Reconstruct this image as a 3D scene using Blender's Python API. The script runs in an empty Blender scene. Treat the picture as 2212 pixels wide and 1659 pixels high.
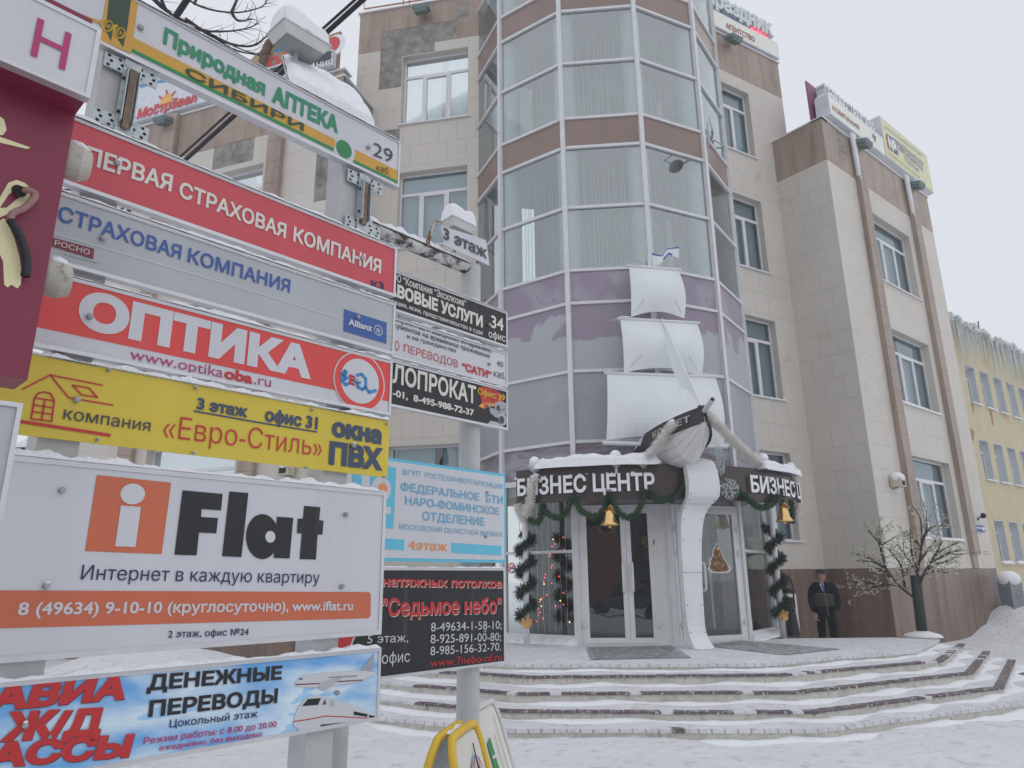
import bpy, math, random
import numpy as np
from math import sin, cos, tan, pi, radians, degrees, atan2, sqrt
from mathutils import Vector, Matrix
random.seed(7)
# ------------------------------------------------------------------ camera, world, sun
F, PIT, ROL, CAMH = 1524., radians(15.49), radians(-.575), 1.8
sc = bpy.context.scene
COL = sc.collection
cam = bpy.data.cameras.new('camera'); cam.sensor_width = 36; cam.lens = F/2212*36
cam.clip_end = 2000; cam.clip_start = .05
camo = bpy.data.objects.new('camera', cam); COL.objects.link(camo); sc.camera = camo
_r = Vector((1, 0, 0)); _u = Vector((0, -sin(PIT), cos(PIT))); _f = Vector((0, cos(PIT), sin(PIT)))
_R = _r*cos(ROL) + _u*sin(ROL); _U = -_r*sin(ROL) + _u*cos(ROL)
camo.matrix_world = Matrix(((_R.x, _U.x, -_f.x, 0), (_R.y, _U.y, -_f.y, 0), (_R.z, _U.z, -_f.z, CAMH), (0, 0, 0, 1)))
w = bpy.data.worlds.new('World'); sc.world = w; w.use_nodes = True
wt = w.node_tree; bg = wt.nodes['Background']
SUN_EL, SUN_AZ = radians(45), radians(130)      # azimuth measured clockwise from +Y
sky = wt.nodes.new('ShaderNodeTexSky'); sky.sky_type = 'NISHITA'; sky.sun_disc = False
sky.sun_elevation = SUN_EL; sky.sun_rotation = SUN_AZ; sky.dust_density = .5; sky.air_density = 1.0
mixn = wt.nodes.new('ShaderNodeMix'); mixn.data_type = 'RGBA'; mixn.inputs[0].default_value = .95
mixn.inputs[7].default_value = (6.95, 7.25, 7.75, 1)      # even cloud cover
wt.links.new(sky.outputs[0], mixn.inputs[6]); wt.links.new(mixn.outputs[2], bg.inputs[0])
bg.inputs[1].default_value = .1
sun = bpy.data.lights.new('sun', 'SUN'); sun.energy = .5; sun.angle = radians(165); sun.color = (1, .97, .93)
so = bpy.data.objects.new('sun', sun); COL.objects.link(so)
so.rotation_euler = (radians(90)-SUN_EL, 0, -SUN_AZ+pi)
sc.view_settings.view_transform = 'Standard'; sc.view_settings.look = 'None'
sc.view_settings.exposure = .16; sc.view_settings.gamma = 1; sc.view_settings.use_curve_mapping = False
sc.render.engine = 'CYCLES'
sc.cycles.max_bounces = 8; sc.cycles.transparent_max_bounces = 12
# ------------------------------------------------------------------ geometry helpers
def ray(x, y):
    a = (x-1106)/F; b = (829.5-y)/F; c, s = cos(ROL), sin(ROL)
    a, b = c*a-s*b, s*a+c*b
    return Vector((a, cos(PIT)-b*sin(PIT), sin(PIT)+b*cos(PIT)))
CAM = Vector((0, 0, CAMH))
def atz(x, y, z):
    d = ray(x, y); return CAM+d*((z-CAMH)/d.z)
def proj(v):
    v = Vector(v)-CAM; u = v.dot(_u); f = v.dot(_f); a, b = v.x/f, u/f; c, s = cos(ROL), sin(ROL)
    return (1106+(c*a+s*b)*F, 829.5-(-s*a+c*b)*F, f)
class Plane:
    """vertical plane through p0 running along azimuth az; n points towards the street"""
    def __init__(s, p0, az, side=None):
        s.p0 = Vector((p0[0], p0[1], 0)); s.e = Vector((sin(az), cos(az), 0)); s.n = Vector((cos(az), -sin(az), 0))
        if s.n.dot(-s.p0) < 0: s.n = -s.n
        s.az = az
    def P(s, x, y, off=0):
        d = ray(x, y); t = (s.n.dot(s.p0-CAM)+off)/s.n.dot(d); return CAM+d*t
    def W(s, u, z, off=0): return s.p0+s.e*u+s.n*off+Vector((0, 0, z))
    def uz(s, x, y, off=0):
        v = s.P(x, y, off); return (v-s.p0).dot(s.e), v.z
    def shifted(s, off): 
        q = Plane(s.p0+s.n*off, s.az); q.n = s.n; return q
class MB:
    def __init__(s): s.v = []; s.f = []; s.mi = []
    def quad(s, *p, mi=0):
        b = len(s.v); s.v += [tuple(q) for q in p]; s.f.append(tuple(range(b, b+len(p)))); s.mi.append(mi)
    def hexa(s, a, b, mi=0):   # a bottom ring 4 pts, b top ring 4 pts
        k = len(s.v); s.v += [tuple(q) for q in a]+[tuple(q) for q in b]
        fs = [(3, 2, 1, 0), (4, 5, 6, 7)]+[(i, (i+1) % 4, 4+(i+1) % 4, 4+i) for i in range(4)]
        s.f += [tuple(k+i for i in t) for t in fs]; s.mi += [mi]*6
    def pbox(s, pl, u0, u1, z0, z1, o0, o1, mi=0):
        s.hexa([pl.W(u0, z0, o0), pl.W(u1, z0, o0), pl.W(u1, z0, o1), pl.W(u0, z0, o1)],
               [pl.W(u0, z1, o0), pl.W(u1, z1, o0), pl.W(u1, z1, o1), pl.W(u0, z1, o1)], mi)
    def obox(s, c, ax, ay, az, mi=0):  # centre and half axes
        c = Vector(c); r = lambda i, j, k: c+ax*i+ay*j+az*k
        s.hexa([r(-1, -1, -1), r(1, -1, -1), r(1, 1, -1), r(-1, 1, -1)], [r(-1, -1, 1), r(1, -1, 1), r(1, 1, 1), r(-1, 1, 1)], mi)
    def box(s, x0, x1, y0, y1, z0, z1, mi=0):
        s.obox(((x0+x1)/2, (y0+y1)/2, (z0+z1)/2), Vector(((x1-x0)/2, 0, 0)), Vector((0, (y1-y0)/2, 0)), Vector((0, 0, (z1-z0)/2)), mi)
    def tube(s, pts, rad, n=8, cap=True, mi=0):
        pts = [Vector(p) for p in pts]; rads = rad if isinstance(rad, (list, tuple)) else [rad]*len(pts)
        k0 = len(s.v); up = Vector((0, 0, 1)); prev = None
        for i, p in enumerate(pts):
            d = (pts[min(i+1, len(pts)-1)]-pts[max(i-1, 0)]).normalized()
            if prev is None:
                a = d.cross(up if abs(d.z) < .95 else Vector((1, 0, 0))).normalized()
            else:
                a = (prev-d*prev.dot(d)).normalized()
            prev = a; b = d.cross(a)
            for j in range(n):
                t = 2*pi*j/n; s.v.append(tuple(p+(a*cos(t)+b*sin(t))*rads[i]))
        for i in range(len(pts)-1):
            for j in range(n):
                a = k0+i*n+j; b = k0+i*n+(j+1) % n
                s.f.append((a, b, b+n, a+n)); s.mi.append(mi)
        if cap:
            s.f.append(tuple(k0+n-1-j for j in range(n))); s.f.append(tuple(k0+(len(pts)-1)*n+j for j in range(n))); s.mi += [mi, mi]
    def lathe(s, base, prof, axis=Vector((0, 0, 1)), n=20, mi=0):
        axis = axis.normalized(); a = axis.cross(Vector((0, 0, 1)) if abs(axis.z) < .9 else Vector((1, 0, 0))).normalized(); b = axis.cross(a)
        k0 = len(s.v); base = Vector(base)
        for r, h in prof:
            for j in range(n):
                t = 2*pi*j/n; s.v.append(tuple(base+axis*h+(a*cos(t)+b*sin(t))*r))
        for i in range(len(prof)-1):
            for j in range(n):
                p = k0+i*n+j; q = k0+i*n+(j+1) % n
                s.f.append((p, q, q+n, p+n)); s.mi.append(mi)
        s.f.append(tuple(k0+n-1-j for j in range(n))); s.f.append(tuple(k0+(len(prof)-1)*n+j for j in range(n))); s.mi += [mi, mi]
    def sphere(s, c, r, n=10, m=7, sz=1, mi=0):
        s.lathe(Vector(c)-Vector((0, 0, r*sz)), [(max(.001, r*sin(pi*i/m)), r*sz*(1-cos(pi*i/m))) for i in range(m+1)], n=n, mi=mi)
    def build(s, name, mats, parent=None, smooth=False, **kw):
        me = bpy.data.meshes.new(name); me.from_pydata(s.v, [], s.f)
        if not isinstance(mats, (list, tuple)): mats = [mats]
        for m in mats: me.materials.append(m)
        if len(mats) > 1: me.polygons.foreach_set('material_index', s.mi)
        if smooth: me.polygons.foreach_set('use_smooth', [True]*len(s.f))
        me.update(); return link(name, me, parent, **kw)
def link(name, me, parent=None, **kw):
    o = bpy.data.objects.new(name, me); COL.objects.link(o)
    if parent: 
        o.parent = parent
        if parent.type == 'EMPTY' and parent.location.length > 0 and not kw.pop('local', False):
            o.location = -parent.location
    for k, v in kw.items(): o[k] = v
    return o
def thing(name, label, cat, loc=(0, 0, 0), group=None):
    o = bpy.data.objects.new(name, None); COL.objects.link(o); o.location = loc
    o.empty_display_size = .2; o['label'] = label; o['category'] = cat
    if group: o['group'] = group
    return o
def tag(o, label, cat, group=None):
    o['label'] = label; o['category'] = cat
    if group: o['group'] = group
    return o
def catmull(pts, k=6):
    pts = [Vector(p) for p in pts]; out = []
    P = [pts[0]*2-pts[1]]+pts+[pts[-1]*2-pts[-2]]
    for i in range(1, len(P)-2):
        for j in range(k):
            t = j/k; a, b, c, d = P[i-1:i+3]
            out.append(.5*((2*b)+(c-a)*t+(2*a-5*b+4*c-d)*t*t+(3*b-a-3*c+d)*t**3))
    out.append(pts[-1]); return out
# ------------------------------------------------------------------ materials
def lin(c): 
    c = c/255; return c/12.92 if c <= .04045 else ((c+.055)/1.055)**2.4
def col(r, g, b, k=1.): return (min(lin(r)*k, .93), min(lin(g)*k, .93), min(lin(b)*k, .93), 1)
def mat(name, c, rough=.6, metal=0, var=.08, scale=6., bump=0., bscale=40., spec=.5, streak=False, dirt=None, dscale=3, dlo=.55, dhi=.7):
    m = bpy.data.materials.new(name); m.use_nodes = True; t = m.node_tree; b = t.nodes['Principled BSDF']
    b.inputs['Roughness'].default_value = rough; b.inputs['Metallic'].default_value = metal
    b.inputs['Specular IOR Level'].default_value = spec
    geo = t.nodes.new('ShaderNodeNewGeometry'); mp = t.nodes.new('ShaderNodeMapping')
    t.links.new(geo.outputs['Position'], mp.inputs[0])
    if streak: mp.inputs['Scale'].default_value = (1, 1, .12)
    nz = t.nodes.new('ShaderNodeTexNoise'); nz.inputs['Scale'].default_value = scale; nz.inputs['Detail'].default_value = 5
    t.links.new(mp.outputs[0], nz.inputs[0])
    rp = t.nodes.new('ShaderNodeMapRange'); rp.inputs[1].default_value = .3; rp.inputs[2].default_value = .7
    rp.inputs[3].default_value = 1-var; rp.inputs[4].default_value = 1+var
    t.links.new(nz.outputs[0], rp.inputs[0])
    mul = t.nodes.new('ShaderNodeMix'); mul.data_type = 'RGBA'; mul.blend_type = 'MULTIPLY'; mul.inputs[0].default_value = 1
    mul.inputs[6].default_value = c; cmb = t.nodes.new('ShaderNodeCombineColor')
    for i in range(3): t.links.new(rp.outputs[0], cmb.inputs[i])
    t.links.new(cmb.outputs[0], mul.inputs[7]); last = mul.outputs[2]
    if dirt:
        n2 = t.nodes.new('ShaderNodeTexNoise'); n2.inputs['Scale'].default_value = dscale; n2.inputs['Detail'].default_value = 8; n2.inputs['Roughness'].default_value = .65
        t.links.new(mp.outputs[0], n2.inputs[0])
        r2 = t.nodes.new('ShaderNodeMapRange'); r2.inputs[1].default_value = dlo; r2.inputs[2].default_value = dhi
        t.links.new(n2.outputs[0], r2.inputs[0])
        mx = t.nodes.new('ShaderNodeMix'); mx.data_type = 'RGBA'; mx.inputs[7].default_value = dirt
        t.links.new(last, mx.inputs[6]); t.links.new(r2.outputs[0], mx.inputs[0]); last = mx.outputs[2]
    t.links.new(last, b.inputs['Base Color'])
    if bump:
        n3 = t.nodes.new('ShaderNodeTexNoise'); n3.inputs['Scale'].default_value = bscale; n3.inputs['Detail'].default_value = 6
        t.links.new(geo.outputs['Position'], n3.inputs[0])
        bp = t.nodes.new('ShaderNodeBump'); bp.inputs['Strength'].default_value = bump; bp.inputs['Distance'].default_value = .05
        t.links.new(n3.outputs[0], bp.inputs['Height']); t.links.new(bp.outputs[0], b.inputs['Normal'])
    return m
def glassmat(name, refl, tint, rough=.01):
    m = bpy.data.materials.new(name); m.use_nodes = True; t = m.node_tree; t.nodes.clear()
    out = t.nodes.new('ShaderNodeOutputMaterial'); mx = t.nodes.new('ShaderNodeMixShader')
    gl = t.nodes.new('ShaderNodeBsdfGlossy'); gl.inputs['Roughness'].default_value = rough; gl.inputs[0].default_value = (.93, .98, 1, 1)
    tr = t.nodes.new('ShaderNodeBsdfTransparent'); tr.inputs[0].default_value = tint
    lw = t.nodes.new('ShaderNodeLayerWeight'); lw.inputs[0].default_value = .35
    mr = t.nodes.new('ShaderNodeMapRange'); mr.inputs[3].default_value = refl; mr.inputs[4].default_value = min(1, refl+.6)
    t.links.new(lw.outputs['Fresnel'], mr.inputs[0]); t.links.new(mr.outputs[0], mx.inputs[0])
    geo = t.nodes.new('ShaderNodeNewGeometry'); n3 = t.nodes.new('ShaderNodeTexNoise'); n3.inputs['Scale'].default_value = .8
    t.links.new(geo.outputs['Position'], n3.inputs[0]); bp = t.nodes.new('ShaderNodeBump'); bp.inputs['Strength'].default_value = .03; bp.inputs['Distance'].default_value = .3
    t.links.new(n3.outputs[0], bp.inputs['Height']); t.links.new(bp.outputs[0], gl.inputs['Normal'])
    t.links.new(tr.outputs[0], mx.inputs[1]); t.links.new(gl.outputs[0], mx.inputs[2]); t.links.new(mx.outputs[0], out.inputs[0])
    return m
def emit(name, c, s):
    m = bpy.data.materials.new(name); m.use_nodes = True; t = m.node_tree; b = t.nodes['Principled BSDF']
    b.inputs['Base Color'].default_value = c; b.inputs['Emission Color'].default_value = c; b.inputs['Emission Strength'].default_value = s
    return m
K = 1.18
def vinyl(name, r, g, b, k=K, **kw): 
    kw.setdefault('rough', .42); kw.setdefault('var', .06); kw.setdefault('scale', 2.2); kw.setdefault('streak', True); kw.setdefault('bump', .03); kw.setdefault('bscale', 5); kw.setdefault('dirt', (.3, .29, .27, 1)); kw.setdefault('dscale', 5); kw.setdefault('dlo', .62); kw.setdefault('dhi', 1.3)
    return mat(name, col(r, g, b, k), **kw)
M = {}
M['snow'] = mat('snow', (.86, .87, .9, 1), .9, var=.04, bump=.6, bscale=14, spec=.2)
M['snow_fine'] = mat('snow_fine', (.88, .89, .92, 1), .9, var=.03, bump=.35, bscale=60, spec=.2)
M['tile'] = mat('beige_tile', col(196, 190, 181, 1.08), .5, var=.05, scale=.5, bump=.05, bscale=8, dirt=col(150, 138, 120, 1.1), dscale=1.2, dlo=.62, dhi=.85)
M['joint'] = mat('joint_mortar', (.36, .345, .32, 1), .9, var=.2)
M['brown'] = mat('brown_stone_tile', col(150, 133, 120, 1.12), .45, var=.16, scale=2.5, streak=True, bump=.04, dirt=col(118, 99, 84, 1.1), dscale=4, dlo=.5, dhi=.8)
M['plinth'] = mat('plinth_stone', col(116, 96, 84, 1.15), .4, var=.2, scale=5, streak=True, dirt=col(84, 66, 55, 1.2), dscale=1.6, dlo=.45, dhi=.62)
M['bare'] = mat('bare_concrete', col(138, 135, 130, 1.15), .9, var=.2, scale=5, bump=.4, bscale=12, dirt=col(92, 89, 84, 1.1), dscale=3, dlo=.45, dhi=.72)
M['white_frame'] = mat('white_frame', (.72, .72, .73, 1), .4, var=.04)
M['mull'] = mat('mullion_white', (.66, .66, .67, 1), .4, var=.05)
M['blind'] = mat('window_blind', (.36, .44, .48, 1), .8, var=.12, scale=1.5, streak=True)
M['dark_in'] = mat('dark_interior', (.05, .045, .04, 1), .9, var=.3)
M['room'] = mat('room_wall', (.5, .5, .48, 1), .9, var=.1, scale=1)
M['glass'] = glassmat('office_glass', .09, (.75, .82, .84, 1))
M['tglass'] = glassmat('tower_glass', .26, (.62, .72, .72, 1))
M['cglass'] = glassmat('shop_glass', .1, (.8, .85, .83, 1))
M['alu'] = mat('aluminium_trim', (.62, .62, .64, 1), .35, metal=.5, var=.05)
M['post'] = mat('painted_post', col(170, 172, 172, 1.25), .5, var=.06, dirt=(.2, .15, .1, 1), dscale=7, dlo=.68, dhi=.8)
M['galv'] = mat('galvanised_steel', (.45, .5, .51, 1), .45, metal=.5, var=.15, scale=30)
M['wood'] = mat('weathered_wood', (.22, .16, .12, 1), .8, var=.3, scale=20)
M['cable'] = mat('black_cable', (.012, .012, .02, 1), .5, var=.1)
M['bark'] = mat('tree_bark', (.05, .04, .045, 1), .9, var=.3, scale=20)
M['hole'] = mat('bolt_hole', (.02, .02, .02, 1), .9)
M['bolt'] = mat('grey_bolt', (.35, .36, .38, 1), .5, metal=.2, var=.1)
def mural(name, base, c2, c3, sc1, stretch, lo, hi):
    m = mat(name, base, .35, var=.06, scale=1, spec=.5); t = m.node_tree; b = t.nodes['Principled BSDF']
    geo = t.nodes.new('ShaderNodeNewGeometry'); mp = t.nodes.new('ShaderNodeMapping'); mp.inputs['Scale'].default_value = stretch
    t.links.new(geo.outputs['Position'], mp.inputs[0]); n = t.nodes.new('ShaderNodeTexNoise'); n.inputs['Scale'].default_value = sc1
    n.inputs['Detail'].default_value = 7; n.inputs['Distortion'].default_value = .4; t.links.new(mp.outputs[0], n.inputs[0])
    cr = t.nodes.new('ShaderNodeValToRGB'); e = cr.color_ramp.elements
    e[0].position = lo; e[0].color = base; e[1].position = hi; e[1].color = c2; e2 = e.new((lo+hi)/2+.12); e2.color = c3
    t.links.new(n.outputs[0], cr.inputs[0]); t.links.new(cr.outputs[0], b.inputs['Base Color']); return m
PUR = col(144, 133, 148, 1.0); GRY = col(165, 168, 175, 1.05)
M['mur_sky'] = mural('mural_purple_sky', PUR, col(158, 150, 162, 1.05), PUR, 1.2, (1, 1, 1), .45, .6)
def cloudmat():
    m = mat('mural_clouds', PUR, .35, var=.05); t = m.node_tree; b = t.nodes['Principled BSDF']
    geo = t.nodes.new('ShaderNodeNewGeometry'); sep = t.nodes.new('ShaderNodeSeparateXYZ'); t.links.new(geo.outputs['Position'], sep.inputs[0])
    n = t.nodes.new('ShaderNodeTexNoise'); n.inputs['Scale'].default_value = 1.5; n.inputs['Detail'].default_value = 6; t.links.new(geo.outputs['Position'], n.inputs[0])
    mm = t.nodes.new('ShaderNodeMath'); mm.operation = 'MULTIPLY_ADD'; mm.inputs[1].default_value = 2.6; t.links.new(n.outputs[0], mm.inputs[0]); t.links.new(sep.outputs[2], mm.inputs[2])
    mr = t.nodes.new('ShaderNodeMapRange'); mr.inputs[1].default_value = 8.62; mr.inputs[2].default_value = 8.72; t.links.new(mm.outputs[0], mr.inputs[0])
    mx = t.nodes.new('ShaderNodeMix'); mx.data_type = 'RGBA'; mx.inputs[6].default_value = GRY; mx.inputs[7].default_value = PUR
    t.links.new(mr.outputs[0], mx.inputs[0]); t.links.new(mx.outputs[2], b.inputs['Base Color']); return m
M['mur_cloud'] = cloudmat()
M['mur_grey'] = mural('mural_grey_sky', col(150, 153, 160), col(172, 175, 182), col(160, 162, 168), .9, (1, 1, 1), .35, .7)
M['mur_sea'] = mural('mural_sea', col(150, 150, 158), col(110, 88, 98), col(158, 156, 164), 1.6, (1, 1, 4), .42, .66)
M['spandrel'] = mat('brown_spandrel', col(128, 108, 100, 1.15), .3, var=.1, scale=.7)
# ------------------------------------------------------------------ text and flat print
_cap = {}
_glyph = {}
from mathutils.geometry import delaunay_2d_cdt
def _glyphs(s, bold):
    """outline loops of one line of text, thickened by bold, filled by winding number"""
    cu = bpy.data.curves.new('t', 'FONT'); cu.body = s; cu.size = 1; cu.resolution_u = 4; cu.fill_mode = 'NONE'
    o = bpy.data.objects.new('t', cu); COL.objects.link(o)
    dg = bpy.context.evaluated_depsgraph_get(); me = bpy.data.meshes.new_from_object(o.evaluated_get(dg))
    co = [tuple(v.co[:2]) for v in me.vertices]; nx = {}
    for e in me.edges:
        p, q = e.vertices; nx.setdefault(p, []).append(q); nx.setdefault(q, []).append(p)
    bpy.data.objects.remove(o); bpy.data.curves.remove(cu); bpy.data.meshes.remove(me)
    seen = set(); loops = []
    for i in range(len(co)):
        if i in seen or i not in nx: continue
        L = [i]; seen.add(i); c = i+1 if i+1 in nx[i] else nx[i][0]
        while c not in seen:
            seen.add(c); L.append(c); n = [k for k in nx[c] if k not in seen]
            if not n: break
            c = n[0]
        P = [co[k] for k in L]; Q = [p for j, p in enumerate(P) if math.dist(p, P[j-1]) > 1e-5]
        if len(Q) > 2: loops.append(Q)
    if not loops: return [], []
    if bold:
        area2 = lambda L: sum(a[0]*b[1]-b[0]*a[1] for a, b in zip(L, L[1:]+L[:1]))
        bx_ = sorted([(min(p[0] for p in L), max(p[0] for p in L), L) for L in loops], key=lambda t: t[0]); gr = []
        for b in bx_:
            if gr and b[0] < gr[-1][1]-.01: gr[-1][1] = max(gr[-1][1], b[1]); gr[-1][2].append(b[2])
            else: gr.append([b[0], b[1], [b[2]]])
        sg_ = {}
        for _, _, Ls in gr:
            big = max(Ls, key=lambda L: abs(area2(L))); k_ = 1 if area2(big) < 0 else -1
            for L in Ls: sg_[id(L)] = k_
        out = []; bold0 = bold
        for P in loops:
            bold = bold0*sg_[id(P)]
            n = len(P); Q = []
            for i in range(n):
                a, b, c = P[i-1], P[i], P[(i+1) % n]; l1 = math.dist(a, b) or 1; l2 = math.dist(b, c) or 1
                n1 = (-(b[1]-a[1])/l1, (b[0]-a[0])/l1); n2 = (-(c[1]-b[1])/l2, (c[0]-b[0])/l2)
                m = (n1[0]+n2[0], n1[1]+n2[1]); k = m[0]*m[0]+m[1]*m[1]; k = 2/k if k > .35 else 2/.35
                Q.append((b[0]+m[0]*bold*k, b[1]+m[1]*bold*k))
            out.append(Q)
        loops = out
    # group loops by x overlap so that each triangulation stays small
    box = sorted([(min(p[0] for p in L), max(p[0] for p in L), L) for L in loops], key=lambda t: t[0]); groups = []
    for b in box:
        if groups and b[0] < groups[-1][1]: groups[-1][1] = max(groups[-1][1], b[1]); groups[-1][2].append(b[2])
        else: groups.append([b[0], b[1], [b[2]]])
    V_, F_o = [], []
    for _, _, Ls in groups:
        vs, es = [], []
        for L in Ls:
            k = len(vs); vs += [Vector(p) for p in L]; es += [(k+i, k+(i+1) % len(L)) for i in range(len(L))]
        r = delaunay_2d_cdt(vs, es, [], 0, 1e-6); vo = np.array([tuple(v) for v in r[0]]); fo = r[2]
        if not len(fo): continue
        cen = np.array([vo[list(f)].mean(0) for f in fo]); wn = np.zeros(len(fo))
        for L in Ls:
            A = np.array(L); B = np.roll(A, -1, 0)
            for (x0, y0), (x1, y1) in zip(A, B):
                isl = (x1-x0)*(cen[:, 1]-y0)-(cen[:, 0]-x0)*(y1-y0)
                wn += ((y0 <= cen[:, 1]) & (y1 > cen[:, 1]) & (isl > 0)); wn -= ((y0 > cen[:, 1]) & (y1 <= cen[:, 1]) & (isl < 0))
        k = len(V_); V_ += [(x, y, 0.) for x, y in vo]; used = [f for f, w_ in zip(fo, wn) if w_ != 0]
        for f in used:
            p, q, t = (vo[i] for i in f[:3]); ar = (q[0]-p[0])*(t[1]-p[1])-(t[0]-p[0])*(q[1]-p[1])
            f = list(f) if ar > 0 else list(f)[::-1]; F_o.append(tuple(k+i for i in f))
    us = sorted({i for f in F_o for i in f}); mp = {o_: n_ for n_, o_ in enumerate(us)}
    return [V_[i] for i in us], [tuple(mp[i] for i in f) for f in F_o]
def textdata(s, bold=0., shear=0., extrude=0., bevel=0.):
    key = (s, bold)
    if key not in _glyph: _glyph[key] = _glyphs(s, bold)
    v, f = _glyph[key]
    return [(x+shear*y, y, z) for x, y, z in v], list(f)
def refh(kind, bold=0):
    key = (kind, bold)
    if key not in _cap:
        v, _ = textdata('Н' if kind == 'cap' else 'н', bold); _cap[key] = max(q[1] for q in v)
    return _cap[key]
def text(parent, pl, s, p0, p1, pt, mt, bold=0., ref='cap', off=.004, shear=0., name='lettering', extrude=0., shadow=None):
    """baseline left / baseline right / a point on the cap (or x-height) line, all as they stand on plane pl"""
    v, f = textdata(s, bold, shear, extrude); h = refh(ref, bold)
    A = pl.P(*p0, off); B = pl.P(*p1, off); T = pl.P(*pt, off)
    x0 = min(q[0] for q in v); x1 = max(q[0] for q in v); ex = (B-A)/(x1-x0)
    t = (T-A).dot(B-A)/(B-A).length_squared; hz = (T.z-(A.z+(B.z-A.z)*t))/h
    if shadow:
        mb = MB(); mb.v = [tuple(A+ex*(q[0]-x0)+Vector((0, 0, hz*q[1]))-pl.n*.0008+shadow[0]) for q in v]; mb.f = f; mb.mi = [0]*len(f)
        mb.build('lettering_shadow', shadow[1], parent)
    mb = MB(); mb.v = [tuple(A+ex*(q[0]-x0)+Vector((0, 0, hz*q[1]))+pl.n*(q[2] if extrude else 0)) for q in v]; mb.f = f; mb.mi = [0]*len(f)
    return mb.build(name, mt, parent)
def poly(parent, pl, pts, mt, name='print', off=.002, thick=0):
    mb = MB(); q = [pl.P(x, y, off) for x, y in pts]
    if thick: 
        mb.quad(*q); r = [p-pl.n*thick for p in q]; mb.quad(*r[::-1])
        for i in range(len(q)): mb.quad(q[i], q[(i+1) % len(q)], r[(i+1) % len(q)], r[i])
    else: mb.quad(*q)
    return mb.build(name, mt, parent)
def disc(parent, pl, c, r, mt, off=.003, r2=0, name='print', n=40, sx=1):
    C = pl.P(*c, off); mb = MB()
    ring = [C+pl.e*(cos(2*pi*i/n)*r*sx)+Vector((0, 0, sin(2*pi*i/n)*r)) for i in range(n)]
    if r2:
        rin = [C+pl.e*(cos(2*pi*i/n)*r2*sx)+Vector((0, 0, sin(2*pi*i/n)*r2)) for i in range(n)]
        for i in range(n): mb.quad(ring[i], ring[(i+1) % n], rin[(i+1) % n], rin[i])
    else: mb.quad(*ring)
    return mb.build(name, mt, parent)
def strokes(parent, pl, lines, w, mt, off=.003, name='print'):
    mb = MB()
    for ln in lines:
        q = [pl.P(x, y, off) for x, y in ln]
        for a, b in zip(q, q[1:]):
            d = (b-a).normalized(); s = d.cross(pl.n)*w/2; e = d*w*.3; mb.quad(a-s-e, b-s+e, b+s+e, a+s-e)
    return mb.build(name, mt, parent)
def ridge(parent, A, B, depth, h, nrm, name='snow_cap', seed=0, m=None, seg=.03):
    """lumpy snow lying on a ledge from A to B, depth along nrm"""
    rnd = random.Random(seed); L = (B-A).length; n = max(4, int(L/seg)); e = (B-A)/n; mb = MB(); prof = []
    ph = [rnd.uniform(0, 6) for _ in range(6)]
    for i in range(n+1):
        x = i/n*L; t = .55+.25*sin(x*7/max(seg*10, .01)*.1+ph[0])+.2*sin(x*23+ph[1])+.2*sin(x*53+ph[2])+rnd.uniform(-.12, .12)
        t = max(.12, t)*min(1, (min(i, n-i)+.5)/1.5); hh = h*t; p = A+e*i
        prof.append([p+nrm*depth*(.5+.08*t), p+nrm*depth*.5+Vector((0, 0, hh*.75)), p+nrm*depth*.12+Vector((0, 0, hh)), p-nrm*depth*.35+Vector((0, 0, hh*.8)), p-nrm*depth*.5])
    for i in range(n):
        for j in range(4): mb.quad(prof[i][j], prof[i+1][j], prof[i+1][j+1], prof[i][j+1])
    mb.quad(*prof[0]); mb.quad(*prof[-1][::-1])
    return mb.build(name, m or M['snow_fine'], parent, smooth=True)
def fuzz(path, R, dens, L, W, seed=0, jitter=.3, bias=None):
    """needle-covered rope as loose triangles"""
    rnd = random.Random(seed); mb = MB(); path = [Vector(p) for p in path]
    for a, b in zip(path, path[1:]):
        d = (b-a); l = d.length
        if l < 1e-5: continue
        dn = d/l; s = dn.cross(Vector((0, 0, 1)));
        if s.length < .1: s = Vector((1, 0, 0))
        s.normalize(); t = dn.cross(s)
        for _ in range(max(1, int(dens*l))):
            th = rnd.uniform(0, 2*pi); o = s*cos(th)+t*sin(th); p = a+d*rnd.random()+o*R*.2
            q = p+(o+dn*rnd.uniform(-.6, .6)).normalized()*L*rnd.uniform(.6, 1.2)
            wv = dn.cross(o).normalized()*W
            if rnd.random() < .5: wv = dn*W
            mb.quad(p-wv, p+wv, q+wv*.4, q-wv*.4)
    return mb
exec_parts = []
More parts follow.
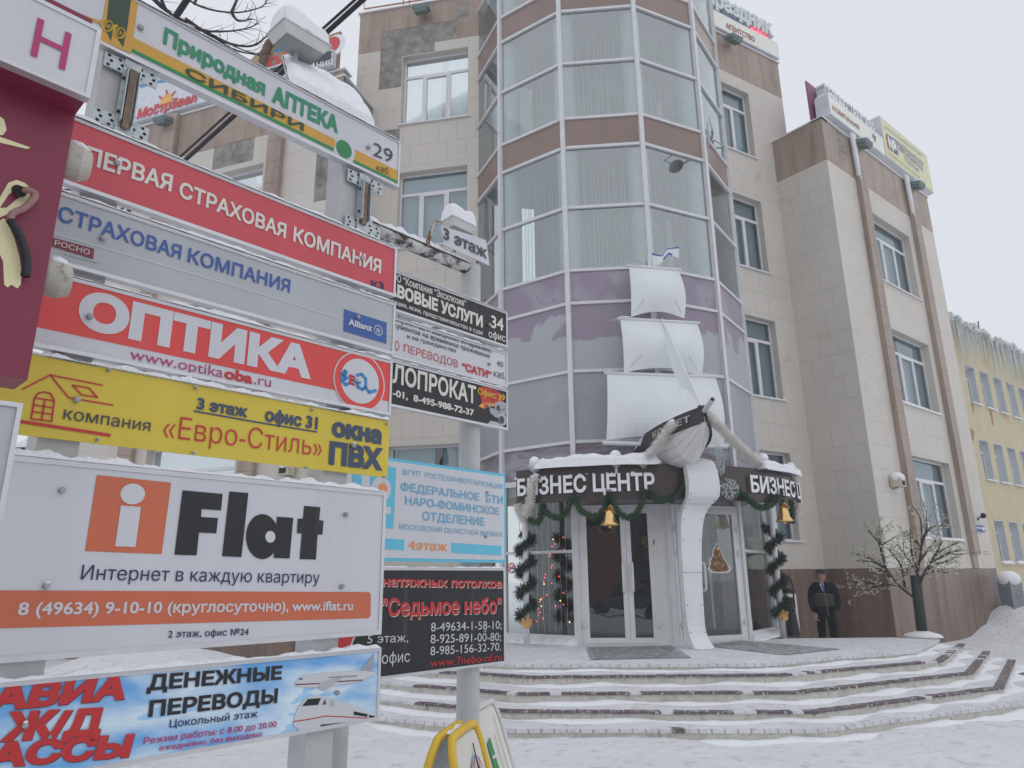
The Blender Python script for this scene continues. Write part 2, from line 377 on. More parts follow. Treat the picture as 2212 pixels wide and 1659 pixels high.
# ------------------------------------------------------------------ ground
def ground():
    mb = MB(); q_ = atz(2235, 1378, 0); bkx, bky = q_.x+1.7, q_.y+1.6
    xs = sorted(set(list(np.arange(-14, 24, .35))+[-400, -200, -100, -60, -40, -25, 30, 40, 60, 100, 200, 400]))
    ys = sorted(set(list(np.arange(-2, 30, .35))+[-400, -200, -100, -60, -30, -12, -6, 35, 50, 80, 150, 400]))
    def h(x, y):
        z = .02*sin(x*1.7+y*.6)+.015*sin(y*2.9-x)+random.uniform(-.014, .014)
        z -= .03
        # bank against the left wing, bank by the yellow building
        z += .75*math.exp(-((x+6.6)**2/5+(y-13.8)**2/2.2))
        z += 1.15*math.exp(-((x-bkx)**2/5+(y-bky)**2/2.6))*(1+.12*sin(x*5)+.1*sin(y*7))
        return z
    for y in ys:
        for x in xs: mb.v.append((x, y, h(x, y)))
    n = len(xs)
    for j in range(len(ys)-1):
        for i in range(n-1): mb.f.append((j*n+i, j*n+i+1, (j+1)*n+i+1, (j+1)*n+i)); mb.mi.append(0)
    m = mat('trodden_snow', (.72, .72, .75, 1), .85, var=.05, scale=1.2, bump=1.0, bscale=7, spec=.2, dirt=(.46, .4, .38, 1), dscale=5, dlo=.55, dhi=.76)
    mb.build('ground', m, smooth=True, kind='structure')
ground()
# ------------------------------------------------------------------ business centre
T = Vector((2.6, 18.63, 0)); R = 3.69; TH = radians(-5.28)
def TV(m, r=R): t = TH+radians(30)*(m-1.5); return T+Vector((sin(t), -cos(t), 0))*r
ZT = .516
PM = Plane((8.0, 20.18), radians(59.7)); PWc = Vector((9.86, 19.31, 0)); PW = Plane(PWc, radians(51))
REC = Vector((8.79, 20.64, 0))
PSd = Plane(REC, atan2(PWc.x-REC.x, PWc.y-REC.y))
PL = Plane((-1.1, 17.8), radians(-78.7))
ax = Vector((sin(radians(-9.6)), cos(radians(-9.6)), 0))
def mirror(p): v = Vector(p)-T; return T+ax*(2*v.dot(ax))-v
LWc = atz(743.6, 151, 15.8); LWc.z = 0
PLW = Plane(LWc, radians(-70.2))
LREC = mirror(REC); LREC = LWc+(LREC-mirror(PWc))
PLS = Plane(LWc, atan2(LREC.x-LWc.x, LREC.y-LWc.y))
bld = thing('business_centre', 'four storey business centre clad in beige and brown tiles with a faceted glass bay', 'office building')
def subtract(r, holes):
    out = [r]
    for h in holes:
        nx = []
        for a in out:
            if h[0] >= a[1] or h[1] <= a[0] or h[2] >= a[3] or h[3] <= a[2]: nx.append(a); continue
            if h[0] > a[0]: nx.append((a[0], h[0], a[2], a[3]))
            if h[1] < a[1]: nx.append((h[1], a[1], a[2], a[3]))
            u0, u1 = max(a[0], h[0]), min(a[1], h[1])
            if h[2] > a[2]: nx.append((u0, u1, a[2], h[2]))
            if h[3] < a[3]: nx.append((u0, u1, h[3], a[3]))
        out = nx
    return [a for a in out if a[1]-a[0] > .02 and a[3]-a[2] > .02]
TILES = []   # (wall, plane, rect, mat)
def facade(name, pl, u0, u1, z0, z1, openings, du, dz, zoff, browns=(), bare=(), plz=2.0, shift=0., pdu=1.3, pdz=.75):
    mb = MB()
    for a in subtract((u0, u1, z0, z1), openings): mb.pbox(pl, a[0], a[1], a[2], a[3], -.3, 0)
    wall = mb.build(name, M['joint'] if not bare else M['bare'], bld)
    rows = []
    z = z0
    if plz > z0:
        while z < plz-.05: rows.append((z, min(z+pdz, plz), 'plinth')); z += pdz
        z = plz
    k = 0
    zz = zoff
    while zz < z1:
        a, b = max(zz, plz), min(zz+dz, z1)
        if b-a > .05: rows.append((a, b, 'tile'))
        zz += dz
    g = .002
    for ri, (a, b, kind) in enumerate(rows):
        d = pdu if kind == 'plinth' else du
        u = u0+((d*.5 if ri % 2 else 0)+shift) % d-d
        while u < u1:
            c = (max(u, u0), min(u+d, u1), a, b); u += d
            if c[1]-c[0] < .03: continue
            segs = subtract(c, openings)
            for s in segs:
                # split on brown regions
                parts = [(s, kind)]
                for br in browns:
                    nx = []
                    for q, kd in parts:
                        ins = (max(q[0], br[0]), min(q[1], br[1]), max(q[2], br[2]), min(q[3], br[3]))
                        if kd == 'brown' or ins[1]-ins[0] < .02 or ins[3]-ins[2] < .02: nx.append((q, kd)); continue
                        nx.append((ins, 'brown')); nx += [(t, kd) for t in subtract(q, [br])]
                    parts = nx
                for q, kd in parts:
                    for t in subtract(q, bare): TILES.append((wall, pl, (t[0]+g, t[1]-g, t[2]+g, t[3]-g), kd))
    return wall
def window(pl, u0, u1, z0, z1, rec=.2, kind=0, snow=True, parent=bld, blind=True, dark=False):
    mb = MB()   # reveals
    t = .04
    fr = MB(); b = .07
    def bar(a, c, d, e, o0=-rec-.06, o1=-rec): fr.pbox(pl, a, c, d, e, o0, o1)
    bar(u0, u1, z1-b, z1); bar(u0, u1, z0, z0+b); bar(u0, u0+b, z0+b, z1-b); bar(u1-b, u1, z0+b, z1-b)
    W = u1-u0; H = z1-z0; zt = z1-H*.27
    bar(u0+b, u1-b, zt-b*.6, zt+b*.6)
    ms = (.31, .69) if kind == 0 else (.36, .68)
    for m_ in ms: bar(u0+W*m_-.045, u0+W*m_+.045, z0+b, zt-b*.6)
    a, c = u0+W*ms[0]+.045, u0+W*ms[1]-.045    # opening sash
    s = .05
    for q in ((a, c, z0+b, z0+b+s), (a, c, zt-b*.6-s, zt-b*.6), (a, a+s, z0+b+s, zt-b*.6-s), (c-s, c, z0+b+s, zt-b*.6-s)): bar(*q, o0=-rec-.05, o1=-rec+.015)
    f = fr.build('window', M['white_frame'], parent)
    mb = MB()
    mb.pbox(pl, u0, u1, z0-.0, z0+.02, -rec, .0); mb.build('window_sill_bed', M['tile'], f)
    mb = MB()
    for q in ((u0-.002, u0+.02, z0, z1), (u1-.02, u1+.002, z0, z1), (u0+.02, u1-.02, z1-.02, z1+.002)): mb.pbox(pl, *q, -rec, .005)
    mb.build('reveal', M['tile'], f)
    mb = MB(); mb.pbox(pl, u0-.05, u1+.05, z0-.03, z0+.012, -rec+.01, .07); mb.build('sill', M['white_frame'], f)
    for (p, q, r_, s_) in ((u0+b, u1-b, zt+b*.6, z1-b), (u0+b, u0+W*ms[0]-.045, z0+b, zt-b*.6), (a+s, c-s, z0+b+s, zt-b*.6-s), (u0+W*ms[1]+.045, u1-b, z0+b, zt-b*.6)):
        g = MB(); g.quad(pl.W(p, r_, -rec-.03), pl.W(q, r_, -rec-.03), pl.W(q, s_, -rec-.03), pl.W(p, s_, -rec-.03)); g.build('pane', M['glass'], f)
    g = MB()
    k = random.choice((0, 0, 1)); d0 = -rec-.16
    if dark: k = 2
    if k == 0:
        g.quad(pl.W(u0, z0, d0), pl.W(u1, z0, d0), pl.W(u1, z1, d0), pl.W(u0, z1, d0)); g.build('blind', M['blind'], f)
    elif k == 1:
        us = np.linspace(u0, u1, 40)
        for i in range(39):
            if 12 < i < 17: continue
            g.quad(pl.W(us[i], z0, d0+.03*(i % 2)), pl.W(us[i+1], z0, d0+.03*((i+1) % 2)), pl.W(us[i+1], z1, d0+.03*((i+1) % 2)), pl.W(us[i], z1, d0+.03*(i % 2)))
        g.build('curtain', M['blind'], f)
    g = MB(); o0, o1 = -.3, -1.6; a0, a1, b0, b1 = u0-.3, u1+.3, z0-.4, z1+.1
    g.quad(pl.W(a0, b0, o1), pl.W(a1, b0, o1), pl.W(a1, b1, o1), pl.W(a0, b1, o1))
    for (p, q) in (((a0, b0), (a1, b0)), ((a1, b0), (a1, b1)), ((a1, b1), (a0, b1)), ((a0, b1), (a0, b0))): g.quad(pl.W(*p, o0), pl.W(*q, o0), pl.W(*q, o1), pl.W(*p, o1))
    g.build('room_back', M['room'] if not dark else M['dark_in'], f)
    if snow: ridge(f, pl.W(u0-.03, z0+.012, -.01), pl.W(u1+.03, z0+.012, -.01), .12, .05*random.uniform(.5, 1.4), pl.n, 'sill_snow', seed=int(u0*100+z0*10), seg=.08)
    return f
SILL = [2.75, 6.8, 10.85, 14.9]; DZ = .675
# right main wall: u from behind the bay to beyond the recess
mrop = [(-2.1, .02, s, s+2.5) for s in SILL]
uR = (REC-PM.p0).dot(PM.e)
base = (-.95, -.25, .62, 1.55)
facade('main_wall_right', PM, -3.2, 1.75, 0, 19.3, mrop+[(-1.35, -.45, .3, 1.35)], .6, DZ, 2.0, browns=[(-4, 2, 17.85, 19.3)])
for i, o_ in enumerate(mrop): window(PM, *o_, kind=1, snow=i < 2)
uL = (Vector((-4.71, 18.53, 0))-PL.p0).dot(PL.e)
mlop = [((Vector((-3.27, 18.24, 0))-PL.p0).dot(PL.e), (Vector((-1.2, 17.83, 0))-PL.p0).dot(PL.e), s, s+2.45) for s in SILL]
mlop = [(min(a, b), max(a, b), c, d) for a, b, c, d in mlop]
def rect(pl, *px):
    q = [pl.uz(*p) for p in px]; us = [a for a, _ in q]; zs = [b for _, b in q]; return (min(us), max(us), min(zs), max(zs))
L1 = lambda x, y: (756+.17383*x, .17383*y)
L2 = lambda x, y: (756+.17383*x, 288.4+.17383*y)
L3 = lambda x, y: (810+.17383*x, 810+.17383*y)
L4 = lambda x, y: (270+.17383*x, 108+.17383*y)
L5 = lambda x, y: (486+.125*x, .125*y)
bare = [rect(PL, L1(395, 400), L1(655, 360), L1(372, 1112), L1(640, 1080)), rect(PL, L1(640, 362), L1(1332, 250), L1(1330, 475)), rect(PL, L1(640, 500), L1(1055, 520), L1(645, 740)), rect(PL, L1(1335, 230), L1(1480, 20)), rect(PL, L1(380, 1800), L1(620, 1600))]
facade('main_wall_left', PL, -.6, max(uL, 3.68), 0, 19.2, mlop, .56, DZ, 2.0, browns=[(-1, 5, 17.68, 19.2)], bare=bare, shift=.2)
for i, o_ in enumerate(mlop): window(PL, *o_, kind=0, snow=i in (0, 3), rec=.2)
# flanking return walls of main block above the wings
mb = MB()
e0 = PM.W(1.75, 0); e1 = e0-PM.n*8
mb.hexa([e0-PM.n*.3, e0, e0-PM.n*8, e0-PM.n*8-PM.e*.3], [(p+Vector((0, 0, 19.3))) for p in (e0-PM.n*.3, e0, e0-PM.n*8, e0-PM.n*8-PM.e*.3)])
mb.build('side_wall', M['tile'], bld)
mb = MB(); e0 = PL.W(3.66, 0); mb.hexa([e0, e0-PL.e*.3, e0-PL.e*.3-PL.n*8, e0-PL.n*8], [(p+Vector((0, 0, 19.2))) for p in (e0, e0-PL.e*.3, e0-PL.e*.3-PL.n*8, e0-PL.n*8)]); mb.build('side_wall', M['tile'], bld)
# wings
SW = (REC-PWc).length
facade('wing_side_wall', PSd, 0, SW, 0, 15.8, [], .6, DZ, 2.0, browns=[(0, SW, 14.3, 15.8)], shift=.1)
wop = [(2.5, 5.53, s+.1, s+2.55) for s in SILL[:3]]
facade('wing_front_wall_right', PW, 0, 7.95, -.2, 15.8, wop, .6, DZ, 2.0, browns=[(0, 8, 14.3, 15.8)], bare=[(.95, 1.5, 15.0, 15.75)])
for i, o_ in enumerate(wop): window(PW, *o_, kind=1, snow=i < 2, rec=.22)
LSW = (LREC-LWc).length
facade('wing_side_wall_left', PLS, 0, LSW+.4, 0, 15.6, [], .6, DZ, 2.0, browns=[], bare=[(0, LSW+.4, 14.3, 15.6), rect(PLS, (685, 325), (735, 428))])
lwop = [(2.5, 5.53, s+.1, s+2.55) for s in SILL[:3]]
facade('wing_front_wall_left', PLW, 0, 9.2, -.2, 15.8, lwop, .6, DZ, 2.0, browns=[(0, 9.3, 14.3, 15.8)], bare=[rect(PLW, L4(1115, 1210), L4(1590, 1370)), rect(PLW, (685, 330), (735, 425))])
for i, o_ in enumerate(lwop): window(PLW, *o_, kind=1, snow=i < 2, rec=.22)
# far ends of the wings and roofs
for pl, u, h in ((PW, 7.95, 15.8), (PLW, 9.2, 15.8)):
    a = pl.W(u, -.2); mb = MB(); q = [a, a-pl.n*9, a-pl.n*9-pl.e*.3, a-pl.e*.3-pl.n*.02]
    mb.hexa(q, [p+Vector((0, 0, h+.2)) for p in q]); mb.build('end_wall', M['tile'], bld)
def roof(pts, z, name='roof'):
    mb = MB(); mb.quad(*[Vector((p.x, p.y, z)) for p in pts]); mb.quad(*[Vector((p.x, p.y, z-.25)) for p in pts][::-1]); mb.build(name, M['snow'], bld)
roof([PW.W(.1, 0, -.1), PW.W(7.8, 0, -.1), PW.W(7.8, 0, -8), PW.W(2.8, 0, -8), PW.W(1.1, 0, -1.6), PW.W(.1, 0, -1.2)], 15.5)
roof([PLW.W(.1, 0, -.1), PLW.W(9.0, 0, -.1), PLW.W(9.0, 0, -8), PLW.W(3.0, 0, -8), PLW.W(1.2, 0, -1.7), PLW.W(.1, 0, -1.3)], 15.5)
roof([PM.W(1.7, 0, -.1), PM.W(1.7, 0, -7.8), PL.W(3.5, 0, -7.8), PL.W(3.6, 0, -.1), PL.W(-.4, 0, -.1), PM.W(-3, 0, -.1)], 18.9)
# parapet cappings, snow on them
def capping(pl, u0, u1, z, sn=.05):
    mb = MB(); mb.pbox(pl, u0, u1, z, z+.04, -.34, .06); c = mb.build('parapet_capping', M['white_frame'], bld)
    ridge(c, pl.W(u0, z+.04, -.14), pl.W(u1, z+.04, -.14), .3, sn, pl.n, 'parapet_snow', seed=int(z*10), seg=.15)
capping(PM, -3.2, 1.8, 19.3); capping(PL, -.6, 3.75, 19.2); capping(PW, -.05, 8.0, 15.8); capping(PSd, 0, SW+.05, 15.8, .1)
capping(PLW, -.05, 9.2, 15.8); capping(PLS, -.02, LSW+.4, 15.6, .06)
# pilasters
for pl in (PW, PLW):
    for a in (1.84, 5.9):
        mb = MB(); z = 2.43; k = 0
        st = bpy.data.objects.new('pilaster', None)
        mb.pbox(pl, a, a+.46, 2.43, 15.86, .0, .15); mb.pbox(pl, a+.03, a+.4, 2.0, 2.43, 0, .06)
        pil = mb.build('pilaster', M['joint'], bld)
        while z < 15.8:
            h = min(DZ, 15.84-z); mb = MB(); mb.pbox(pl, a-.012, a+.472, z+.005, z+h-.005, .02, .165); mb.build('facing_tile', M['brown'], pil); z += DZ
        mb = MB(); mb.pbox(pl, a+.02, a+.41, 2.005, 2.43, 0, .075); mb.build('facing_tile', M['brown'], pil)
        if a < 3 and pl is PLW or pl is PW:
            mb = MB()
            for i in range(26):
                zz = 15.9-.065*i; wd = .2*(1-i/26)**.7+.02
                mb.obox(pl.W(a+.02, zz, .12), pl.e*wd*.6, pl.n*.05, Vector((0, 0, .034)))
            mb.build('pilaster_snow', M['snow_fine'], pil, smooth=True)
# tiles: nearest/largest 300 as objects, the rest joined per wall
def area(pl, r_):
    q = [proj(pl.W(u, z)) for u, z in ((r_[0], r_[2]), (r_[1], r_[2]), (r_[1], r_[3]), (r_[0], r_[3]))]
    if min(a[2] for a in q) < .1: return -1
    cx = sum(a[0] for a in q)/4; cy = sum(a[1] for a in q)/4
    A = abs(sum(q[i][0]*q[(i+1) % 4][1]-q[(i+1) % 4][0]*q[i][1] for i in range(4)))/2
    if not (-30 < cx < 2240 and -30 < cy < 1690): return -A/1e6
    if cx < 1030 and pl in (PLW,): A *= .1
    if cx < 860 and cy > 420: A *= .05
    return A
TILES.sort(key=lambda t: -area(t[1], t[2]))
mcache = {}; rest = {}
TM = {'tile': M['tile'], 'brown': M['brown'], 'plinth': M['plinth']}
for i, (wall, pl, r_, kd) in enumerate(TILES):
    if i < 290:
        w_, h_ = round(r_[1]-r_[0], 3), round(r_[3]-r_[2], 3); key = (w_, h_, kd, pl.az)
        if key not in mcache:
            mb = MB(); q = Plane((0, 0), pl.az); q.n = pl.n; q.e = pl.e; b_ = .0012
            mb.hexa([q.W(0, 0, 0), q.W(w_, 0, 0), q.W(w_-b_, b_, .007), q.W(b_, b_, .007)], [q.W(0, h_, 0), q.W(w_, h_, 0), q.W(w_-b_, h_-b_, .007), q.W(b_, h_-b_, .007)])
            me = bpy.data.meshes.new('wall_tile'); me.from_pydata(mb.v, [], mb.f); me.materials.append(TM[kd]); mcache[key] = me
        o = bpy.data.objects.new({'tile': 'wall_tile', 'brown': 'brown_tile', 'plinth': 'plinth_slab'}[kd], mcache[key]); COL.objects.link(o); o.parent = wall
        o.location = pl.W(r_[0], r_[2], random.uniform(0, .0015))
    else: rest.setdefault((wall.name, kd), (wall, [], kd))[1].append((pl, r_))
for (wn, kd), (wall, lst, _) in rest.items():
    mb = MB()
    for pl, r_ in lst:
        o = random.uniform(0, .0015)-.013; mb.quad(pl.W(r_[0], r_[2], .02+o), pl.W(r_[1], r_[2], .02+o), pl.W(r_[1], r_[3], .02+o), pl.W(r_[0], r_[3], .02+o))
        for (a, b, c, d) in ((r_[0], r_[1], r_[2], 0), (r_[0], r_[1], r_[3], 1)): mb.quad(pl.W(a, c, 0), pl.W(b, c, 0), pl.W(b, c, .02+o), pl.W(a, c, .02+o))
        for a in (r_[0], r_[1]): mb.quad(pl.W(a, r_[2], 0), pl.W(a, r_[3], 0), pl.W(a, r_[3], .02+o), pl.W(a, r_[2], .02+o))
    mb.build('wall_tiles', TM[kd], wall, kind='stuff')
# basement window in the plinth of the right main wall
mb = MB(); 
for q in ((-1.35, -.45, 1.27, 1.35), (-1.35, -.45, .3, .38), (-1.35, -1.27, .38, 1.27), (-.53, -.45, .38, 1.27)): mb.pbox(PM, *q, -.06, .03)
bw = mb.build('basement_window', M['white_frame'], bld)
mb = MB(); mb.quad(*[PM.W(u, z, -.02) for u, z in ((-1.27, .38), (-.53, .38), (-.53, 1.27), (-1.27, 1.27))]); mb.build('pane', M['glass'], bw)
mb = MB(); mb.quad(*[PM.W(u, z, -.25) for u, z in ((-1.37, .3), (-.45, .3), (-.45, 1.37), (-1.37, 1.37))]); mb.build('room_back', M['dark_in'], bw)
# ------------------------------------------------------------------ glass bay
ZL = dict(K=ZT, L=2.36, Dh=3.28, J=3.9, I=4.68, H=6.28, G=7.91, F=8.73, E=10.36, A=12.0, B=12.83, C=14.45, D=16.07, D2=16.9, TOP=18.55)
bay = MB().build('glass_bay', M['mull'], bld) if False else None
mb = MB()
for m in range(-1, 6):
    V = TV(m); rd = (V-T).normalized(); tg = Vector((-rd.y, rd.x, 0))
    mb2 = MB(); h0, h1 = ZT, ZL['TOP']
    mb2.obox(V+rd*.0+Vector((0, 0, (h0+h1)/2)), rd*.06, tg*.055, Vector((0, 0, (h1-h0)/2)))
    mu = mb2.build('mullion', M['mull'], bld)
tr_lv = ['I', 'H', 'G', 'F', 'E', 'A', 'B', 'C', 'D', 'D2', 'TOP', 'J']
panels = [('J', 'I', 'mur_sea'), ('I', 'H', 'mur_grey'), ('H', 'G', 'mur_cloud'), ('G', 'F', 'mur_sky'), ('F', 'E', 0), ('E', 'A', 0), ('A', 'B', 'spandrel'), ('B', 'C', 0), ('C', 'D', 0), ('D', 'D2', 'spandrel'), ('D2', 'TOP', 0)]
def facet(m):
    a, b = TV(m), TV(m+1); q = Plane(a, atan2((b-a).x, (b-a).y)); q.e = (b-a).normalized(); mid = (a+b)/2-T
    q.n = Vector((mid.x, mid.y, 0)).normalized(); q.L = (b-a).length; return q
FP = {m: facet(m) for m in range(-1, 5)}
rndm = random.Random(3)
for m, fp in FP.items():
    for l in tr_lv:
        mb = MB(); mb.pbox(fp, .05, fp.L-.05, ZL[l]-.035, ZL[l]+.035, -.05, .035); mb.build('transom', M['mull'], bld)
    for lo, hi, k in panels:
        z0, z1 = ZL[lo]+.035, ZL[hi]-.035; mb = MB()
        if k:
            mb.pbox(fp, .05, fp.L-.05, z0, z1, -.04, -.01); mb.build('spandrel_panel', M[k], bld)
        else:
            t = rndm.uniform(-.004, .004)
            mb.quad(fp.W(.05, z0, -.02+t), fp.W(fp.L-.05, z0, -.02-t), fp.W(fp.L-.05, z1, -.02), fp.W(.05, z1, -.02)); mb.build('glass_pane', M['tglass'], bld)
            if -1 < m < 4 and lo != 'D2':
                mb = MB(); n = 11
                for i in range(n):
                    u = fp.L*(.2+.6*(i+.5)/n)+rndm.uniform(-.03, .03); zb = ZL[lo]-(.0 if lo in ('E', 'C') else -.1); w_ = .007
                    pts = [(u+.01*sin(z*9+i), z) for z in np.linspace(zb+.02, z1+.03, 6)]
                    for (ua, za), (ub, zb_) in zip(pts, pts[1:]): mb.quad(fp.W(ua-w_, za, -.3), fp.W(ua+w_, za, -.3), fp.W(ub+w_, zb_, -.3), fp.W(ub-w_, zb_, -.3))
                    for z in np.arange(zb+.1, z1, .13):
                        s = .012; mb.quad(fp.W(u-s, z, -.295), fp.W(u+s, z-.01, -.295), fp.W(u+s, z+s, -.295), fp.W(u-s, z+s, -.295))
                mb.build('light_curtain', mat('garland_wire', (.6, .62, .5, 1), .5) if 'garland_wire' not in bpy.data.materials else bpy.data.materials['garland_wire'], bld)
def arcpts(r, a0, a1, n): return [T+Vector((sin(a0+(a1-a0)*i/n), -cos(a0+(a1-a0)*i/n), 0))*r for i in range(n+1)]
A0, A1 = TH-radians(90), TH+radians(120)
for z0, z1 in ((ZL['A']+.1, ZL['B']-.1), (ZL['G']+.1, ZL['F']-.2), (ZL['D']+.1, ZL['D2']-.1), (ZL['TOP']-.2, ZL['TOP']), (3.6, 3.9)):
    mb = MB(); n = 8; ring = [TV(m, R-.12) for m in range(-1, 6)]
    mb.quad(*[p+Vector((0, 0, z0)) for p in ring]); mb.quad(*[p+Vector((0, 0, z1)) for p in ring][::-1])
    for a, b in zip(ring, ring[1:]): mb.quad(a+Vector((0, 0, z0)), b+Vector((0, 0, z0)), b+Vector((0, 0, z1)), a+Vector((0, 0, z1)))
    mb.build('floor_slab', M['room'], bld)
for m in range(0, 5):
    mb = MB(); c = TV(m, R-.36)
    mb.tube([c+Vector((0, 0, 3.9)), c+Vector((0, 0, 18.3))], .26, 16); mb.build('inner_column', mat('column_white', (.88, .9, .9, 1), .6) if 'column_white' not in bpy.data.materials else bpy.data.materials['column_white'], bld, smooth=True)
mb = MB(); pts = arcpts(1.9, 0, 2*pi, 24)
for a, b in zip(pts, pts[1:]): mb.quad(a+Vector((0, 0, 3.9)), b+Vector((0, 0, 3.9)), b+Vector((0, 0, 18.3)), a+Vector((0, 0, 18.3)))
mb.build('inner_wall', mat('inner_wall_paint', (.3, .3, .3, 1), .9, var=.3, scale=.6), bld)
mb = MB(); pts = arcpts(2.3, 0, 2*pi, 24)
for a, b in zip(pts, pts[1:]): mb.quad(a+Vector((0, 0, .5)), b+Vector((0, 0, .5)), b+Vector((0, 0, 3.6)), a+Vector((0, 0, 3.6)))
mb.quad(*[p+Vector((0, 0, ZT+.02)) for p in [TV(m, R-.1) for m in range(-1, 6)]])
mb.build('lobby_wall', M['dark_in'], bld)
# bay ground storey
def gframe(fp, u0, u1, z0, z1, b=.07, name='door_frame', parent=bld, o0=-.05, o1=.03, m=None):
    mb = MB()
    for q in ((u0, u1, z1-b, z1), (u0, u1, z0, z0+b), (u0, u0+b, z0+b, z1-b), (u1-b, u1, z0+b, z1-b)): mb.pbox(fp, *q, o0, o1)
    return mb.build(name, m or M['white_frame'], parent)
def gpane(fp, u0, u1, z0, z1, parent, m=None, o=-.02, name='pane'):
    mb = MB(); mb.quad(fp.W(u0, z0, o), fp.W(u1, z0, o), fp.W(u1, z1, o), fp.W(u0, z1, o)); return mb.build(name, m or M['cglass'], parent)
for m in (-1, 0, 3, 4):
    if m not in FP: continue
    fp = FP[m]; f = gframe(fp, .05, fp.L-.05, ZT+.12, ZL['J']-.035, .05, 'shop_window')
    mb = MB(); mb.pbox(fp, .1, fp.L-.1, ZL['L']-.03, ZL['L']+.03, -.05, .03); mb.build('transom', M['mull'], f)
    gpane(fp, .1, fp.L-.1, ZT+.17, ZL['L']-.03, f); gpane(fp, .1, fp.L-.1, ZL['L']+.03, ZL['J']-.08, f)
    mb = MB(); mb.pbox(fp, -.02, fp.L+.02, ZT-.05, ZT+.12, -.1, .1); mb.build('window_plinth', M['white_frame'], f)
    ridge(f, fp.W(0, ZT, .12), fp.W(fp.L, ZT, .12), .3, .12, fp.n, 'drifted_snow', seed=m+20, seg=.08)
mb = MB(); n = 9; fp = FP[0]
for i in range(n):
    u = fp.L*(.15+.7*(i+.5)/n); w_ = .006; pts = [(u+.012*sin(z*8+i*2), z) for z in np.linspace(ZT+.2, 3.8, 12)]
    for (ua, za), (ub, zb_) in zip(pts, pts[1:]): mb.quad(fp.W(ua-w_, za, -.15), fp.W(ua+w_, za, -.15), fp.W(ub+w_, zb_, -.15), fp.W(ub-w_, zb_, -.15))
mb.build('light_curtain', bpy.data.materials['garland_wire'], bld)
for m in (1, 2):
    fp = FP[m]; mb = MB(); mb.pbox(fp, .05, fp.L-.05, ZL['Dh']+.04, ZL['J']-.035, -.04, -.01); mb.build('spandrel_panel', M['mur_sea'], bld)
def door(fp, u0, u1, z0, z1, hinge, hu, lab=None):
    b = .1; d = gframe(fp, u0, u1, z0, z1, b, 'door', o0=-.03, o1=.05)
    gpane(fp, u0+b, u1-b, z0+b, z1-b, d, o=.01)
    mb = MB(); hz = z0+1.2
    mb.tube(catmull([fp.W(hu, hz-.2, .05), fp.W(hu, hz-.2, .12), fp.W(hu, hz-.1, .15), fp.W(hu, hz+.25, .15), fp.W(hu, hz+.35, .12), fp.W(hu, hz+.35, .05)], 4), .026, 8)
    mb.build('door_handle', M['white_frame'], d, smooth=True)
    mb = MB()
    for hz in (z0+.35, z0+1.75, z0+2.25): mb.tube([fp.W(hinge, hz-.06, .07), fp.W(hinge, hz+.06, .07)], .022, 8); mb.pbox(fp, hinge-.05, hinge+.05, hz-.035, hz+.035, .04, .065)
    mb.build('door_hinge', M['white_frame'], d)
    return d
fp = FP[1]; zd1 = 3.16
gframe(fp, .04, 1.66, ZT+.0, 3.3, .075)
door(fp, .115, 1.02, ZT+.03, zd1+.06, .115, .93); door(fp, 1.025, 1.585, ZT+.03, zd1+.06, 1.585, 1.12)
mb = MB(); mb.pbox(fp, 1.66, 1.86, ZT, 3.3, -.05, .02); mb.build('side_panel', M['white_frame'], bld)
fp = FP[2]; gframe(fp, .1, 1.86, ZT, 3.3, .075)
door(fp, .62, 1.78, ZT+.03, zd1+.06, 1.78, .75); door(fp, .18, .61, ZT+.03, zd1+.06, .18, .5)
mb = MB(); mb.pbox(fp, .02, .1, ZT, 3.3, -.05, .02); mb.build('side_panel', M['white_frame'], bld)
# ------------------------------------------------------------------ terrace and steps
c4 = lambda x, y: (810+.3174*x, 1244.3+.3174*y)
r5 = lambda x, y: (1458.1+.34082*x, 1244.3+.34082*y)
edges = [
 (.516, [(1000, 1431), (1092.5, 1434.7), (1191, 1436), (1508, 1434.7), (1650.7, 1433.5), (1799, 1420), (1976, 1406), (2007, 1391), (2027, 1382)]),
 (.43, [(830, 1440), (930.6, 1450.6), (1048, 1455), (1146, 1461.7), (1508, 1458.5), (1693, 1457.3), (2034, 1426.6), (2082, 1391)]),
 (.305, [(760, 1466), (822.7, 1475), (988, 1487), (1114.7, 1498), (1508, 1495.5), (1724, 1495), (2099, 1453), (2136, 1407)]),
 (.18, [(740, 1496), (822.7, 1511.5), (997, 1526.8), (1111.5, 1535.7), (1508, 1538), (1761, 1536.7), (2163.6, 1484.6), (2191, 1425)]),
 (.075, [(690, 1533), (816, 1549), (962, 1561.7), (1086, 1574.4), (1508, 1575.5), (1765, 1575), (2208, 1517), (2420, 1490)])]
steps = bpy.data.objects.new('entrance_steps', None); COL.objects.link(steps); steps['kind'] = 'structure'
M['riser'] = mat('step_riser', (.6, .58, .53, 1), .85, var=.2, scale=8, bump=.3, dirt=(.25, .15, .09, 1), dscale=8, dlo=.58, dhi=.72)
M['coping'] = mat('coping_tile', (.15, .122, .128, 1), .7, var=.35, scale=9, bump=.2, dirt=(.6, .58, .58, 1), dscale=14, dlo=.56, dhi=.64)
M['tread'] = mat('tread_snow', (.7, .7, .73, 1), .85, var=.08, scale=2, bump=.9, bscale=11, spec=.2, dirt=(.42, .37, .36, 1), dscale=6, dlo=.54, dhi=.74)
bm_backs = []
backline = [atz(2027, 1382, .516), atz(1927, 1377, .516), atz(1700, 1379, .516)]
ctile = 0; rnd = random.Random(5); crest = MB(); alltiles = []
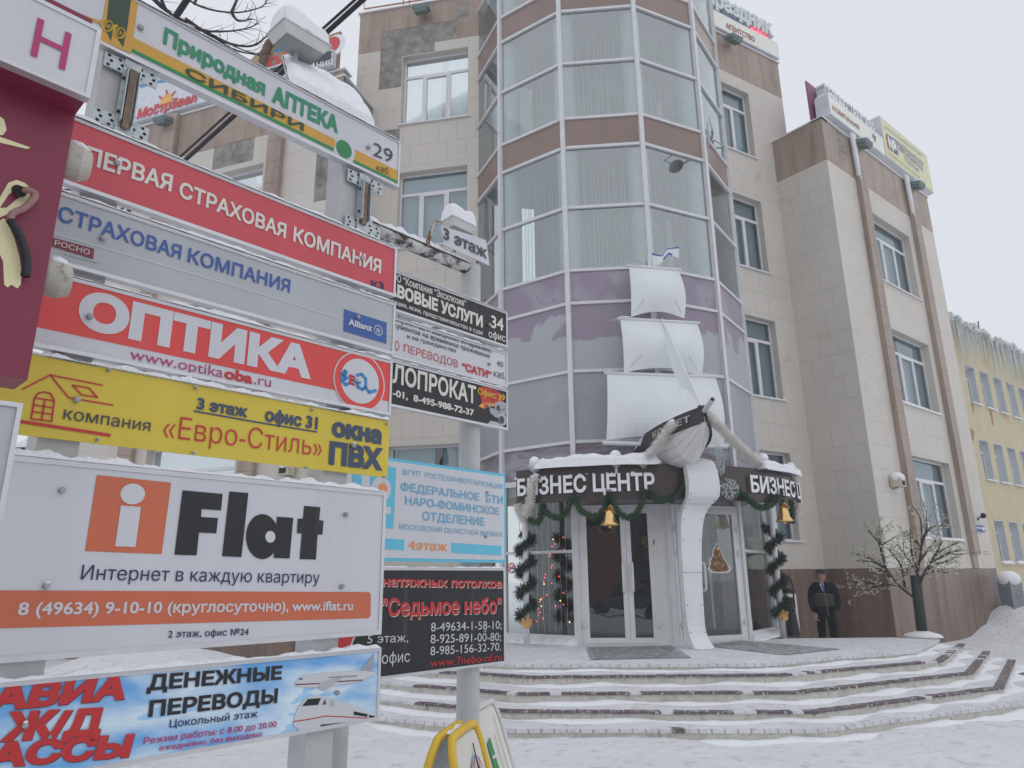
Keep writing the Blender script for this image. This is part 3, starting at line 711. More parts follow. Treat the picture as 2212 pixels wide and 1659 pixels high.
for k, (z, px) in enumerate(edges):
    P = [atz(x, y, z) for x, y in px]
    zl = edges[k+1][0]-.0 if k < 4 else -.15
    # body: front polyline, closed at the back
    if k == 0: back = [Vector((p.x, p.y, z)) for p in backline[1:]]+[TV(3, R+.05), TV(2, R-.5), TV(0, R-.5), Vector((-1.2, 17.6, z)), Vector((-2.6, 14.6, z))]
    else: back = [Vector((7.4, 15.4, z)), TV(2, R-.6), TV(0, R-.6), Vector((-3, 17.5, z)), Vector((-3.6-.3*k, 13.4, z))]
    back = [Vector((p.x, p.y, z)) for p in back]
    ring = P+back; mb = MB(); zb = -.15
    step_n = 'terrace' if k == 0 else 'step'
    top = MB(); 
    # tread as a strip mesh between this edge and the one above, slightly lumpy
    mb.quad(*ring)
    for a, b in zip(P, P[1:]):
        mb.quad(Vector((a.x, a.y, zb)), Vector((b.x, b.y, zb)), b, a, mi=1)
    if 1:
        for a, b in zip(ring[len(P)-1:], ring[len(P):]+[ring[0]]): mb.quad(a, b, Vector((b.x, b.y, zb)), Vector((a.x, a.y, zb)), mi=1)
    body = mb.build(step_n, [M['tread'], M['riser']], steps)
    # coping tiles
    d = 0; TL = .15; th = .03 if k not in (0, 4) else .045
    for a, b in zip(P, P[1:]):
        e = (b-a); L = e.length; e.normalize(); nrm = Vector((e.y, -e.x, 0))
        n = max(1, round(L/TL)); l = L/n
        for i in range(n):
            c = a+e*l*(i+.5); q = proj(c)
            alltiles.append((k, c, e, nrm, l, th, body, q))
    # ridge of drifted snow at the foot of the riser above
for i, (k, c, e, nrm, l, th, body, q) in enumerate(sorted(alltiles, key=lambda t: (not (900 < t[7][0] < 2230 and t[7][1] < 1660), {3: 0, 2: 1, 1: 2, 4: 3, 0: 4}[t[0]]))):
    mb = MB() if i < 290 else crest
    mb.obox(Vector((c.x, c.y, c.z-th/2+.006+rnd.uniform(-.003, .003)))-nrm*.05+nrm*.012, e*(l/2-(.006 if k not in (0, 4) else .009)), nrm*.062, Vector((0, 0, th/2)))
    if i < 290:
        mi = M['tread'] if rnd.random() < (.92 if k == 0 else .85 if k == 4 else .08) else M['coping']
        mb.build('coping_tile', mi, body)
crest.build('coping_tiles', M['tread'], steps, kind='stuff')
# drifts of snow on the treads
for k in range(0, 5):
    P = [atz(x, y, edges[k][0]) for x, y in edges[k][1]]; zl = edges[k+1][0] if k < 4 else -.045
    mb = MB(); rows = []; cur = []
    for a, b in zip(P, P[1:]):
        e = (b-a); L = e.length; e.normalize(); nrm = Vector((e.y, -e.x, 0)); n = max(2, int(L/.09))
        for i in range(n):
            p = a+e*L*i/n; s = (p.x*1.3+p.y*.7)
            hgt = (edges[k][0]-zl)*.36*max(.0, .45+.35*sin(s*2.1+k)+.25*sin(s*5.3+k*2)+rnd.uniform(-.12, .12)); dep = .16+.1*sin(s*3+k)
            b0 = Vector((p.x, p.y, zl)); rows.append([b0+nrm*.002+Vector((0, 0, hgt)), b0+nrm*dep*.4+Vector((0, 0, hgt*.55+.006)), b0+nrm*dep+Vector((0, 0, .004)), b0+nrm*(dep+.02)-Vector((0, 0, .02))])
    for a, b in zip(rows, rows[1:]):
        for j in range(3): mb.quad(a[j], a[j+1], b[j+1], b[j])
    mb.build('drifted_snow', M['snow_fine'], steps, smooth=True)
# entrance mats: steel grating
def gmat(px, lab):
    q = [atz(x, y, ZT) for x, y in px]; mb = MB(); g = MB(); up = Vector((0, 0, .012))
    lerp = lambda s, t: (q[0]*(1-s)+q[1]*s)*(1-t)+(q[3]*(1-s)+q[2]*s)*t
    mb.quad(*[p+Vector((0, 0, .004)) for p in q]); L = (q[1]-q[0]).length; n = int(L/.05); m_ = int((q[3]-q[0]).length/.06)
    r = thing('entrance_mat', lab, 'doormat', (q[0]+q[2])/2)
    mb.build('mat_base', mat('mat_base_'+str(int(px[0][0])), (.1, .11, .12, 1), .7, dirt=(.6, .6, .62, 1), dscale=5, dlo=.4, dhi=.6), r)
    for i in range(n+1):
        s = i/n; a, b = lerp(s, 0)+up, lerp(s, 1)+up; d = (q[1]-q[0]).normalized()*.008; g.quad(a-d, a+d, b+d, b-d)
    for j in range(m_+1):
        t = j/m_; a, b = lerp(0, t)+up, lerp(1, t)+up; d = (q[3]-q[0]).normalized()*.02; g.quad(a-d, a+d, b+d, b-d)
    g.build('grating', mat('grating_'+str(int(px[0][0])), (.42, .44, .45, 1), .6, metal=.3, dirt=(.75, .75, .78, 1), dscale=8, dlo=.48, dhi=.58), r, kind='stuff')
gmat([c4(1440, 488), c4(2020, 476), c4(2150, 558), c4(1472, 572)], 'frosted rubber grating mat before the left glass double door')
gmat([r5(150, 440), r5(430, 412), r5(1045, 465), r5(690, 502)], 'frosted rubber grating mat before the right glass door')
# ------------------------------------------------------------------ canopy with fascia letters
def cyl(x, y, Rc):
    d = ray(x, y); A = d.x**2+d.y**2; B = -2*(d.x*T.x+d.y*T.y); C_ = T.x**2+T.y**2-Rc*Rc; D = B*B-4*A*C_
    if D < 0: D = 0
    t = (-B-sqrt(D))/2/A; return CAM+d*t
def cang(v): return atan2(v.x-T.x, -(v.y-T.y))
def CP(a, r, z): return T+Vector((sin(a), -cos(a), 0))*r+Vector((0, 0, z))
r3 = lambda x, y: (1106+.28127*x, 864+.28127*y)
RC = 4.6; ca0, ca1 = radians(-33.4), radians(56); FZ0, FZ1 = 3.3, 4.0
cano = thing('entrance_canopy', 'curved brown canopy over the glass doors with БИЗНЕС ЦЕНТР letters on its fascia', 'canopy', (T.x, T.y-4.6, 3.3))
M['fascia'] = mat('fascia_brown', col(62, 50, 48, 1.1), .35, var=.08)
def arcband(r0, r1, z0, z1, a0, a1, n=48):
    mb = MB()
    for i in range(n):
        p, q = a0+(a1-a0)*i/n, a0+(a1-a0)*(i+1)/n
        mb.quad(CP(p, r1, z0), CP(q, r1, z0), CP(q, r1, z1), CP(p, r1, z1)); mb.quad(CP(q, r0, z0), CP(p, r0, z0), CP(p, r0, z1), CP(q, r0, z1))
        mb.quad(CP(p, r0, z0), CP(q, r0, z0), CP(q, r1, z0), CP(p, r1, z0)); mb.quad(CP(p, r1, z1), CP(q, r1, z1), CP(q, r0, z1), CP(p, r0, z1))
    for a in (a0, a1): mb.quad(CP(a, r0, z0), CP(a, r1, z0), CP(a, r1, z1), CP(a, r0, z1))
    return mb
arcband(RC-.08, RC, FZ0, FZ1, ca0, ca1).build('fascia', M['fascia'], cano, smooth=False)
arcband(R-.05, RC-.081, 3.72, 3.82, ca0, ca1).build('canopy_roof', M['white_frame'], cano)
def ctext(s, a0, a1, z0, z1, r, mt, mt2, depth=.07):
    v, f = textdata(s, .03, 0, 0); h = refh('cap', .03); x0 = min(q[0] for q in v); x1 = max(q[0] for q in v)
    def mk(rr, name, m, ex=0, back=False):
        mb = MB(); A = lambda q: a0+(a1-a0)*(q[0]-x0)/(x1-x0)
        mb.v = [tuple(CP(A(q), rr, z0+(z1-z0)*q[1]/h)) for q in v]; mb.f = list(f)
        if ex:
            n = len(v); mb.v += [tuple(CP(A(q), rr-ex, z0+(z1-z0)*q[1]/h)) for q in v]
            ed = {}
            for t in f:
                for i in range(len(t)):
                    e = (t[i], t[(i+1) % len(t)]); ed[e] = 1
            for (a, b) in ed:
                if (b, a) not in ed: mb.f.append((b, a, a+n, b+n))
        mb.mi = [0]*len(mb.f); return mb.build(name, m, cano)
    mk(r+depth, 'fascia_lettering', mt); mk(r+depth-.002, 'letter_sides', mt2, depth)
M['let_w'] = mat('letter_white', (.82, .82, .84, 1), .4, var=.03); M['let_s'] = mat('letter_side', (.16, .15, .16, 1), .5)
aL0 = cang(cyl(*r3(40, 740), RC)); aL1 = cang(cyl(*r3(1090, 640), RC)); zb = cyl(*r3(1000, 695), RC).z; zt_ = cyl(*r3(1040, 562), RC).z
aR0 = cang(cyl(*r3(1815, 650), RC))
ctext('БИЗНЕС ЦЕНТР', ca0+.015, aL1, zb, zt_, RC, M['let_w'], M['let_s'])
ctext('БИЗНЕС Ц', aR0, ca1+.02, zb+.02, zt_+.02, RC, M['let_w'], M['let_s'])
def arcsnow(a0, a1, r, z, dep, h, seed, n=60):
    rnd = random.Random(seed); mb = MB(); rows = []
    for i in range(n+1):
        a = a0+(a1-a0)*i/n; e = min(1, min(i, n-i)/3+.15); t = (.88+.1*sin(i*.2+seed)+.04*sin(i*.7)+rnd.uniform(-.015, .015))*e
        rows.append([CP(a, r+dep*.55, z-.03*t), CP(a, r+dep*.5, z+h*t*.6), CP(a, r+.1*dep, z+h*t), CP(a, r-dep*.45, z+h*t*.8), CP(a, r-dep*.6, z-.02)])
    for a, b in zip(rows, rows[1:]):
        for j in range(4): mb.quad(a[j], b[j], b[j+1], a[j+1])
    mb.quad(*rows[0]); mb.quad(*rows[-1][::-1])
    return mb.build('canopy_snow', M['snow'], cano, smooth=True)
arcsnow(radians(-27), radians(4), RC+.02, 3.99, .36, .25, 3); arcsnow(radians(34), ca1-.03, RC+.02, 3.99, .34, .22, 5)
mb = MB()
for i in range(26):   # snow on the letters
    a = random.choice([random.uniform(ca0, aL1), random.uniform(aR0, ca1)]); mb.sphere(CP(a, RC+.04, zt_+.01), random.uniform(.02, .045), 6, 5, .6)
mb.build('letter_snow', M['snow_fine'], cano, kind='stuff')
# canopy posts
def post(px, lab, top):
    b = atz(*px, ZT); mb = MB(); b.z = 0
    mb.tube([b+Vector((0, 0, ZT-.05)), b+Vector((0, 0, top))], .062, 16); o = mb.build('canopy_post', mat('post_white_'+str(px[0]), (.78, .78, .8, 1), .4, dirt=(.3, .2, .12, 1), dscale=6, dlo=.72, dhi=.8), cano, smooth=True)
    return b
pL = post((1138, 1395), '', 3.5); pR = post((1693, 1375), '', 3.5)
# ball lamps on the canopy edge
for i, (px, rr) in enumerate((((1155, 1008), RC), ((1330, 995), RC), ((1649, 1000), RC-.1), ((1708, 1018), RC-.35))):
    c = cyl(*px, rr); lt = thing('canopy_lamp', ['snow capped round lamp at the left end of the canopy', 'snow capped round lamp above the left gold bell', 'snow capped round lamp above the right БИЗНЕС letters', 'half hidden round lamp at the far right end of the canopy'][i], 'lamp', c, 'lamps along the top of the canopy')
    mb = MB(); mb.sphere(c, .13, 14, 9); mb.build('lamp_globe', M['globe'] if 'globe' in M else M.setdefault('globe', mat('lamp_globe', (.5, .52, .55, 1), .15, spec=.8)), lt, smooth=True)
    mb = MB(); mb.lathe(c+Vector((0, 0, -.01)), [(.14, 0), (.145, .02), (.14, .035)], n=18); mb.build('lamp_ring', M['alu'], lt)
    mb = MB(); mb.sphere(c+Vector((0, 0, .1)), .115, 12, 7, 1.0); mb.build('snow_cap', M['snow_fine'], lt, smooth=True)
    mb = MB(); mb.tube([c-Vector((0, 0, .12)), c-Vector((0, 0, .26))], .03, 8); mb.build('lamp_stem', M['alu'], lt)
# ------------------------------------------------------------------ ship: hull, mast, sails
SD = radians(9.7); sv = Vector((sin(SD), -cos(SD), 0)); V2 = T+sv*R; st = Vector((cos(SD), sin(SD), 0))
SP = lambda r, t, z: V2+sv*r+st*t+Vector((0, 0, z))
ship = thing('sailing_ship_decoration', 'white sailing ship with three square sails and a dark gunwale mounted above the entrance', 'ship decoration', SP(0, 0, 3.9))
def section(r):
    s = max(0, min(1, (r+.1)/2.3)); hb = .64*(1-s**2.6)**.9*(.93+.3*s*(1-s))+.015; zg = 4.36+.33*s**1.2; zk = 3.9+.05*s+max(0, r-1.45)*.78
    zk = min(zk, zg-.06); pts = []
    for i in range(9):
        f = i/8; y = hb*f**(.2+.55*s); z = zk+(zg-zk)*f; pts.append((y, z))
    return pts, hb, zg, zk
mb = MB(); n = 24; secs = []
for i in range(n+1):
    r = -.1+2.3*i/n; p, hb, zg, zk = section(r); secs.append((r, p, hb, zg, zk))
for (ra, pa, *_), (rb, pb, *_) in zip(secs, secs[1:]):
    for sgn in (1, -1):
        for j in range(8):
            oa = .35*max(0, (pa[j][1]-4.0))*(ra/2.2)**2*.6; 
            mb.quad(SP(ra, sgn*pa[j][0], pa[j][1]), SP(rb, sgn*pb[j][0], pb[j][1]), SP(rb, sgn*pb[j+1][0], pb[j+1][1]), SP(ra, sgn*pa[j+1][0], pa[j+1][1]))
mb.build('hull', mat('hull_white', (.72, .72, .7, 1), .4, var=.06, scale=2, dirt=(.4, .36, .3, 1), dscale=3, dlo=.66, dhi=.9), ship, smooth=True)
M['gunw'] = mat('gunwale_dark', (.022, .018, .02, 1), .4)
mb = MB()
for (ra, pa, ha, ga, _), (rb, pb, hb_, gb, _) in zip(secs, secs[1:]):
    for sgn in (1, -1):
        ff = lambda r: .12+.13*min(1, max(0, (r-.45)/.2)); fa, fb = ff(ra), ff(rb)
        o = .015
        mb.quad(SP(ra, sgn*(ha+o), ga-.1), SP(rb, sgn*(hb_+o), gb-.1), SP(rb, sgn*(hb_+o), gb-.05+fb), SP(ra, sgn*(ha+o), ga-.05+fa))
        mb.quad(SP(ra, sgn*(ha-.03), ga-.1), SP(rb, sgn*(hb_-.03), gb-.1), SP(rb, sgn*(hb_-.03), gb-.05+fb), SP(ra, sgn*(ha-.03), ga-.05+fa))
        mb.quad(SP(ra, sgn*(ha+o), ga-.05+fa), SP(rb, sgn*(hb_+o), gb-.05+fb), SP(rb, sgn*(hb_-.03), gb-.05+fb), SP(ra, sgn*(ha-.03), ga-.05+fa))
mb.build('gunwale', M['gunw'], ship)
mb = MB(); rows = []
for (ra, pa, ha, ga, _) in secs[:-1]:
    fa = .12 if ra > .7 else .0; lump = .13*math.exp(-((ra-.25)/.35)**2)
    rows.append([SP(ra, -ha-.01, ga+.08+fa), SP(ra, -ha*.9, ga+.13+fa+lump), SP(ra, 0, ga+.14+fa+lump), SP(ra, ha*.9, ga+.13+fa+lump), SP(ra, ha+.01, ga+.08+fa)])
for a, b in zip(rows, rows[1:]):
    for j in range(4): mb.quad(a[j], b[j], b[j+1], a[j+1])
mb.build('deck_snow', M['snow'], ship, smooth=True)
mb = MB()
for frac in (.35, .6, .82):
    for sgn in (-1, 1):
        mb.tube([SP(r_, sgn*(p_[max(1, int(frac*8))][0]+.004), p_[max(1, int(frac*8))][1]) for r_, p_, *_ in secs[1:-1]], .0035, 4)
mb.build('plank_seams', mat('seam_grey', (.33, .32, .3, 1), .8), ship)
# name board letters on the port side
v, f = textdata('КОРВЕТ', .01); x0 = min(q[0] for q in v); x1 = max(q[0] for q in v); h = refh('cap', .01); mb = MB()
for q in v:
    r = 1.05+.95*(q[0]-x0)/(x1-x0); _, hb, zg, _ = section(r); mb.v.append(tuple(SP(r, -hb-.05, zg-.02+.12*q[1]/h)))
mb.f = f; mb.mi = [0]*len(f); mb.build('name_lettering', mat('ship_letters', (.55, .52, .47, 1), .4), ship)
mb = MB(); mb.tube([SP(1.95, 0, 4.72), SP(2.55, 0, 4.93)], .05, 12); mb.build('bowsprit', M['post'], ship, smooth=True)
mb = MB(); mb.tube([SP(2.552, 0, 4.931), SP(2.556, 0, 4.932)], .038, 12); mb.build('bowsprit_mouth', M['hole'], ship)
mb = MB(); mb.tube([SP(.18, -.08, 4.3), SP(.18, -.08, 8.95)], .04, 10); mb.build('mast', M['white_frame'], ship, smooth=True)
M['sail'] = mat('sail_cloth', (.74, .77, .79, 1), .7, var=.03, scale=2)
sails = [((-.66, 8.51), (.51, 8.49), (.55, 7.34), (-.68, 7.31), .09), ((-.93, 7.24), (.85, 7.23), (.85, 6.03), (-.91, 6.03), .13), ((-1.29, 5.99), (1.16, 6.0), (1.22, 4.5), (-1.37, 4.56), .16)]
for si, (tl, tr_, br, bl_, bulge) in enumerate(sails):
    n = 14; G = []
    for j in range(n+1):
        row = []
        for i in range(n+1):
            s, t = i/n, j/n; u = (tl[0]*(1-s)+tr_[0]*s)*(1-t)+(bl_[0]*(1-s)+br[0]*s)*t; z = (tl[1]*(1-s)+tr_[1]*s)*(1-t)+(bl_[1]*(1-s)+br[1]*s)*t
            bu = sin(pi*t); u += bu*(.07 if s > .5 else -.0)*(2*s-1 if s > .5 else 0); z += t**3*sin(pi*s)*.12
            row.append(SP(.4+bulge*2*sin(pi*s)*sin(pi*t*.9)+.06*bu, u, z))
        G.append(row)
    mb = MB()
    for j in range(n):
        for i in range(n): mb.quad(G[j][i], G[j][i+1], G[j+1][i+1], G[j+1][i])
    s_ = mb.build('sail', M['sail'], ship, smooth=True)
    mb = MB(); mb.tube([SP(.4, tl[0]-.06, tl[1]+.02), SP(.4, tr_[0]+.06, tr_[1]+.02)], .035, 8); mb.build('yard', M['white_frame'], ship, smooth=True)
    mb = MB()
    for q in ((n-1, 1, n-4, 3), (n-1, n-1, n-4, n-3)):
        if si < 2: mb.tube([G[q[0]][q[1]]+sv*.01, G[q[2]][q[3]]+sv*.012], .004, 4)
    if mb.v: mb.build('sail_crease', M['joint'], s_)
    ridge(s_, SP(.4, tl[0]-.02, tl[1]+.05), SP(.4, tl[0]+.25, tl[1]+.05), .06, .03, sv, 'sail_snow', seed=si, seg=.04)
mb = MB(); mb.tube([SP(.4, -1.45, 4.5), SP(.4, 1.3, 4.47)], .045, 8); mb.build('yard', M['white_frame'], ship, smooth=True)
# jib: narrow triangular sail from the mast down to the bow
n = 12; mb = MB(); A = SP(.42, .02, 7.3); B = SP(2.12, 0, 4.85); C_ = SP(1.15, -.02, 5.6)
lead = [A.lerp(B, i/n) for i in range(n+1)]; q1 = catmull([A, SP(.72, -.04, 6.45), C_, SP(1.45, 0, 5.4), B], 3); q1 = [q1[int(i*(len(q1)-1)/n)] for i in range(n+1)]
for i in range(n): mb.quad(lead[i], lead[i+1], q1[i+1], q1[i])
mb.build('jib_sail', M['sail'], ship)
mb = MB(); mb.tube([A, B], .018, 6); mb.tube([C_, SP(1.3, -.02, 4.85)], .006, 5); mb.tube([SP(1.2, 0, 5.5), SP(1.9, 0, 4.95)], .006, 5); mb.build('rigging', M['white_frame'], ship)
# pennant
mb = MB(); fl = Plane(SP(.2, -.08, 0), atan2(st.x, st.y)); fl.e = st; fl.n = sv
pts = [((1408, 546), (1410, 575)), ((1420, 550), (1425, 573)), ((1431, 552), (1433, 563)), ((1440, 538), (1443, 550)), ((1452, 535), (1452, 552)), ((1467, 533), (1466, 558))]
rows = [(fl.P(*a, .05*sin(i*1.3)), fl.P(*b, .05*sin(i*1.3))) for i, (a, b) in enumerate(pts)]
for a, b in zip(rows, rows[1:]): mb.quad(a[0], b[0], b[1], a[1])
fg = mb.build('pennant', M['sail'], ship)
mb = MB()
for a, b in zip(rows, rows[1:]):
    mb.quad(a[0]+sv*.004, b[0]+sv*.004, b[0].lerp(b[1], .15)+sv*.004, a[0].lerp(a[1], .15)+sv*.004)
    if a is rows[2] or a is rows[3]: mb.quad(a[1]+sv*.004, b[1]+sv*.004, b[0].lerp(b[1], .75)+sv*.004, a[0].lerp(a[1], .6)+sv*.004)
mb.build('pennant_border', mat('pennant_blue', (.03, .12, .38, 1), .6), fg)
# ------------------------------------------------------------------ white ribbon-shaped bracket in front of the doors
rb = thing('ribbon_column', 'white sheet metal column curling over the canopy between the two doors', 'column', CP(radians(8.5), 4.6, ZT))
AB = radians(13.6)
prof = [(4.15, 4.02, .33, -.02), (4.35, 4.12, .33, 0), (4.62, 4.1, .33, 0), (4.8, 3.98, .33, 0), (4.9, 3.7, .33, 0), (4.88, 3.38, .33, -.0), (4.8, 3.26, .31, -.03), (4.68, 3.12, .27, -.1), (4.62, 2.9, .24, -.16), (4.6, 2.5, .22, -.21), (4.6, 1.9, .2, -.24), (4.6, 1.3, .19, -.25), (4.62, .8, .18, -.24), (4.8, .52, .2, -.2)]
bs = Vector((cos(AB), sin(AB), 0)); bd = Vector((sin(AB), -cos(AB), 0)); BP = lambda r, t, z: T+bd*r+bs*t+Vector((0, 0, z))
mb = MB(); M['ribbon'] = mat('ribbon_sheet', (.76, .77, .78, 1), .35, var=.04, scale=1.5)
fine = [tuple(v) for v in [(a[0], a[1], a[2], a[3]) for a in prof]]
f4 = []
P4 = [np.array(p) for p in fine]; P4 = [2*P4[0]-P4[1]]+P4+[2*P4[-1]-P4[-2]]
for i in range(1, len(P4)-2):
    for j in range(4):
        t = j/4; a, b, c, d = P4[i-1:i+3]; f4.append(.5*((2*b)+(c-a)*t+(2*a-5*b+4*c-d)*t*t+(3*b-a-3*c+d)*t**3))
f4.append(P4[-2])
th = .16
for a, b in zip(f4, f4[1:]):
    la, ra_, lb, rb_ = a[3]-a[2], a[3]+a[2], b[3]-b[2], b[3]+b[2]; ta = th if a[1] < 3.9 else .1; tb = th if b[1] < 3.9 else .1
    mb.quad(BP(a[0], la, a[1]), BP(a[0], ra_, a[1]), BP(b[0], rb_, b[1]), BP(b[0], lb, b[1]))
    mb.quad(BP(a[0]-ta, la, a[1]), BP(b[0]-tb, lb, b[1]), BP(b[0]-tb, rb_, b[1]), BP(a[0]-ta, ra_, a[1]))
    mb.quad(BP(a[0], la, a[1]), BP(b[0], lb, b[1]), BP(b[0]-tb, lb, b[1]), BP(a[0]-ta, la, a[1])); mb.quad(BP(a[0], ra_, a[1]), BP(a[0]-ta, ra_, a[1]), BP(b[0]-tb, rb_, b[1]), BP(b[0], rb_, b[1]))
mb.build('ribbon', M['ribbon'], rb)
mb = MB()
for a in f4[20::4]:
    for sg in (-1, 1): mb.obox(BP(a[0]+.004, a[3]+sg*(a[2]-.04), a[1]), bs*.008, bd*.004, Vector((0, 0, .008)))
mb.build('rivets', M['hole'], rb, kind='stuff')
mb = MB()
for k_ in (26, 40): a = f4[min(k_, len(f4)-1)]; mb.obox(BP(a[0]+.003, a[3], a[1]), bs*a[2], bd*.002, Vector((0, 0, .003)))
mb.build('sheet_seams', M['joint'], rb)
ridge(rb, BP(4.45, -.3, 4.1), BP(4.45, .3, 4.1), .3, .05, bd, 'snow_cap', seed=8, seg=.05)
# ------------------------------------------------------------------ garlands
M['pine'] = mat('pine_needles', (.018, .06, .02, 1), .8, var=.3, scale=12)
M['pine_dk'] = mat('pine_tufts', (.02, .045, .025, 1), .8, var=.4, scale=9)
M['tinsel'] = mat('white_tinsel', (.78, .76, .72, 1), .6, var=.08, scale=10)
sw = [[(130, 915), (170, 942), (215, 925), (238, 800)], [(238, 800), (260, 860), (350, 905), (420, 860), (460, 740)], [(468, 740), (530, 850), (630, 892), (700, 850), (740, 760)], [(762, 745), (800, 840), (895, 905), (970, 850), (1030, 690)], [(1048, 690), (1080, 740), (1180, 772), (1270, 730), (1330, 620), (1350, 500)], [(1715, 690), (1790, 740), (1900, 826), (1990, 800), (2040, 735)], [(2140, 760), (2152, 850), (2150, 945)]]
garl = ['green garland swag nearest the left canopy post', 'green garland swag under the letters НЕ of the left fascia', 'green garland swag just left of the left bell', 'green garland swag just right of the left bell', 'green garland swag rising to the top of the white ribbon column', 'green garland swag left of the right bell', 'short green garland hanging at the right end of the canopy']
for i, s in enumerate(sw):
    path = catmull([cyl(*r3(*p), RC+.1) for p in s], 8)
    g = thing('garland_swag', garl[i], 'garland', path[0], 'green garland swags along the canopy')
    mb = MB(); mb.tube(path, .045, 7); mb.build('garland_core', M['pine'], g)
    fuzz(path, .05, 1300, .078, .005, seed=i).build('garland_needles', M['pine'], g, kind='stuff')
def tins(pts, lab, Rr=.075, dens=2600, L=.1, snow=()):
    path = catmull(pts, 8); g = thing('tinsel_garland', lab, 'tinsel garland', path[0], 'white tinsel garlands around the ship')
    mb = MB(); mb.tube(path, Rr*.55, 8); mb.build('tinsel_core', M['tinsel'], g, smooth=True)
    fuzz(path, Rr, dens, L, .0035, seed=len(lab)).build('tinsel_strands', M['tinsel'], g, kind='stuff')
    mb = MB(); rnd = random.Random(len(lab))
    for i, p in enumerate(path):
        if rnd.random() < (snow or .5): mb.sphere(p+Vector((rnd.uniform(-.02, .02), 0, Rr*.6)), Rr*rnd.uniform(.45, .85), 8, 6, .7)
    if mb.v: mb.build('tinsel_snow', M['snow_fine'], g, smooth=True, kind='stuff')
_, hb19, zg19, _ = section(1.75)
tins([cyl(*r3(990, 500), RC), cyl(*r3(990, 500), RC).lerp(SP(1.7, -hb19-.1, zg19+.06), .4)-Vector((0, 0, .02)), cyl(*r3(990, 500), RC).lerp(SP(1.7, -hb19-.1, zg19+.06), .75), SP(1.7, -hb19-.1, zg19+.06)], 'white tinsel garland climbing from the canopy to the left side of the bow', snow=.7)
tins([SP(2.15, .05, 4.75), SP(2.15, .05, 4.75).lerp(cyl(*r3(1960, 540), RC-.1), .5)-Vector((0, 0, .04)), cyl(*r3(1960, 540), RC-.1)], 'white tinsel garland stretched from the bow tip to the right half of the canopy', snow=.45)
tins([cyl(*r3(2150, 590), RC), cyl(*r3(2185, 700), RC-.1), cyl(*r3(2195, 880), RC-.1)], 'white tinsel garland hanging at the right canopy end', Rr=.06, snow=.01)
tins([cyl(*r3(190, 590), RC+.1), cyl(*r3(150, 640), RC+.14), cyl(*r3(140, 780), RC+.14), cyl(*r3(100, 890), RC+.1)], 'white tinsel garland hanging over the first letters above the left canopy post', snow=.1)
tins([cyl(*r3(45, 800), RC+.05), cyl(*r3(60, 870), RC+.05), cyl(*r3(98, 925), RC+.05)], 'short loop of white tinsel at the top of the left canopy post', Rr=.07, snow=.01)
# pine spirals round the posts, with a gold bow each
for b, z0, z1, sd, lab in ((pL, .95, 2.75, 1, 'left'), (pR, .95, 2.95, 2, 'right')):
    path = []; n = 60
    for i in range(n+1):
        a = i/n*2*pi*4.2+sd; path.append(b+Vector((cos(a)*.15, sin(a)*.15, z0+(z1-z0)*i/n)))
    g = thing('pine_spiral', 'dark pine garland wound round the %s white canopy post' % lab, 'garland', b+Vector((0, 0, z0)), 'pine garlands on the canopy posts')
    mb = MB(); mb.tube(path, .02, 6); mb.build('garland_core', M['pine_dk'], g)
    fz = fuzz(path, .06, 700, .12, .009, seed=sd); fz.build('garland_needles', M['pine_dk'], g, kind='stuff')
    c = b+Vector((0, 0, z0+.02))-ray(1138, 1300).normalized()*.16; bw_ = MB(); rn = random.Random(sd)
    for i in range(26):
        d = Vector((rn.uniform(-1, 1), rn.uniform(-.5, .5), rn.uniform(-1, 1))).normalized(); s = d.cross(Vector((0, 1, 0))).normalized()*.03
        bw_.quad(c, c+d*.09-s, c+d*.13, c+d*.09+s)
    tag(bw_.build('ribbon_bow', mat('gold_ribbon_'+lab, col(205, 160, 90), .4), None), 'gold ribbon bow tied to the %s canopy post' % lab, 'bow', 'gold bows on the canopy posts')
# bells
M['gold'] = mat('gold_metal', (.75, .5, .2, 1), .22, metal=.9, var=.1)
for px, lab in (((749, 905), 'gold bell hanging under the left half of the canopy'), ((2088, 880), 'gold bell hanging by the right canopy post')):
    c = cyl(*r3(*px), RC+.12); g = thing('gold_bell', lab, 'bell', c-Vector((0, 0, .15)), 'gold bells hanging from the canopy')
    mb = MB(); mb.lathe(c-Vector((0, 0, .15)), [(.17, 0), (.175, .02), (.15, .06), (.115, .12), (.1, .2), (.085, .27), (.05, .31), (.01, .325)], n=24); mb.build('bell_body', M['gold'], g, smooth=True)
    mb = MB(); mb.sphere(c-Vector((0, 0, .17)), .035, 10, 6); mb.build('bell_clapper', M['gold'], g, smooth=True)
    rn = random.Random(4); mb = MB()
    for i in range(18):
        d = Vector((rn.uniform(-1, 1), rn.uniform(-1, .2), rn.uniform(-.6, 1))).normalized(); s = d.cross(Vector((0, 1, 0))).normalized()*.03; q = c+Vector((0, 0, .15))
        mb.quad(q, q+d*.08-s, q+d*.12, q+d*.08+s)
    mb.build('bell_ribbon', M['gold'], g)
    fuzz([c+Vector((0, 0, .15)), c+Vector((0, 0, .55))], .05, 500, .09, .006, seed=9).build('bell_sprig', M['pine_dk'], g, kind='stuff')
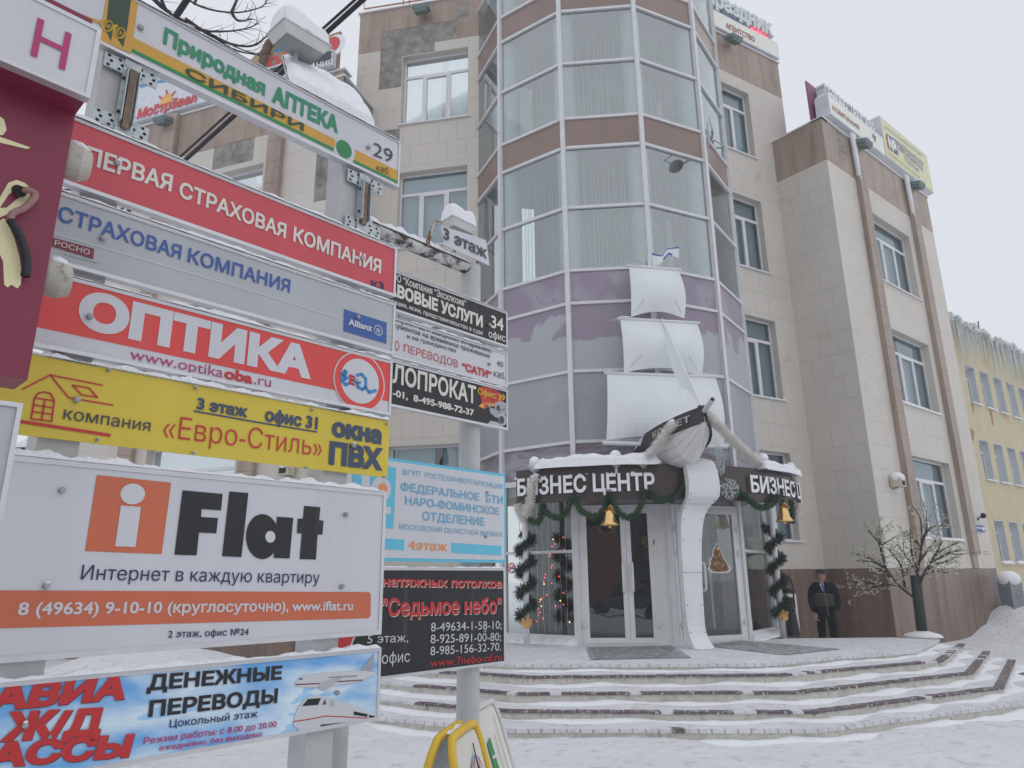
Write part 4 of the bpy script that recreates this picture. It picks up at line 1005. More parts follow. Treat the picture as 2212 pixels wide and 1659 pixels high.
# snowflake ornaments
M['ice'] = mat('frosted_wire', (.62, .7, .72, 1), .3, var=.05)
def flake(c, r, n, lab, sx=1.):
    rn = random.Random(int(r*1000)); mb = MB(); e = bs; z = Vector((0, 0, 1))
    for i in range(n):
        a = rn.uniform(0, 2*pi); rr = r*sqrt(rn.random()); p = c+e*cos(a)*rr*sx+z*sin(a)*rr+bd*rn.uniform(0, .06)
        b_ = rn.uniform(0, pi); q = p+(e*cos(b_)*sx+z*sin(b_))*r*.28; mb.tube([p, q], .0045, 4, cap=False)
    return tag(mb.build('wire_snowflake', M['ice'], None), lab, 'ornament', 'frosted wire ornaments beside the ribbon column')
flake(cyl(*r3(1665, 690), RC+.12), .2, 130, 'frosted wire snowflake in front of the fascia right of the ribbon column')
flake(cyl(*r3(1590, 480), RC+.05), .3, 150, 'tall oval frosted wire ornament rising beside the top of the ribbon column', .35)
flake(cyl(*r3(1535, 250), RC-.6), .2, 70, 'frosted wire ornament hanging from the tip of the bow', .5)
flake(cyl(*r3(1557, 368), RC-.1), .07, 30, 'small wire star under the bow')
# indoor christmas tree seen through the glass left of the doors
ct = thing('christmas_tree', 'dark christmas tree with red lights behind the glass left of the doors', 'christmas tree', (.9, 16.7, ZT), None)
cc = FP[0].W(FP[0].L*.6, 0, -.62); rn = random.Random(11); mb = MB(); bl = MB(); by = MB()
for i in range(2600):
    z = ZT+.2+rn.random()**1.3*2.3; rr = .62*(1-(z-ZT)/2.7)+.03; a = rn.uniform(0, 2*pi); q = rr*rn.uniform(.5, 1); p = cc+Vector((cos(a)*q, sin(a)*q, z))
    d = Vector((cos(a), sin(a), rn.uniform(-.5, .2)))*.12; s = Vector((-sin(a), cos(a), 0))*.012; mb.quad(p-s, p+s, p+d)
mb.build('foliage', M['pine_dk'], ct, kind='stuff')
for i in range(34):
    z = ZT+.4+rn.random()*1.9; rr = .66*(1-(z-ZT)/2.7)+.04; a = rn.uniform(-1.2, 1.2)+TH-radians(30); p = cc+Vector((sin(a)*rr, -cos(a)*rr, z)); (bl if rn.random() < .8 else by).sphere(p, .016, 6, 4)
bl.build('red_lights', emit('red_bulb', (1, .06, .05, 1), 2.5), ct, kind='stuff'); by.build('yellow_lights', emit('yellow_bulb', (1, .7, .2, 1), 2.5), ct, kind='stuff')
# door decorations: small wreath and a printed christmas tree
fp = FP[1]; c = fp.P(*r3(1048, 1090), .03); mb = MB(); path = [c+fp.e*cos(t)*.1+Vector((0, 0, sin(t)*.1)) for t in np.linspace(0, 2*pi, 22)]
wr = thing('door_wreath', 'small gold and green wreath sticker on the left glass door', 'wreath', c)
fuzz(path, .03, 700, .035, .004, 3).build('wreath_leaves', mat('wreath_gold', (.28, .24, .08, 1), .5), wr, kind='stuff')
mb.tube(path, .012, 6); mb.build('wreath_ring', M['pine'], wr)
fp = FP[2]; dk = mat('print_brown', (.12, .06, .03, 1), .5, var=.5, scale=14, dirt=(.5, .25, .06, 1), dscale=14, dlo=.5, dhi=.6)
xs_ = [(1575, 1105), (1600, 1160), (1615, 1200), (1635, 1235), (1660, 1275), (1672, 1300), (1650, 1318), (1600, 1322), (1540, 1318), (1512, 1295), (1530, 1260), (1525, 1235), (1545, 1200), (1545, 1165), (1562, 1130)]
tr_ = thing('tree_sticker', 'printed christmas tree sticker with white outline on the right glass door', 'sticker', fp.P(*r3(1590, 1310), .02))
cx_, cy_ = 1590, 1230
poly(tr_, fp, [r3(cx_+(x-cx_)*1.14, cy_+(y-cy_)*1.08) for x, y in xs_], M['let_w'], 'sticker_outline', .012); poly(tr_, fp, [r3(*p) for p in xs_], dk, 'sticker_print', .015)
disc(tr_, fp, r3(1580, 1140), .035, mat('bauble', (.75, .4, .15, 1), .4), .018)
# no smoking sign
fp = FP[-1]
ns = thing('no_smoking_sign', 'round no smoking sticker low on the glass at the left of the bay', 'sign', FP[0].P(1106, 1227, .02))
fpz = FP[0]; red = mat('sign_red', (.6, .05, .05, 1), .4)
disc(ns, fpz, (1105, 1227), .115, M['let_w'], .022, name='sign_plate'); disc(ns, fpz, (1105, 1227), .115, red, .025, .092, name='sign_ring'); strokes(ns, fpz, [[(1098, 1233), (1112, 1220)]], .022, red, .026, 'sign_bar'); strokes(ns, fpz, [[(1099, 1226), (1111, 1229)]], .02, M['hole'], .0245, 'cigarette')
# satellite dish bracket on the right of the bay
r9 = lambda x, y: (1458.1+.13015*x, 162+.13015*y)   # crop 2700,300 400px
fp = FP[3]; sdh = thing('satellite_dish', 'thin grey satellite dish on a bracket at the upper right of the glass bay', 'satellite dish', fp.P(*r9(560, 1250), .3))
mb = MB(); c = fp.P(*r9(555, 1060), .35); mb.lathe(c, [(.01, .05), (.1, .04), (.18, .015), (.2, -.02), (.19, -.025), (.14, .005), (.01, .03)], axis=Vector((-1, .15, .12)), n=20); mb.build('dish', mat('dish_grey', (.5, .52, .53, 1), .5), sdh, smooth=True)
mb = MB(); mb.tube([fp.P(*r9(600, 1080), .4), fp.P(*r9(635, 1068), .4), fp.P(*r9(830, 1190), .02)], .02, 6); mb.tube([c, fp.P(*r9(540, 800), .45), fp.P(*r9(600, 780), .45)], .014, 6); mb.build('dish_arm', M['galv'], sdh)
# ------------------------------------------------------------------ roof signs
r7 = lambda x, y: (1458.1+.34115*x, .34115*y)
r8 = lambda x, y: (1620.1+.29302*x, 486+.29302*y)
r6 = lambda x, y: (1659+.2929*x, 918+.2929*y)
rA = lambda x, y: (1749.7+.15621*x, 162+.15621*y)    # crop 3240,300
rB = lambda x, y: (1522.9+.07813*x, .07813*y)        # crop 2820,0
def lightbox(name, lab, pl, u0, u1, z0, z1, o0, o1, face, side, group='light box signs on the roofs'):
    g = thing(name, lab, 'sign', pl.W((u0+u1)/2, z0, o1), group); mb = MB(); mb.pbox(pl, u0, u1, z0, z1, o0, o1); mb.build('casing', side, g)
    mb = MB(); mb.pbox(pl, u0+.04, u1-.04, z0+.04, z1-.04, o1, o1+.008); mb.build('face', face, g); return g
M['box_side'] = mat('box_side_grey', (.6, .62, .66, 1), .5, var=.08, scale=1.5)
M['box_face'] = mat('box_face_cream', (.78, .79, .7, 1), .35, var=.06, scale=1)
M['rod'] = mat('rusty_rod', (.12, .07, .06, 1), .7, var=.2)
M['dkred'] = mat('dark_red_vinyl', (.3, .05, .07, 1), .5)
def rods(g, pl, us, z0, z1, o):
    for u in us:
        mb = MB(); mb.tube([pl.W(u, z0, o-.3), pl.W(u, z1+.3, o-.3)], .04, 6); mb.build('support', M['rod'], g)
        mb = MB(); mb.tube([pl.W(u-.4, z0, o-.7), pl.W(u, z1, o-.3)], .025, 6); mb.build('brace', M['rod'], g)
g = lightbox('roof_sign', 'cream КОМПАНИЯ light box with raised white letters on the right wing roof', PW, .5, 4.4, 16.12, 16.9, -.35, .1, M['box_face'], M['box_side'])
rods(g, PW, (.6, 1.9, 3.9), 15.8, 16.12, -.1)
mb = MB(); mb.pbox(PW, .36, 4.3, 16.12, 17.65, -.5, -.45); mb.build('back_board', mat('violet_board', (.25, .06, .16, 1), .5), g)
q = PW.shifted(.12)
text(g, q, 'КОМПАНИЯ', rA(320, 480), rA(688, 765), rA(328, 425), M['dkred'], bold=.01)
q2 = PW.shifted(-.1); v0 = q2.W(.75, 17.02); v1 = q2.W(4.2, 17.05)
a, b = proj(v0)[:2], proj(v1)[:2]; c = proj(q2.W(.75, 17.42))[:2]
mb = MB(); mb.pbox(PW, .7, 4.25, 17.0, 17.08, -.42, -.11); mb.build('letter_ledge', M['box_side'], g)
ridge(g, PW.W(.7, 17.4, -.2), PW.W(4.2, 17.4, -.2), .25, .1, PW.n, 'snow_cap', 3, seg=.15)
ridge(g, PW.W(.5, 16.9, -.12), PW.W(2.2, 16.9, -.12), .4, .14, PW.n, 'snow_cap', 4, seg=.15)
for pts, m_ in ((((868, 815), (885, 810), (892, 870), (878, 865)), M['dkred']), (((895, 835), (915, 850), (908, 920), (898, 915)), mat('logo_green', (.1, .2, .1, 1), .5))): poly(g, q, [rA(*p) for p in pts], m_, 'logo_print', .012)
g = lightbox('roof_sign', 'yellowish light box with blue lettering on the right wing roof', PW, 4.45, 8.5, 16.15, 17.85, -.4, .1, mat('box_face_yellow', col(205, 203, 160, 1.1), .4), M['box_side'])
rods(g, PW, (5.4,), 15.8, 16.15, -.1)
blu = mat('print_blue', (.06, .1, .3, 1), .5); paleb = mat('print_pale', (.3, .3, .3, 1), .5)
poly(g, q, [rA(1055, 808), rA(1195, 905), rA(1225, 1110), rA(1090, 1010)], blu, 'logo_print', .005)
poly(g, q, [rA(1055, 830), rA(1068, 838), rA(1110, 1018), rA(1085, 1000)], mat('print_red', (.5, .1, .08, 1), .5), 'logo_print', .008)
text(g, q, '№', rA(1100, 1005), rA(1212, 1085), rA(1100, 860), M['box_face'], bold=.04, off=.01)
text(g, q, 'ФГУП РОСТЕХИНВЕНТАРИЗАЦИЯ', rA(1040, 735), rA(1560, 1130), rA(1035, 695), paleb, off=.01)
text(g, q, 'ФЕДЕРАЛЬНОЕ БТИ', rA(1210, 960), rA(1575, 1265), rA(1210, 905), blu, off=.01, bold=.01)
text(g, q, 'НАРО-ФОМИНСКОЕ', rA(1240, 1040), rA(1570, 1330), rA(1240, 990), blu, off=.01, bold=.01)
text(g, q, 'ОТДЕЛЕНИЕ', rA(1310, 1170), rA(1515, 1355), rA(1310, 1125), blu, off=.01)
text(g, q, 'МОСКОВСКИЙ ОБЛАСТНОЙ ФИЛИАЛ', rA(1095, 1090), rA(1600, 1500), rA(1093, 1055), paleb, off=.01)
# agency sign on the main roof, right half
g = lightbox('roof_sign', 'cream АГЕНТСТВО light box with big raised letters on the main roof right of the bay', PM, -2.6, 1.75, 19.42, 20.1, -.35, .1, M['box_face'], M['box_side'])
q = PM.shifted(.12); text(g, q, 'АГЕНТСТВО', rB(590, 765), rB(1390, 1165), rB(595, 625), M['dkred'], bold=.02)
q2 = PM.shifted(.05); M['let_grey'] = mat('letters_grey', (.6, .66, .64, 1), .5)
v, f = textdata('праздник', .05); hx = refh('x', .05); A = q2.P(*rB(280, 345)); B = q2.P(*rB(1890, 1040)); Tq = q2.P(*rB(1780, 700))
x0 = min(a[0] for a in v); x1 = max(a[0] for a in v); wl = x1-x0; fr = .115*wl
u0_ = (A-q2.p0).dot(q2.e); u1_ = (B-q2.p0).dot(q2.e); k_ = (u1_-u0_)/(wl-fr); hz = .62
def ex_text(g, pl, s, u0, u1, z0, hgt, depth, m1, m2, bold, ref):
    v, f = textdata(s, bold); h = refh(ref, bold); x0 = min(a[0] for a in v); x1 = max(a[0] for a in v)
    for part, dd, mm in (('raised_letters', 0, m1), ('letter_sides', depth, m2)):
        mb = MB(); mb.v = [tuple(pl.W(u0+(u1-u0)*(a[0]-x0)/(x1-x0), z0+hgt*a[1]/h, 0 if not dd else -.004)) for a in v]; mb.f = list(f)
        if dd:
            n = len(v); mb.v += [tuple(pl.W(u0+(u1-u0)*(a[0]-x0)/(x1-x0), z0+hgt*a[1]/h, -depth)) for a in v]; ed = set()
            for t in f:
                for i in range(len(t)): ed.add((t[i], t[(i+1) % len(t)]))
            for a, b in ed:
                if (b, a) not in ed: mb.f.append((b, a, a+n, b+n))
        mb.mi = [0]*len(mb.f); mb.build(part, mm, g)
ex_text(g, PM.shifted(.08), 'праздник', u0_-fr*k_, u1_, 20.38, .5, .35, M['let_grey'], M['box_side'], .05, 'x')
ex_text(bpy.data.objects['roof_sign'], PW.shifted(-.05), 'ПЕРВАЯ СТРАХОВАЯ', .75, 4.25, 17.05, .46, .3, M['let_w'], M['box_side'], .03, 'cap')
mb = MB(); mb.pbox(PM, -2.6, 1.6, 20.12, 20.36, -.3, -.24); mb.build('sign_back', mat('plum_board', (.12, .03, .09, 1), .5), g)
mb = MB(); mb.tube(catmull([PM.W(.55, 20.3, .0), PM.W(.75, 20.2, .02), PM.W(.9, 20.28, .02), PM.W(1.1, 20.2, .02), PM.W(1.35, 20.22, .02)], 5), .025, 6); mb.build('neon_tube', emit('neon_red', (1, .05, .08, 1), 4), g)
mb = MB(); mb.tube(catmull([PM.W(-1.3, 20.35, 0), PM.W(-1.0, 20.2, .02), PM.W(-.6, 20.22, .02), PM.W(-.3, 20.18, .02)], 5), .025, 6); mb.build('neon_tube', mat('neon_off', (.2, .3, .6, 1), .3), g)
rods(g, PM, (-1.5, .5), 19.3, 19.42, -.1)
# grey box on the main roof, left half
g = lightbox('roof_sign', 'grey light box on an orange rod frame above the left half of the main roof', PL, .55, 3.4, 20.3, 21.6, -.5, -.1, M['box_side'], M['box_side'])
orr = mat('orange_rod', (.35, .17, .08, 1), .6)
mb = MB(); mb.tube([PL.W(.4, 19.4, -.05), PL.W(3.6, 19.45, -.05), PL.W(3.6, 20.0, -.05)], .025, 6)
for u in (1.2, 2.1, 2.3): mb.tube([PL.W(u, 19.2, -.1), PL.W(u, 20.3, -.15)], .02, 6)
mb.build('rod_frame', orr, g)
# floodlights on the parapets
def flood(pl, px, lab, o=.55, snow=True):
    v = pl.P(*px, .3); g = thing('floodlight', lab, 'floodlight', v, 'floodlights under the roof signs'); mb = MB()
    e, n, z = pl.e, (pl.n*.9-Vector((0, 0, .35))).normalized(), (Vector((0, 0, .9))+pl.n*.35).normalized()
    mb.obox(v, e*.24, n*.2, z*.06); mb.obox(v+n*.05-z*.09, e*.2, n*.14, z*.05); mb.build('lamp_housing', mat('flood_green', (.14, .19, .18, 1), .5) if 'flood_green' not in bpy.data.materials else bpy.data.materials['flood_green'], g)
    mb = MB(); mb.tube([v-n*.15, pl.P(*px, .0)+Vector((0, 0, -.05))], .03, 6); mb.build('lamp_arm', M['galv'], g)
    if snow: mb = MB(); mb.sphere(v+z*.1, .2, 10, 6, .45); mb.build('snow_cap', M['snow_fine'], g, smooth=True)
flood(PM, r7(370, 245), 'green floodlight under the АГЕНТСТВО box', snow=False); flood(PW, rA(740, 940), 'snow topped floodlight under the КОМПАНИЯ box'); flood(PW, rA(1480, 1515), 'snow topped floodlight under the yellowish box')
flood(PL, L1(890, 110), 'floodlight on the main parapet left of the bay', snow=False); flood(PLW, L4(480, 870), 'small floodlight under the Мострэвел sign', snow=False)
# left wing roof signs
g = lightbox('roof_sign', 'white Мострэвел light box with blue stripe and orange sun on the left wing roof', PLW, 4.45, 9.0, 15.98, 17.55, -.4, .1, mat('box_face_white', (.66, .68, .74, 1), .4), M['box_side'])
q = PLW.shifted(.12); redl = mat('letters_red', (.62, .04, .06, 1), .4); sunm = mat('sun_orange', (.85, .45, .08, 1), .4)
text(g, q, 'Мострэвел', L4(140, 855), L4(890, 635), L4(155, 735), redl, bold=.04, shear=.1, off=.012)
disc(g, q, L4(515, 625), .24, sunm, .006, name='sun_print')
for a in ((425, 575, 460, 610), (510, 500, 525, 550), (620, 515, 580, 560), (650, 600, 600, 610), (365, 690, 415, 675)): strokes(g, q, [[L4(a[0], a[1]), L4(a[2], a[3])]], .06, redl, .008, 'sun_ray')
poly(g, q, [L4(190, 465), L4(190, 430), L4(545, 340), L4(640, 380), L4(400, 405)], mat('stripe_blue', (.05, .3, .6, 1), .4), 'stripe_print', .006)
# colourful sign on the left wing roof
B_ = lambda x, y: (486+.25*x, .25*y)
q = PLW.shifted(-.06); g = thing('roof_sign', 'colourful painted board with red letters above a dark light box on the left roof', 'sign', q.P(*B_(700, 600)), 'light box signs on the roofs')
poly(g, q, [B_(210, 525), B_(400, 345), B_(520, 330), B_(905, 300), B_(998, 268), B_(975, 620), B_(400, 640)], mat('board_tan', (.42, .3, .17, 1), .6, var=.3, scale=2, dirt=(.3, .1, .05, 1), dscale=2, dlo=.5, dhi=.6), 'painted_board', 0, .08)
poly(g, q, [B_(405, 455), B_(450, 375), B_(540, 370), B_(560, 415), B_(520, 430)], mat('paint_blue', (.05, .25, .5, 1), .5), 'paint_patch', .01)
poly(g, q, [B_(395, 430), B_(440, 370), B_(470, 372), B_(410, 448)], mat('paint_orange', (.6, .3, .08, 1), .5), 'paint_patch', .012)
mb = MB(); mb.tube(catmull([q.P(*B_(315, 560), .1), q.P(*B_(345, 450), .1), q.P(*B_(385, 370), .1), q.P(*B_(430, 340), .1)], 4), .12, 8); mb.build('arch_trim', mat('arch_brown', (.16, .1, .06, 1), .9, var=.4, scale=20), g)
text(g, q, 'ОЛЬ', B_(365, 590), B_(640, 510), B_(370, 500), redl, bold=.06, off=.02)
disc(g, q, B_(925, 385), .27, redl, .01, name='paint_dot'); disc(g, q, B_(950, 390), .36, M['snow_fine'], .005, name='snow_patch')
g = lightbox('roof_sign', 'dark light box with white letters below the colourful board on the left wing roof', PLW, .3, 3.0, 15.95, 16.45, -.02, .18, mat('box_face_dark', (.03, .035, .05, 1), .4), M['box_side'])
q = PLW.shifted(.195); text(g, q, 'КОМПАНИЯ', B_(540, 640), B_(925, 560), B_(550, 590), M['let_w'], bold=.02, off=.012); text(g, q, 'РАДИО', B_(330, 705), B_(545, 650), B_(340, 655), M['let_w'], bold=.02, off=.012)
ridge(g, PLW.W(.35, 16.45, .08), PLW.W(2.9, 16.45, .08), .2, .1, PLW.n, 'snow_cap', 9, seg=.15)
mb = MB(); mb.pbox(PLW, .34, 2.96, 15.97, 16.0, .19, .2); mb.build('box_trim', M['white_frame'], g)
# wall lamps, camera, street plate
def walllamp(pl, px, lab):
    v = pl.P(*px, .18); g = thing('wall_lamp', lab, 'lamp', v); mb = MB(); mb.obox(v, pl.e*.16, pl.n*.14, Vector((0, 0, .12))); mb.build('lamp_housing', mat('lamp_cream_'+str(int(px[0])), (.55, .5, .38, 1), .5), g)
    mb = MB(); mb.obox(v+pl.n*.142-Vector((0, 0, .02)), pl.e*.1, pl.n*.004, Vector((0, 0, .07))); mb.build('lamp_glass', M['hole'], g)
    mb = MB(); mb.sphere(v+Vector((0, 0, .13)), .19, 12, 8, .85); mb.build('snow_cap', M['snow_fine'], g, smooth=True)
    mb = MB(); mb.tube([v-Vector((0, 0, .14)), v-Vector((0, 0, .16))-pl.n*.18], .025, 6); mb.build('lamp_bracket', M['galv'], g)
walllamp(PW, r6(960, 425), 'snow capped wall lamp beside the left pilaster of the right wing')
c = PLW.P(618, 1016, .2); walllamp(PLW, (618, 1016), 'small snow capped lamp on the left wing seen above the white sign')
v = PW.P(*r6(1590, 680), .2); g = thing('wall_camera', 'small dark camera on the outer corner of the right wing', 'camera', v)
mb = MB(); mb.sphere(v+Vector((0, 0, .05)), .09, 10, 7); mb.build('camera_head', M['hole'], g, smooth=True); mb = MB(); mb.tube([v, v-PW.n*.12, v-PW.n*.2-Vector((0, 0, .08))], .025, 6); mb.build('camera_arm', M['hole'], g)
s0 = PW.uz(*r6(1515, 762)); s1 = PW.uz(*r6(1583, 762)); zt0 = PW.uz(*r6(1515, 738))[1]; zb0 = PW.uz(*r6(1583, 790))[1]
g = thing('street_plate', 'blue street name plate on the right wing near its outer corner', 'sign', PW.W(s0[0], s0[1], .05)); mb = MB(); mb.pbox(PW, s0[0], s1[0], zb0, zt0, .03, .06); mb.build('plate', blu, g)
mb = MB(); mb.pbox(PW, s0[0]+.03, s0[0]+(s1[0]-s0[0])*.7, zb0+.1, zb0+.13, .06, .064); mb.pbox(PW, s0[0]+(s1[0]-s0[0])*.75, s1[0]-.04, zb0+.05, zt0-.05, .06, .064); mb.build('plate_print', M['let_w'], g, kind='stuff')
# ------------------------------------------------------------------ yellow building on the right
YA = radians(52); yp = PW.W(7.95, 0)+Vector((sin(YA), cos(YA), 0))*.6-PW.n*.6
PY = Plane((yp.x, yp.y), YA); yb = thing('yellow_building', 'yellow plastered three storey building hung with icicles beyond the right wing', 'building', yp)
M['yel'] = mat('yellow_plaster', col(200, 188, 156, 1.0), .8, var=.06, scale=1.5, bump=.05, dirt=col(190, 160, 110, 1), dscale=.9, dlo=.6, dhi=.75)
rd = lambda x, y: (2009+.16270*x, 669.6+.16270*y)   # crop 3720,1240
rf = lambda x, y: (2052.2+.22772*x, 1026+.22772*y)  # crop 3800,1900
ytop = PY.uz(2080, 715)[1]
wpx = []
for row in (((450, 720, 675, 1270), (635, 800, 862, 1338), (835, 878, 1030, 1385), (1000, 950, 1185, 1448), (1172, 1022, 1330, 1500)),):
    for a in row:
        ua = PY.uz(*rd(a[0], a[1])); ub = PY.uz(*rd(a[2], a[3])); wpx.append((ua[0], ub[0], ua[1], ub[1]))
us = [(a, b) for a, b, *_ in wpx]; st0 = us[1][0]-us[0][0]; wd = .9
z1 = sum(a[2] for a in wpx)/len(wpx); z0 = sum(a[3] for a in wpx)/len(wpx)
zr2 = PY.uz(*r6(1620, 403))[1]; zr3 = PY.uz(*r6(1730, 1018))[1]
H_ = z1-z0; U = [us[0][0]+i*(us[3][0]-us[0][0])/3 for i in range(9)]
wdt = (us[0][1]-us[0][0])*.98
yop = [(u, u+wdt, zz, zz+H_) for u in U for zz in (z0, zr2, zr3)]
mb = MB(); UL = U[-1]+3
for a in subtract((-.3, UL, .0, ytop), yop): mb.pbox(PY, a[0], a[1], a[2], a[3], -.4, 0)
mb.build('wall', M['yel'], yb); mb = MB(); mb.pbox(PY, -.3, UL, -.2, .9, 0, .08); mb.build('base_course', mat('grey_base', (.25, .26, .24, 1), .8, var=.2), yb)
M['yrev'] = mat('pale_reveal', (.6, .64, .68, 1), .7)
for u, u2, a, b in yop:
    mb = MB()
    for q_ in ((u, u2, a, a+.06), (u, u2, b-.06, b), (u, u+.06, a+.06, b-.06), (u2-.06, u2, a+.06, b-.06), (u+.06, u2-.06, a+(b-a)*.7, a+(b-a)*.7+.07)): mb.pbox(PY, *q_, -.28, -.22)
    f = mb.build('window', M['white_frame'], yb); gpane(PY, u+.06, u2-.06, a+.06, b-.06, f, M['glass'], -.25)
    mb = MB()
    for q_ in ((u-.002, u+.015, a, b), (u2-.015, u2+.002, a, b), (u, u2, b-.015, b+.002)): mb.pbox(PY, *q_, -.3, .004)
    mb.build('reveal', M['yrev'], f); mb = MB(); mb.pbox(PY, u-.05, u2+.05, a-.04, a+.01, -.25, .1); mb.build('sill', M['white_frame'], f)
    mb = MB(); mb.quad(*[PY.W(p, r, -.5) for p, r in ((u, a), (u2, a), (u2, b), (u, b))]); mb.build('curtain', M['blind'], f)
    if a < 4: ridge(f, PY.W(u-.04, a+.01, .03), PY.W(u2+.04, a+.01, .03), .14, .09, PY.n, 'sill_snow', int(u*10), seg=.08)
mb = MB(); rn = random.Random(21); mb.hexa([PY.W(-.3, ytop, .35), PY.W(UL, ytop, .35), PY.W(UL, ytop, -6), PY.W(-.3, ytop, -6)], [PY.W(-.3, ytop+.1, .35), PY.W(UL, ytop+.1, .35), PY.W(UL, ytop+1.6, -6), PY.W(-.3, ytop+1.6, -6)])
mb.build('roof', M['snow'], yb)
mb = MB()
for i in range(170): mb.sphere(PY.W(rn.uniform(-.3, UL), ytop+rn.uniform(-.06, .14), .33+rn.uniform(-.1, .1)), rn.uniform(.07, .16), 6, 5, .8)
M['icy'] = mat('ice', (.62, .68, .68, 1), .15, var=.15, spec=.8)
mb.build('eaves_ice', mat('eaves_ice_m', (.62, .64, .64, 1), .6, var=.35, scale=9), yb, kind='stuff')
mb = MB()
for i in range(330):
    u = rn.uniform(-.2, UL); L_ = rn.uniform(.5, 1.7)*(.75+.5*sin(u*.9)**2); p = PY.W(u, ytop+.02, rn.uniform(.12, .38)); mb.tube([p, p-Vector((0, 0, L_))], [.018, .003], 5)
mb.build('icicles', M['icy'], yb, kind='stuff')
for p in ((565, 1290, .12, .5), (815, 1410, .13, .9), (550, 1640, .3, .5)):
    v = PY.P(*rd(p[0], p[1]), .004); mb = MB(); k = 9; ring = [v+PY.e*cos(2*pi*i/k)*p[2]*rn.uniform(.5, 1.2)+Vector((0, 0, sin(2*pi*i/k)*p[3]*.5*rn.uniform(.7, 1.2))) for i in range(k)]; mb.quad(*ring); mb.build('plaster_damage', mat('brick_patch_'+str(p[0]), (.4, .22, .12, 1), .9, var=.3, scale=20) , yb)
# tv aerial on its roof
v = PY.P(*rd(640, 360), -1.5); g = thing('tv_aerial', 'thin tv aerial standing on the yellow building roof', 'aerial', v)
mb = MB(); tp = PY.P(*rd(638, 150), -1.5); mb.tube([v-Vector((0, 0, .8)), tp], .03, 6); mb.build('mast', M['rod'], g)
mb = MB()
for l in (((560, 265), (710, 258)), ((565, 318), (690, 310)), ((620, 338), (715, 335)), ((560, 262), (655, 165)), ((690, 380), (890, 368)), ((690, 395), (890, 388)), ((600, 190), (640, 200)), ((580, 230), (610, 240)), ((740, 408), (780, 408))): mb.tube([PY.P(*rd(*l[0]), -1.5), PY.P(*rd(*l[1]), -1.5)], .014, 5)
mb.tube([PY.P(*rd(890, 368), -1.5), PY.P(*rd(897, 378), -1.5), PY.P(*rd(890, 388), -1.5)], .014, 5); mb.build('elements', M['galv'], g)
# grey concrete post with snow, striped tape
v = PY.P(2186, 1290, 1.1); v.z = 0; hh = PY.P(2183, 1226, 1.1).z-.35
g = thing('utility_cabinet', 'tall grey utility cabinet with a thick snow cap before the yellow building', 'cabinet', v); e1 = Vector((sin(radians(75)), cos(radians(75)), 0)); n1 = Vector((cos(radians(75)), -sin(radians(75)), 0))
mb = MB(); mb.obox(v+Vector((0, 0, hh/2)), e1*.24, n1*.22, Vector((0, 0, hh/2))); mb.build('cabinet_body', mat('cabinet_grey', (.2, .235, .25, 1), .5, var=.12, dirt=(.12, .13, .13, 1), dscale=2), g)
mb = MB(); mb.sphere(v+Vector((0, 0, hh+.0)), .34, 14, 8, .75); mb.build('snow_cap', M['snow_fine'], g, smooth=True)
tp = thing('barrier_tape', 'red and white barrier tape strung from the wing corner past the grey cabinet', 'tape', PW.W(7.9, .9)); a = PW.W(7.95, 1.15, .02); b = v+Vector((2.4, .6, .75)); n = 22
for kk, mm in ((0, M['let_w']), (1, red)):
    mb = MB()
    for i in range(kk, n, 2):
        p = a.lerp(b, i/n); q_ = a.lerp(b, (i+1)/n); sg = lambda t: -Vector((0, 0, .25*sin(pi*t))); mb.quad(p+sg(i/n), q_+sg((i+1)/n), q_+sg((i+1)/n)+Vector((0, 0, .06)), p+sg(i/n)+Vector((0, 0, .06)))
    mb.build('tape_stripes', mm, tp, kind='stuff')
# ashtray urn by the right post, dark bollard by the sign
v = atz(*r6(190, 1550), ZT); v.z = ZT-.02; g = thing('litter_bin', 'black tapered litter bin with a tall hoop handle by the right canopy post', 'litter bin', v)
mb = MB(); mb.lathe(v, [(.17, 0), (.15, .05), (.09, .55), (.1, .58), (.08, .59)], n=14); mb.build('bin_body', M['cable'], g, smooth=False)
mb = MB(); mb.tube(catmull([v+Vector((-.09, 0, .6)), v+Vector((-.09, 0, 1.15)), v+Vector((0, 0, 1.32)), v+Vector((.09, 0, 1.15)), v+Vector((.09, 0, .6))], 4), .018, 6); mb.lathe(v+Vector((0, 0, .95)), [(.14, 0), (.15, .05), (.12, .1)], n=12); mb.build('bin_hood', M['cable'], g)
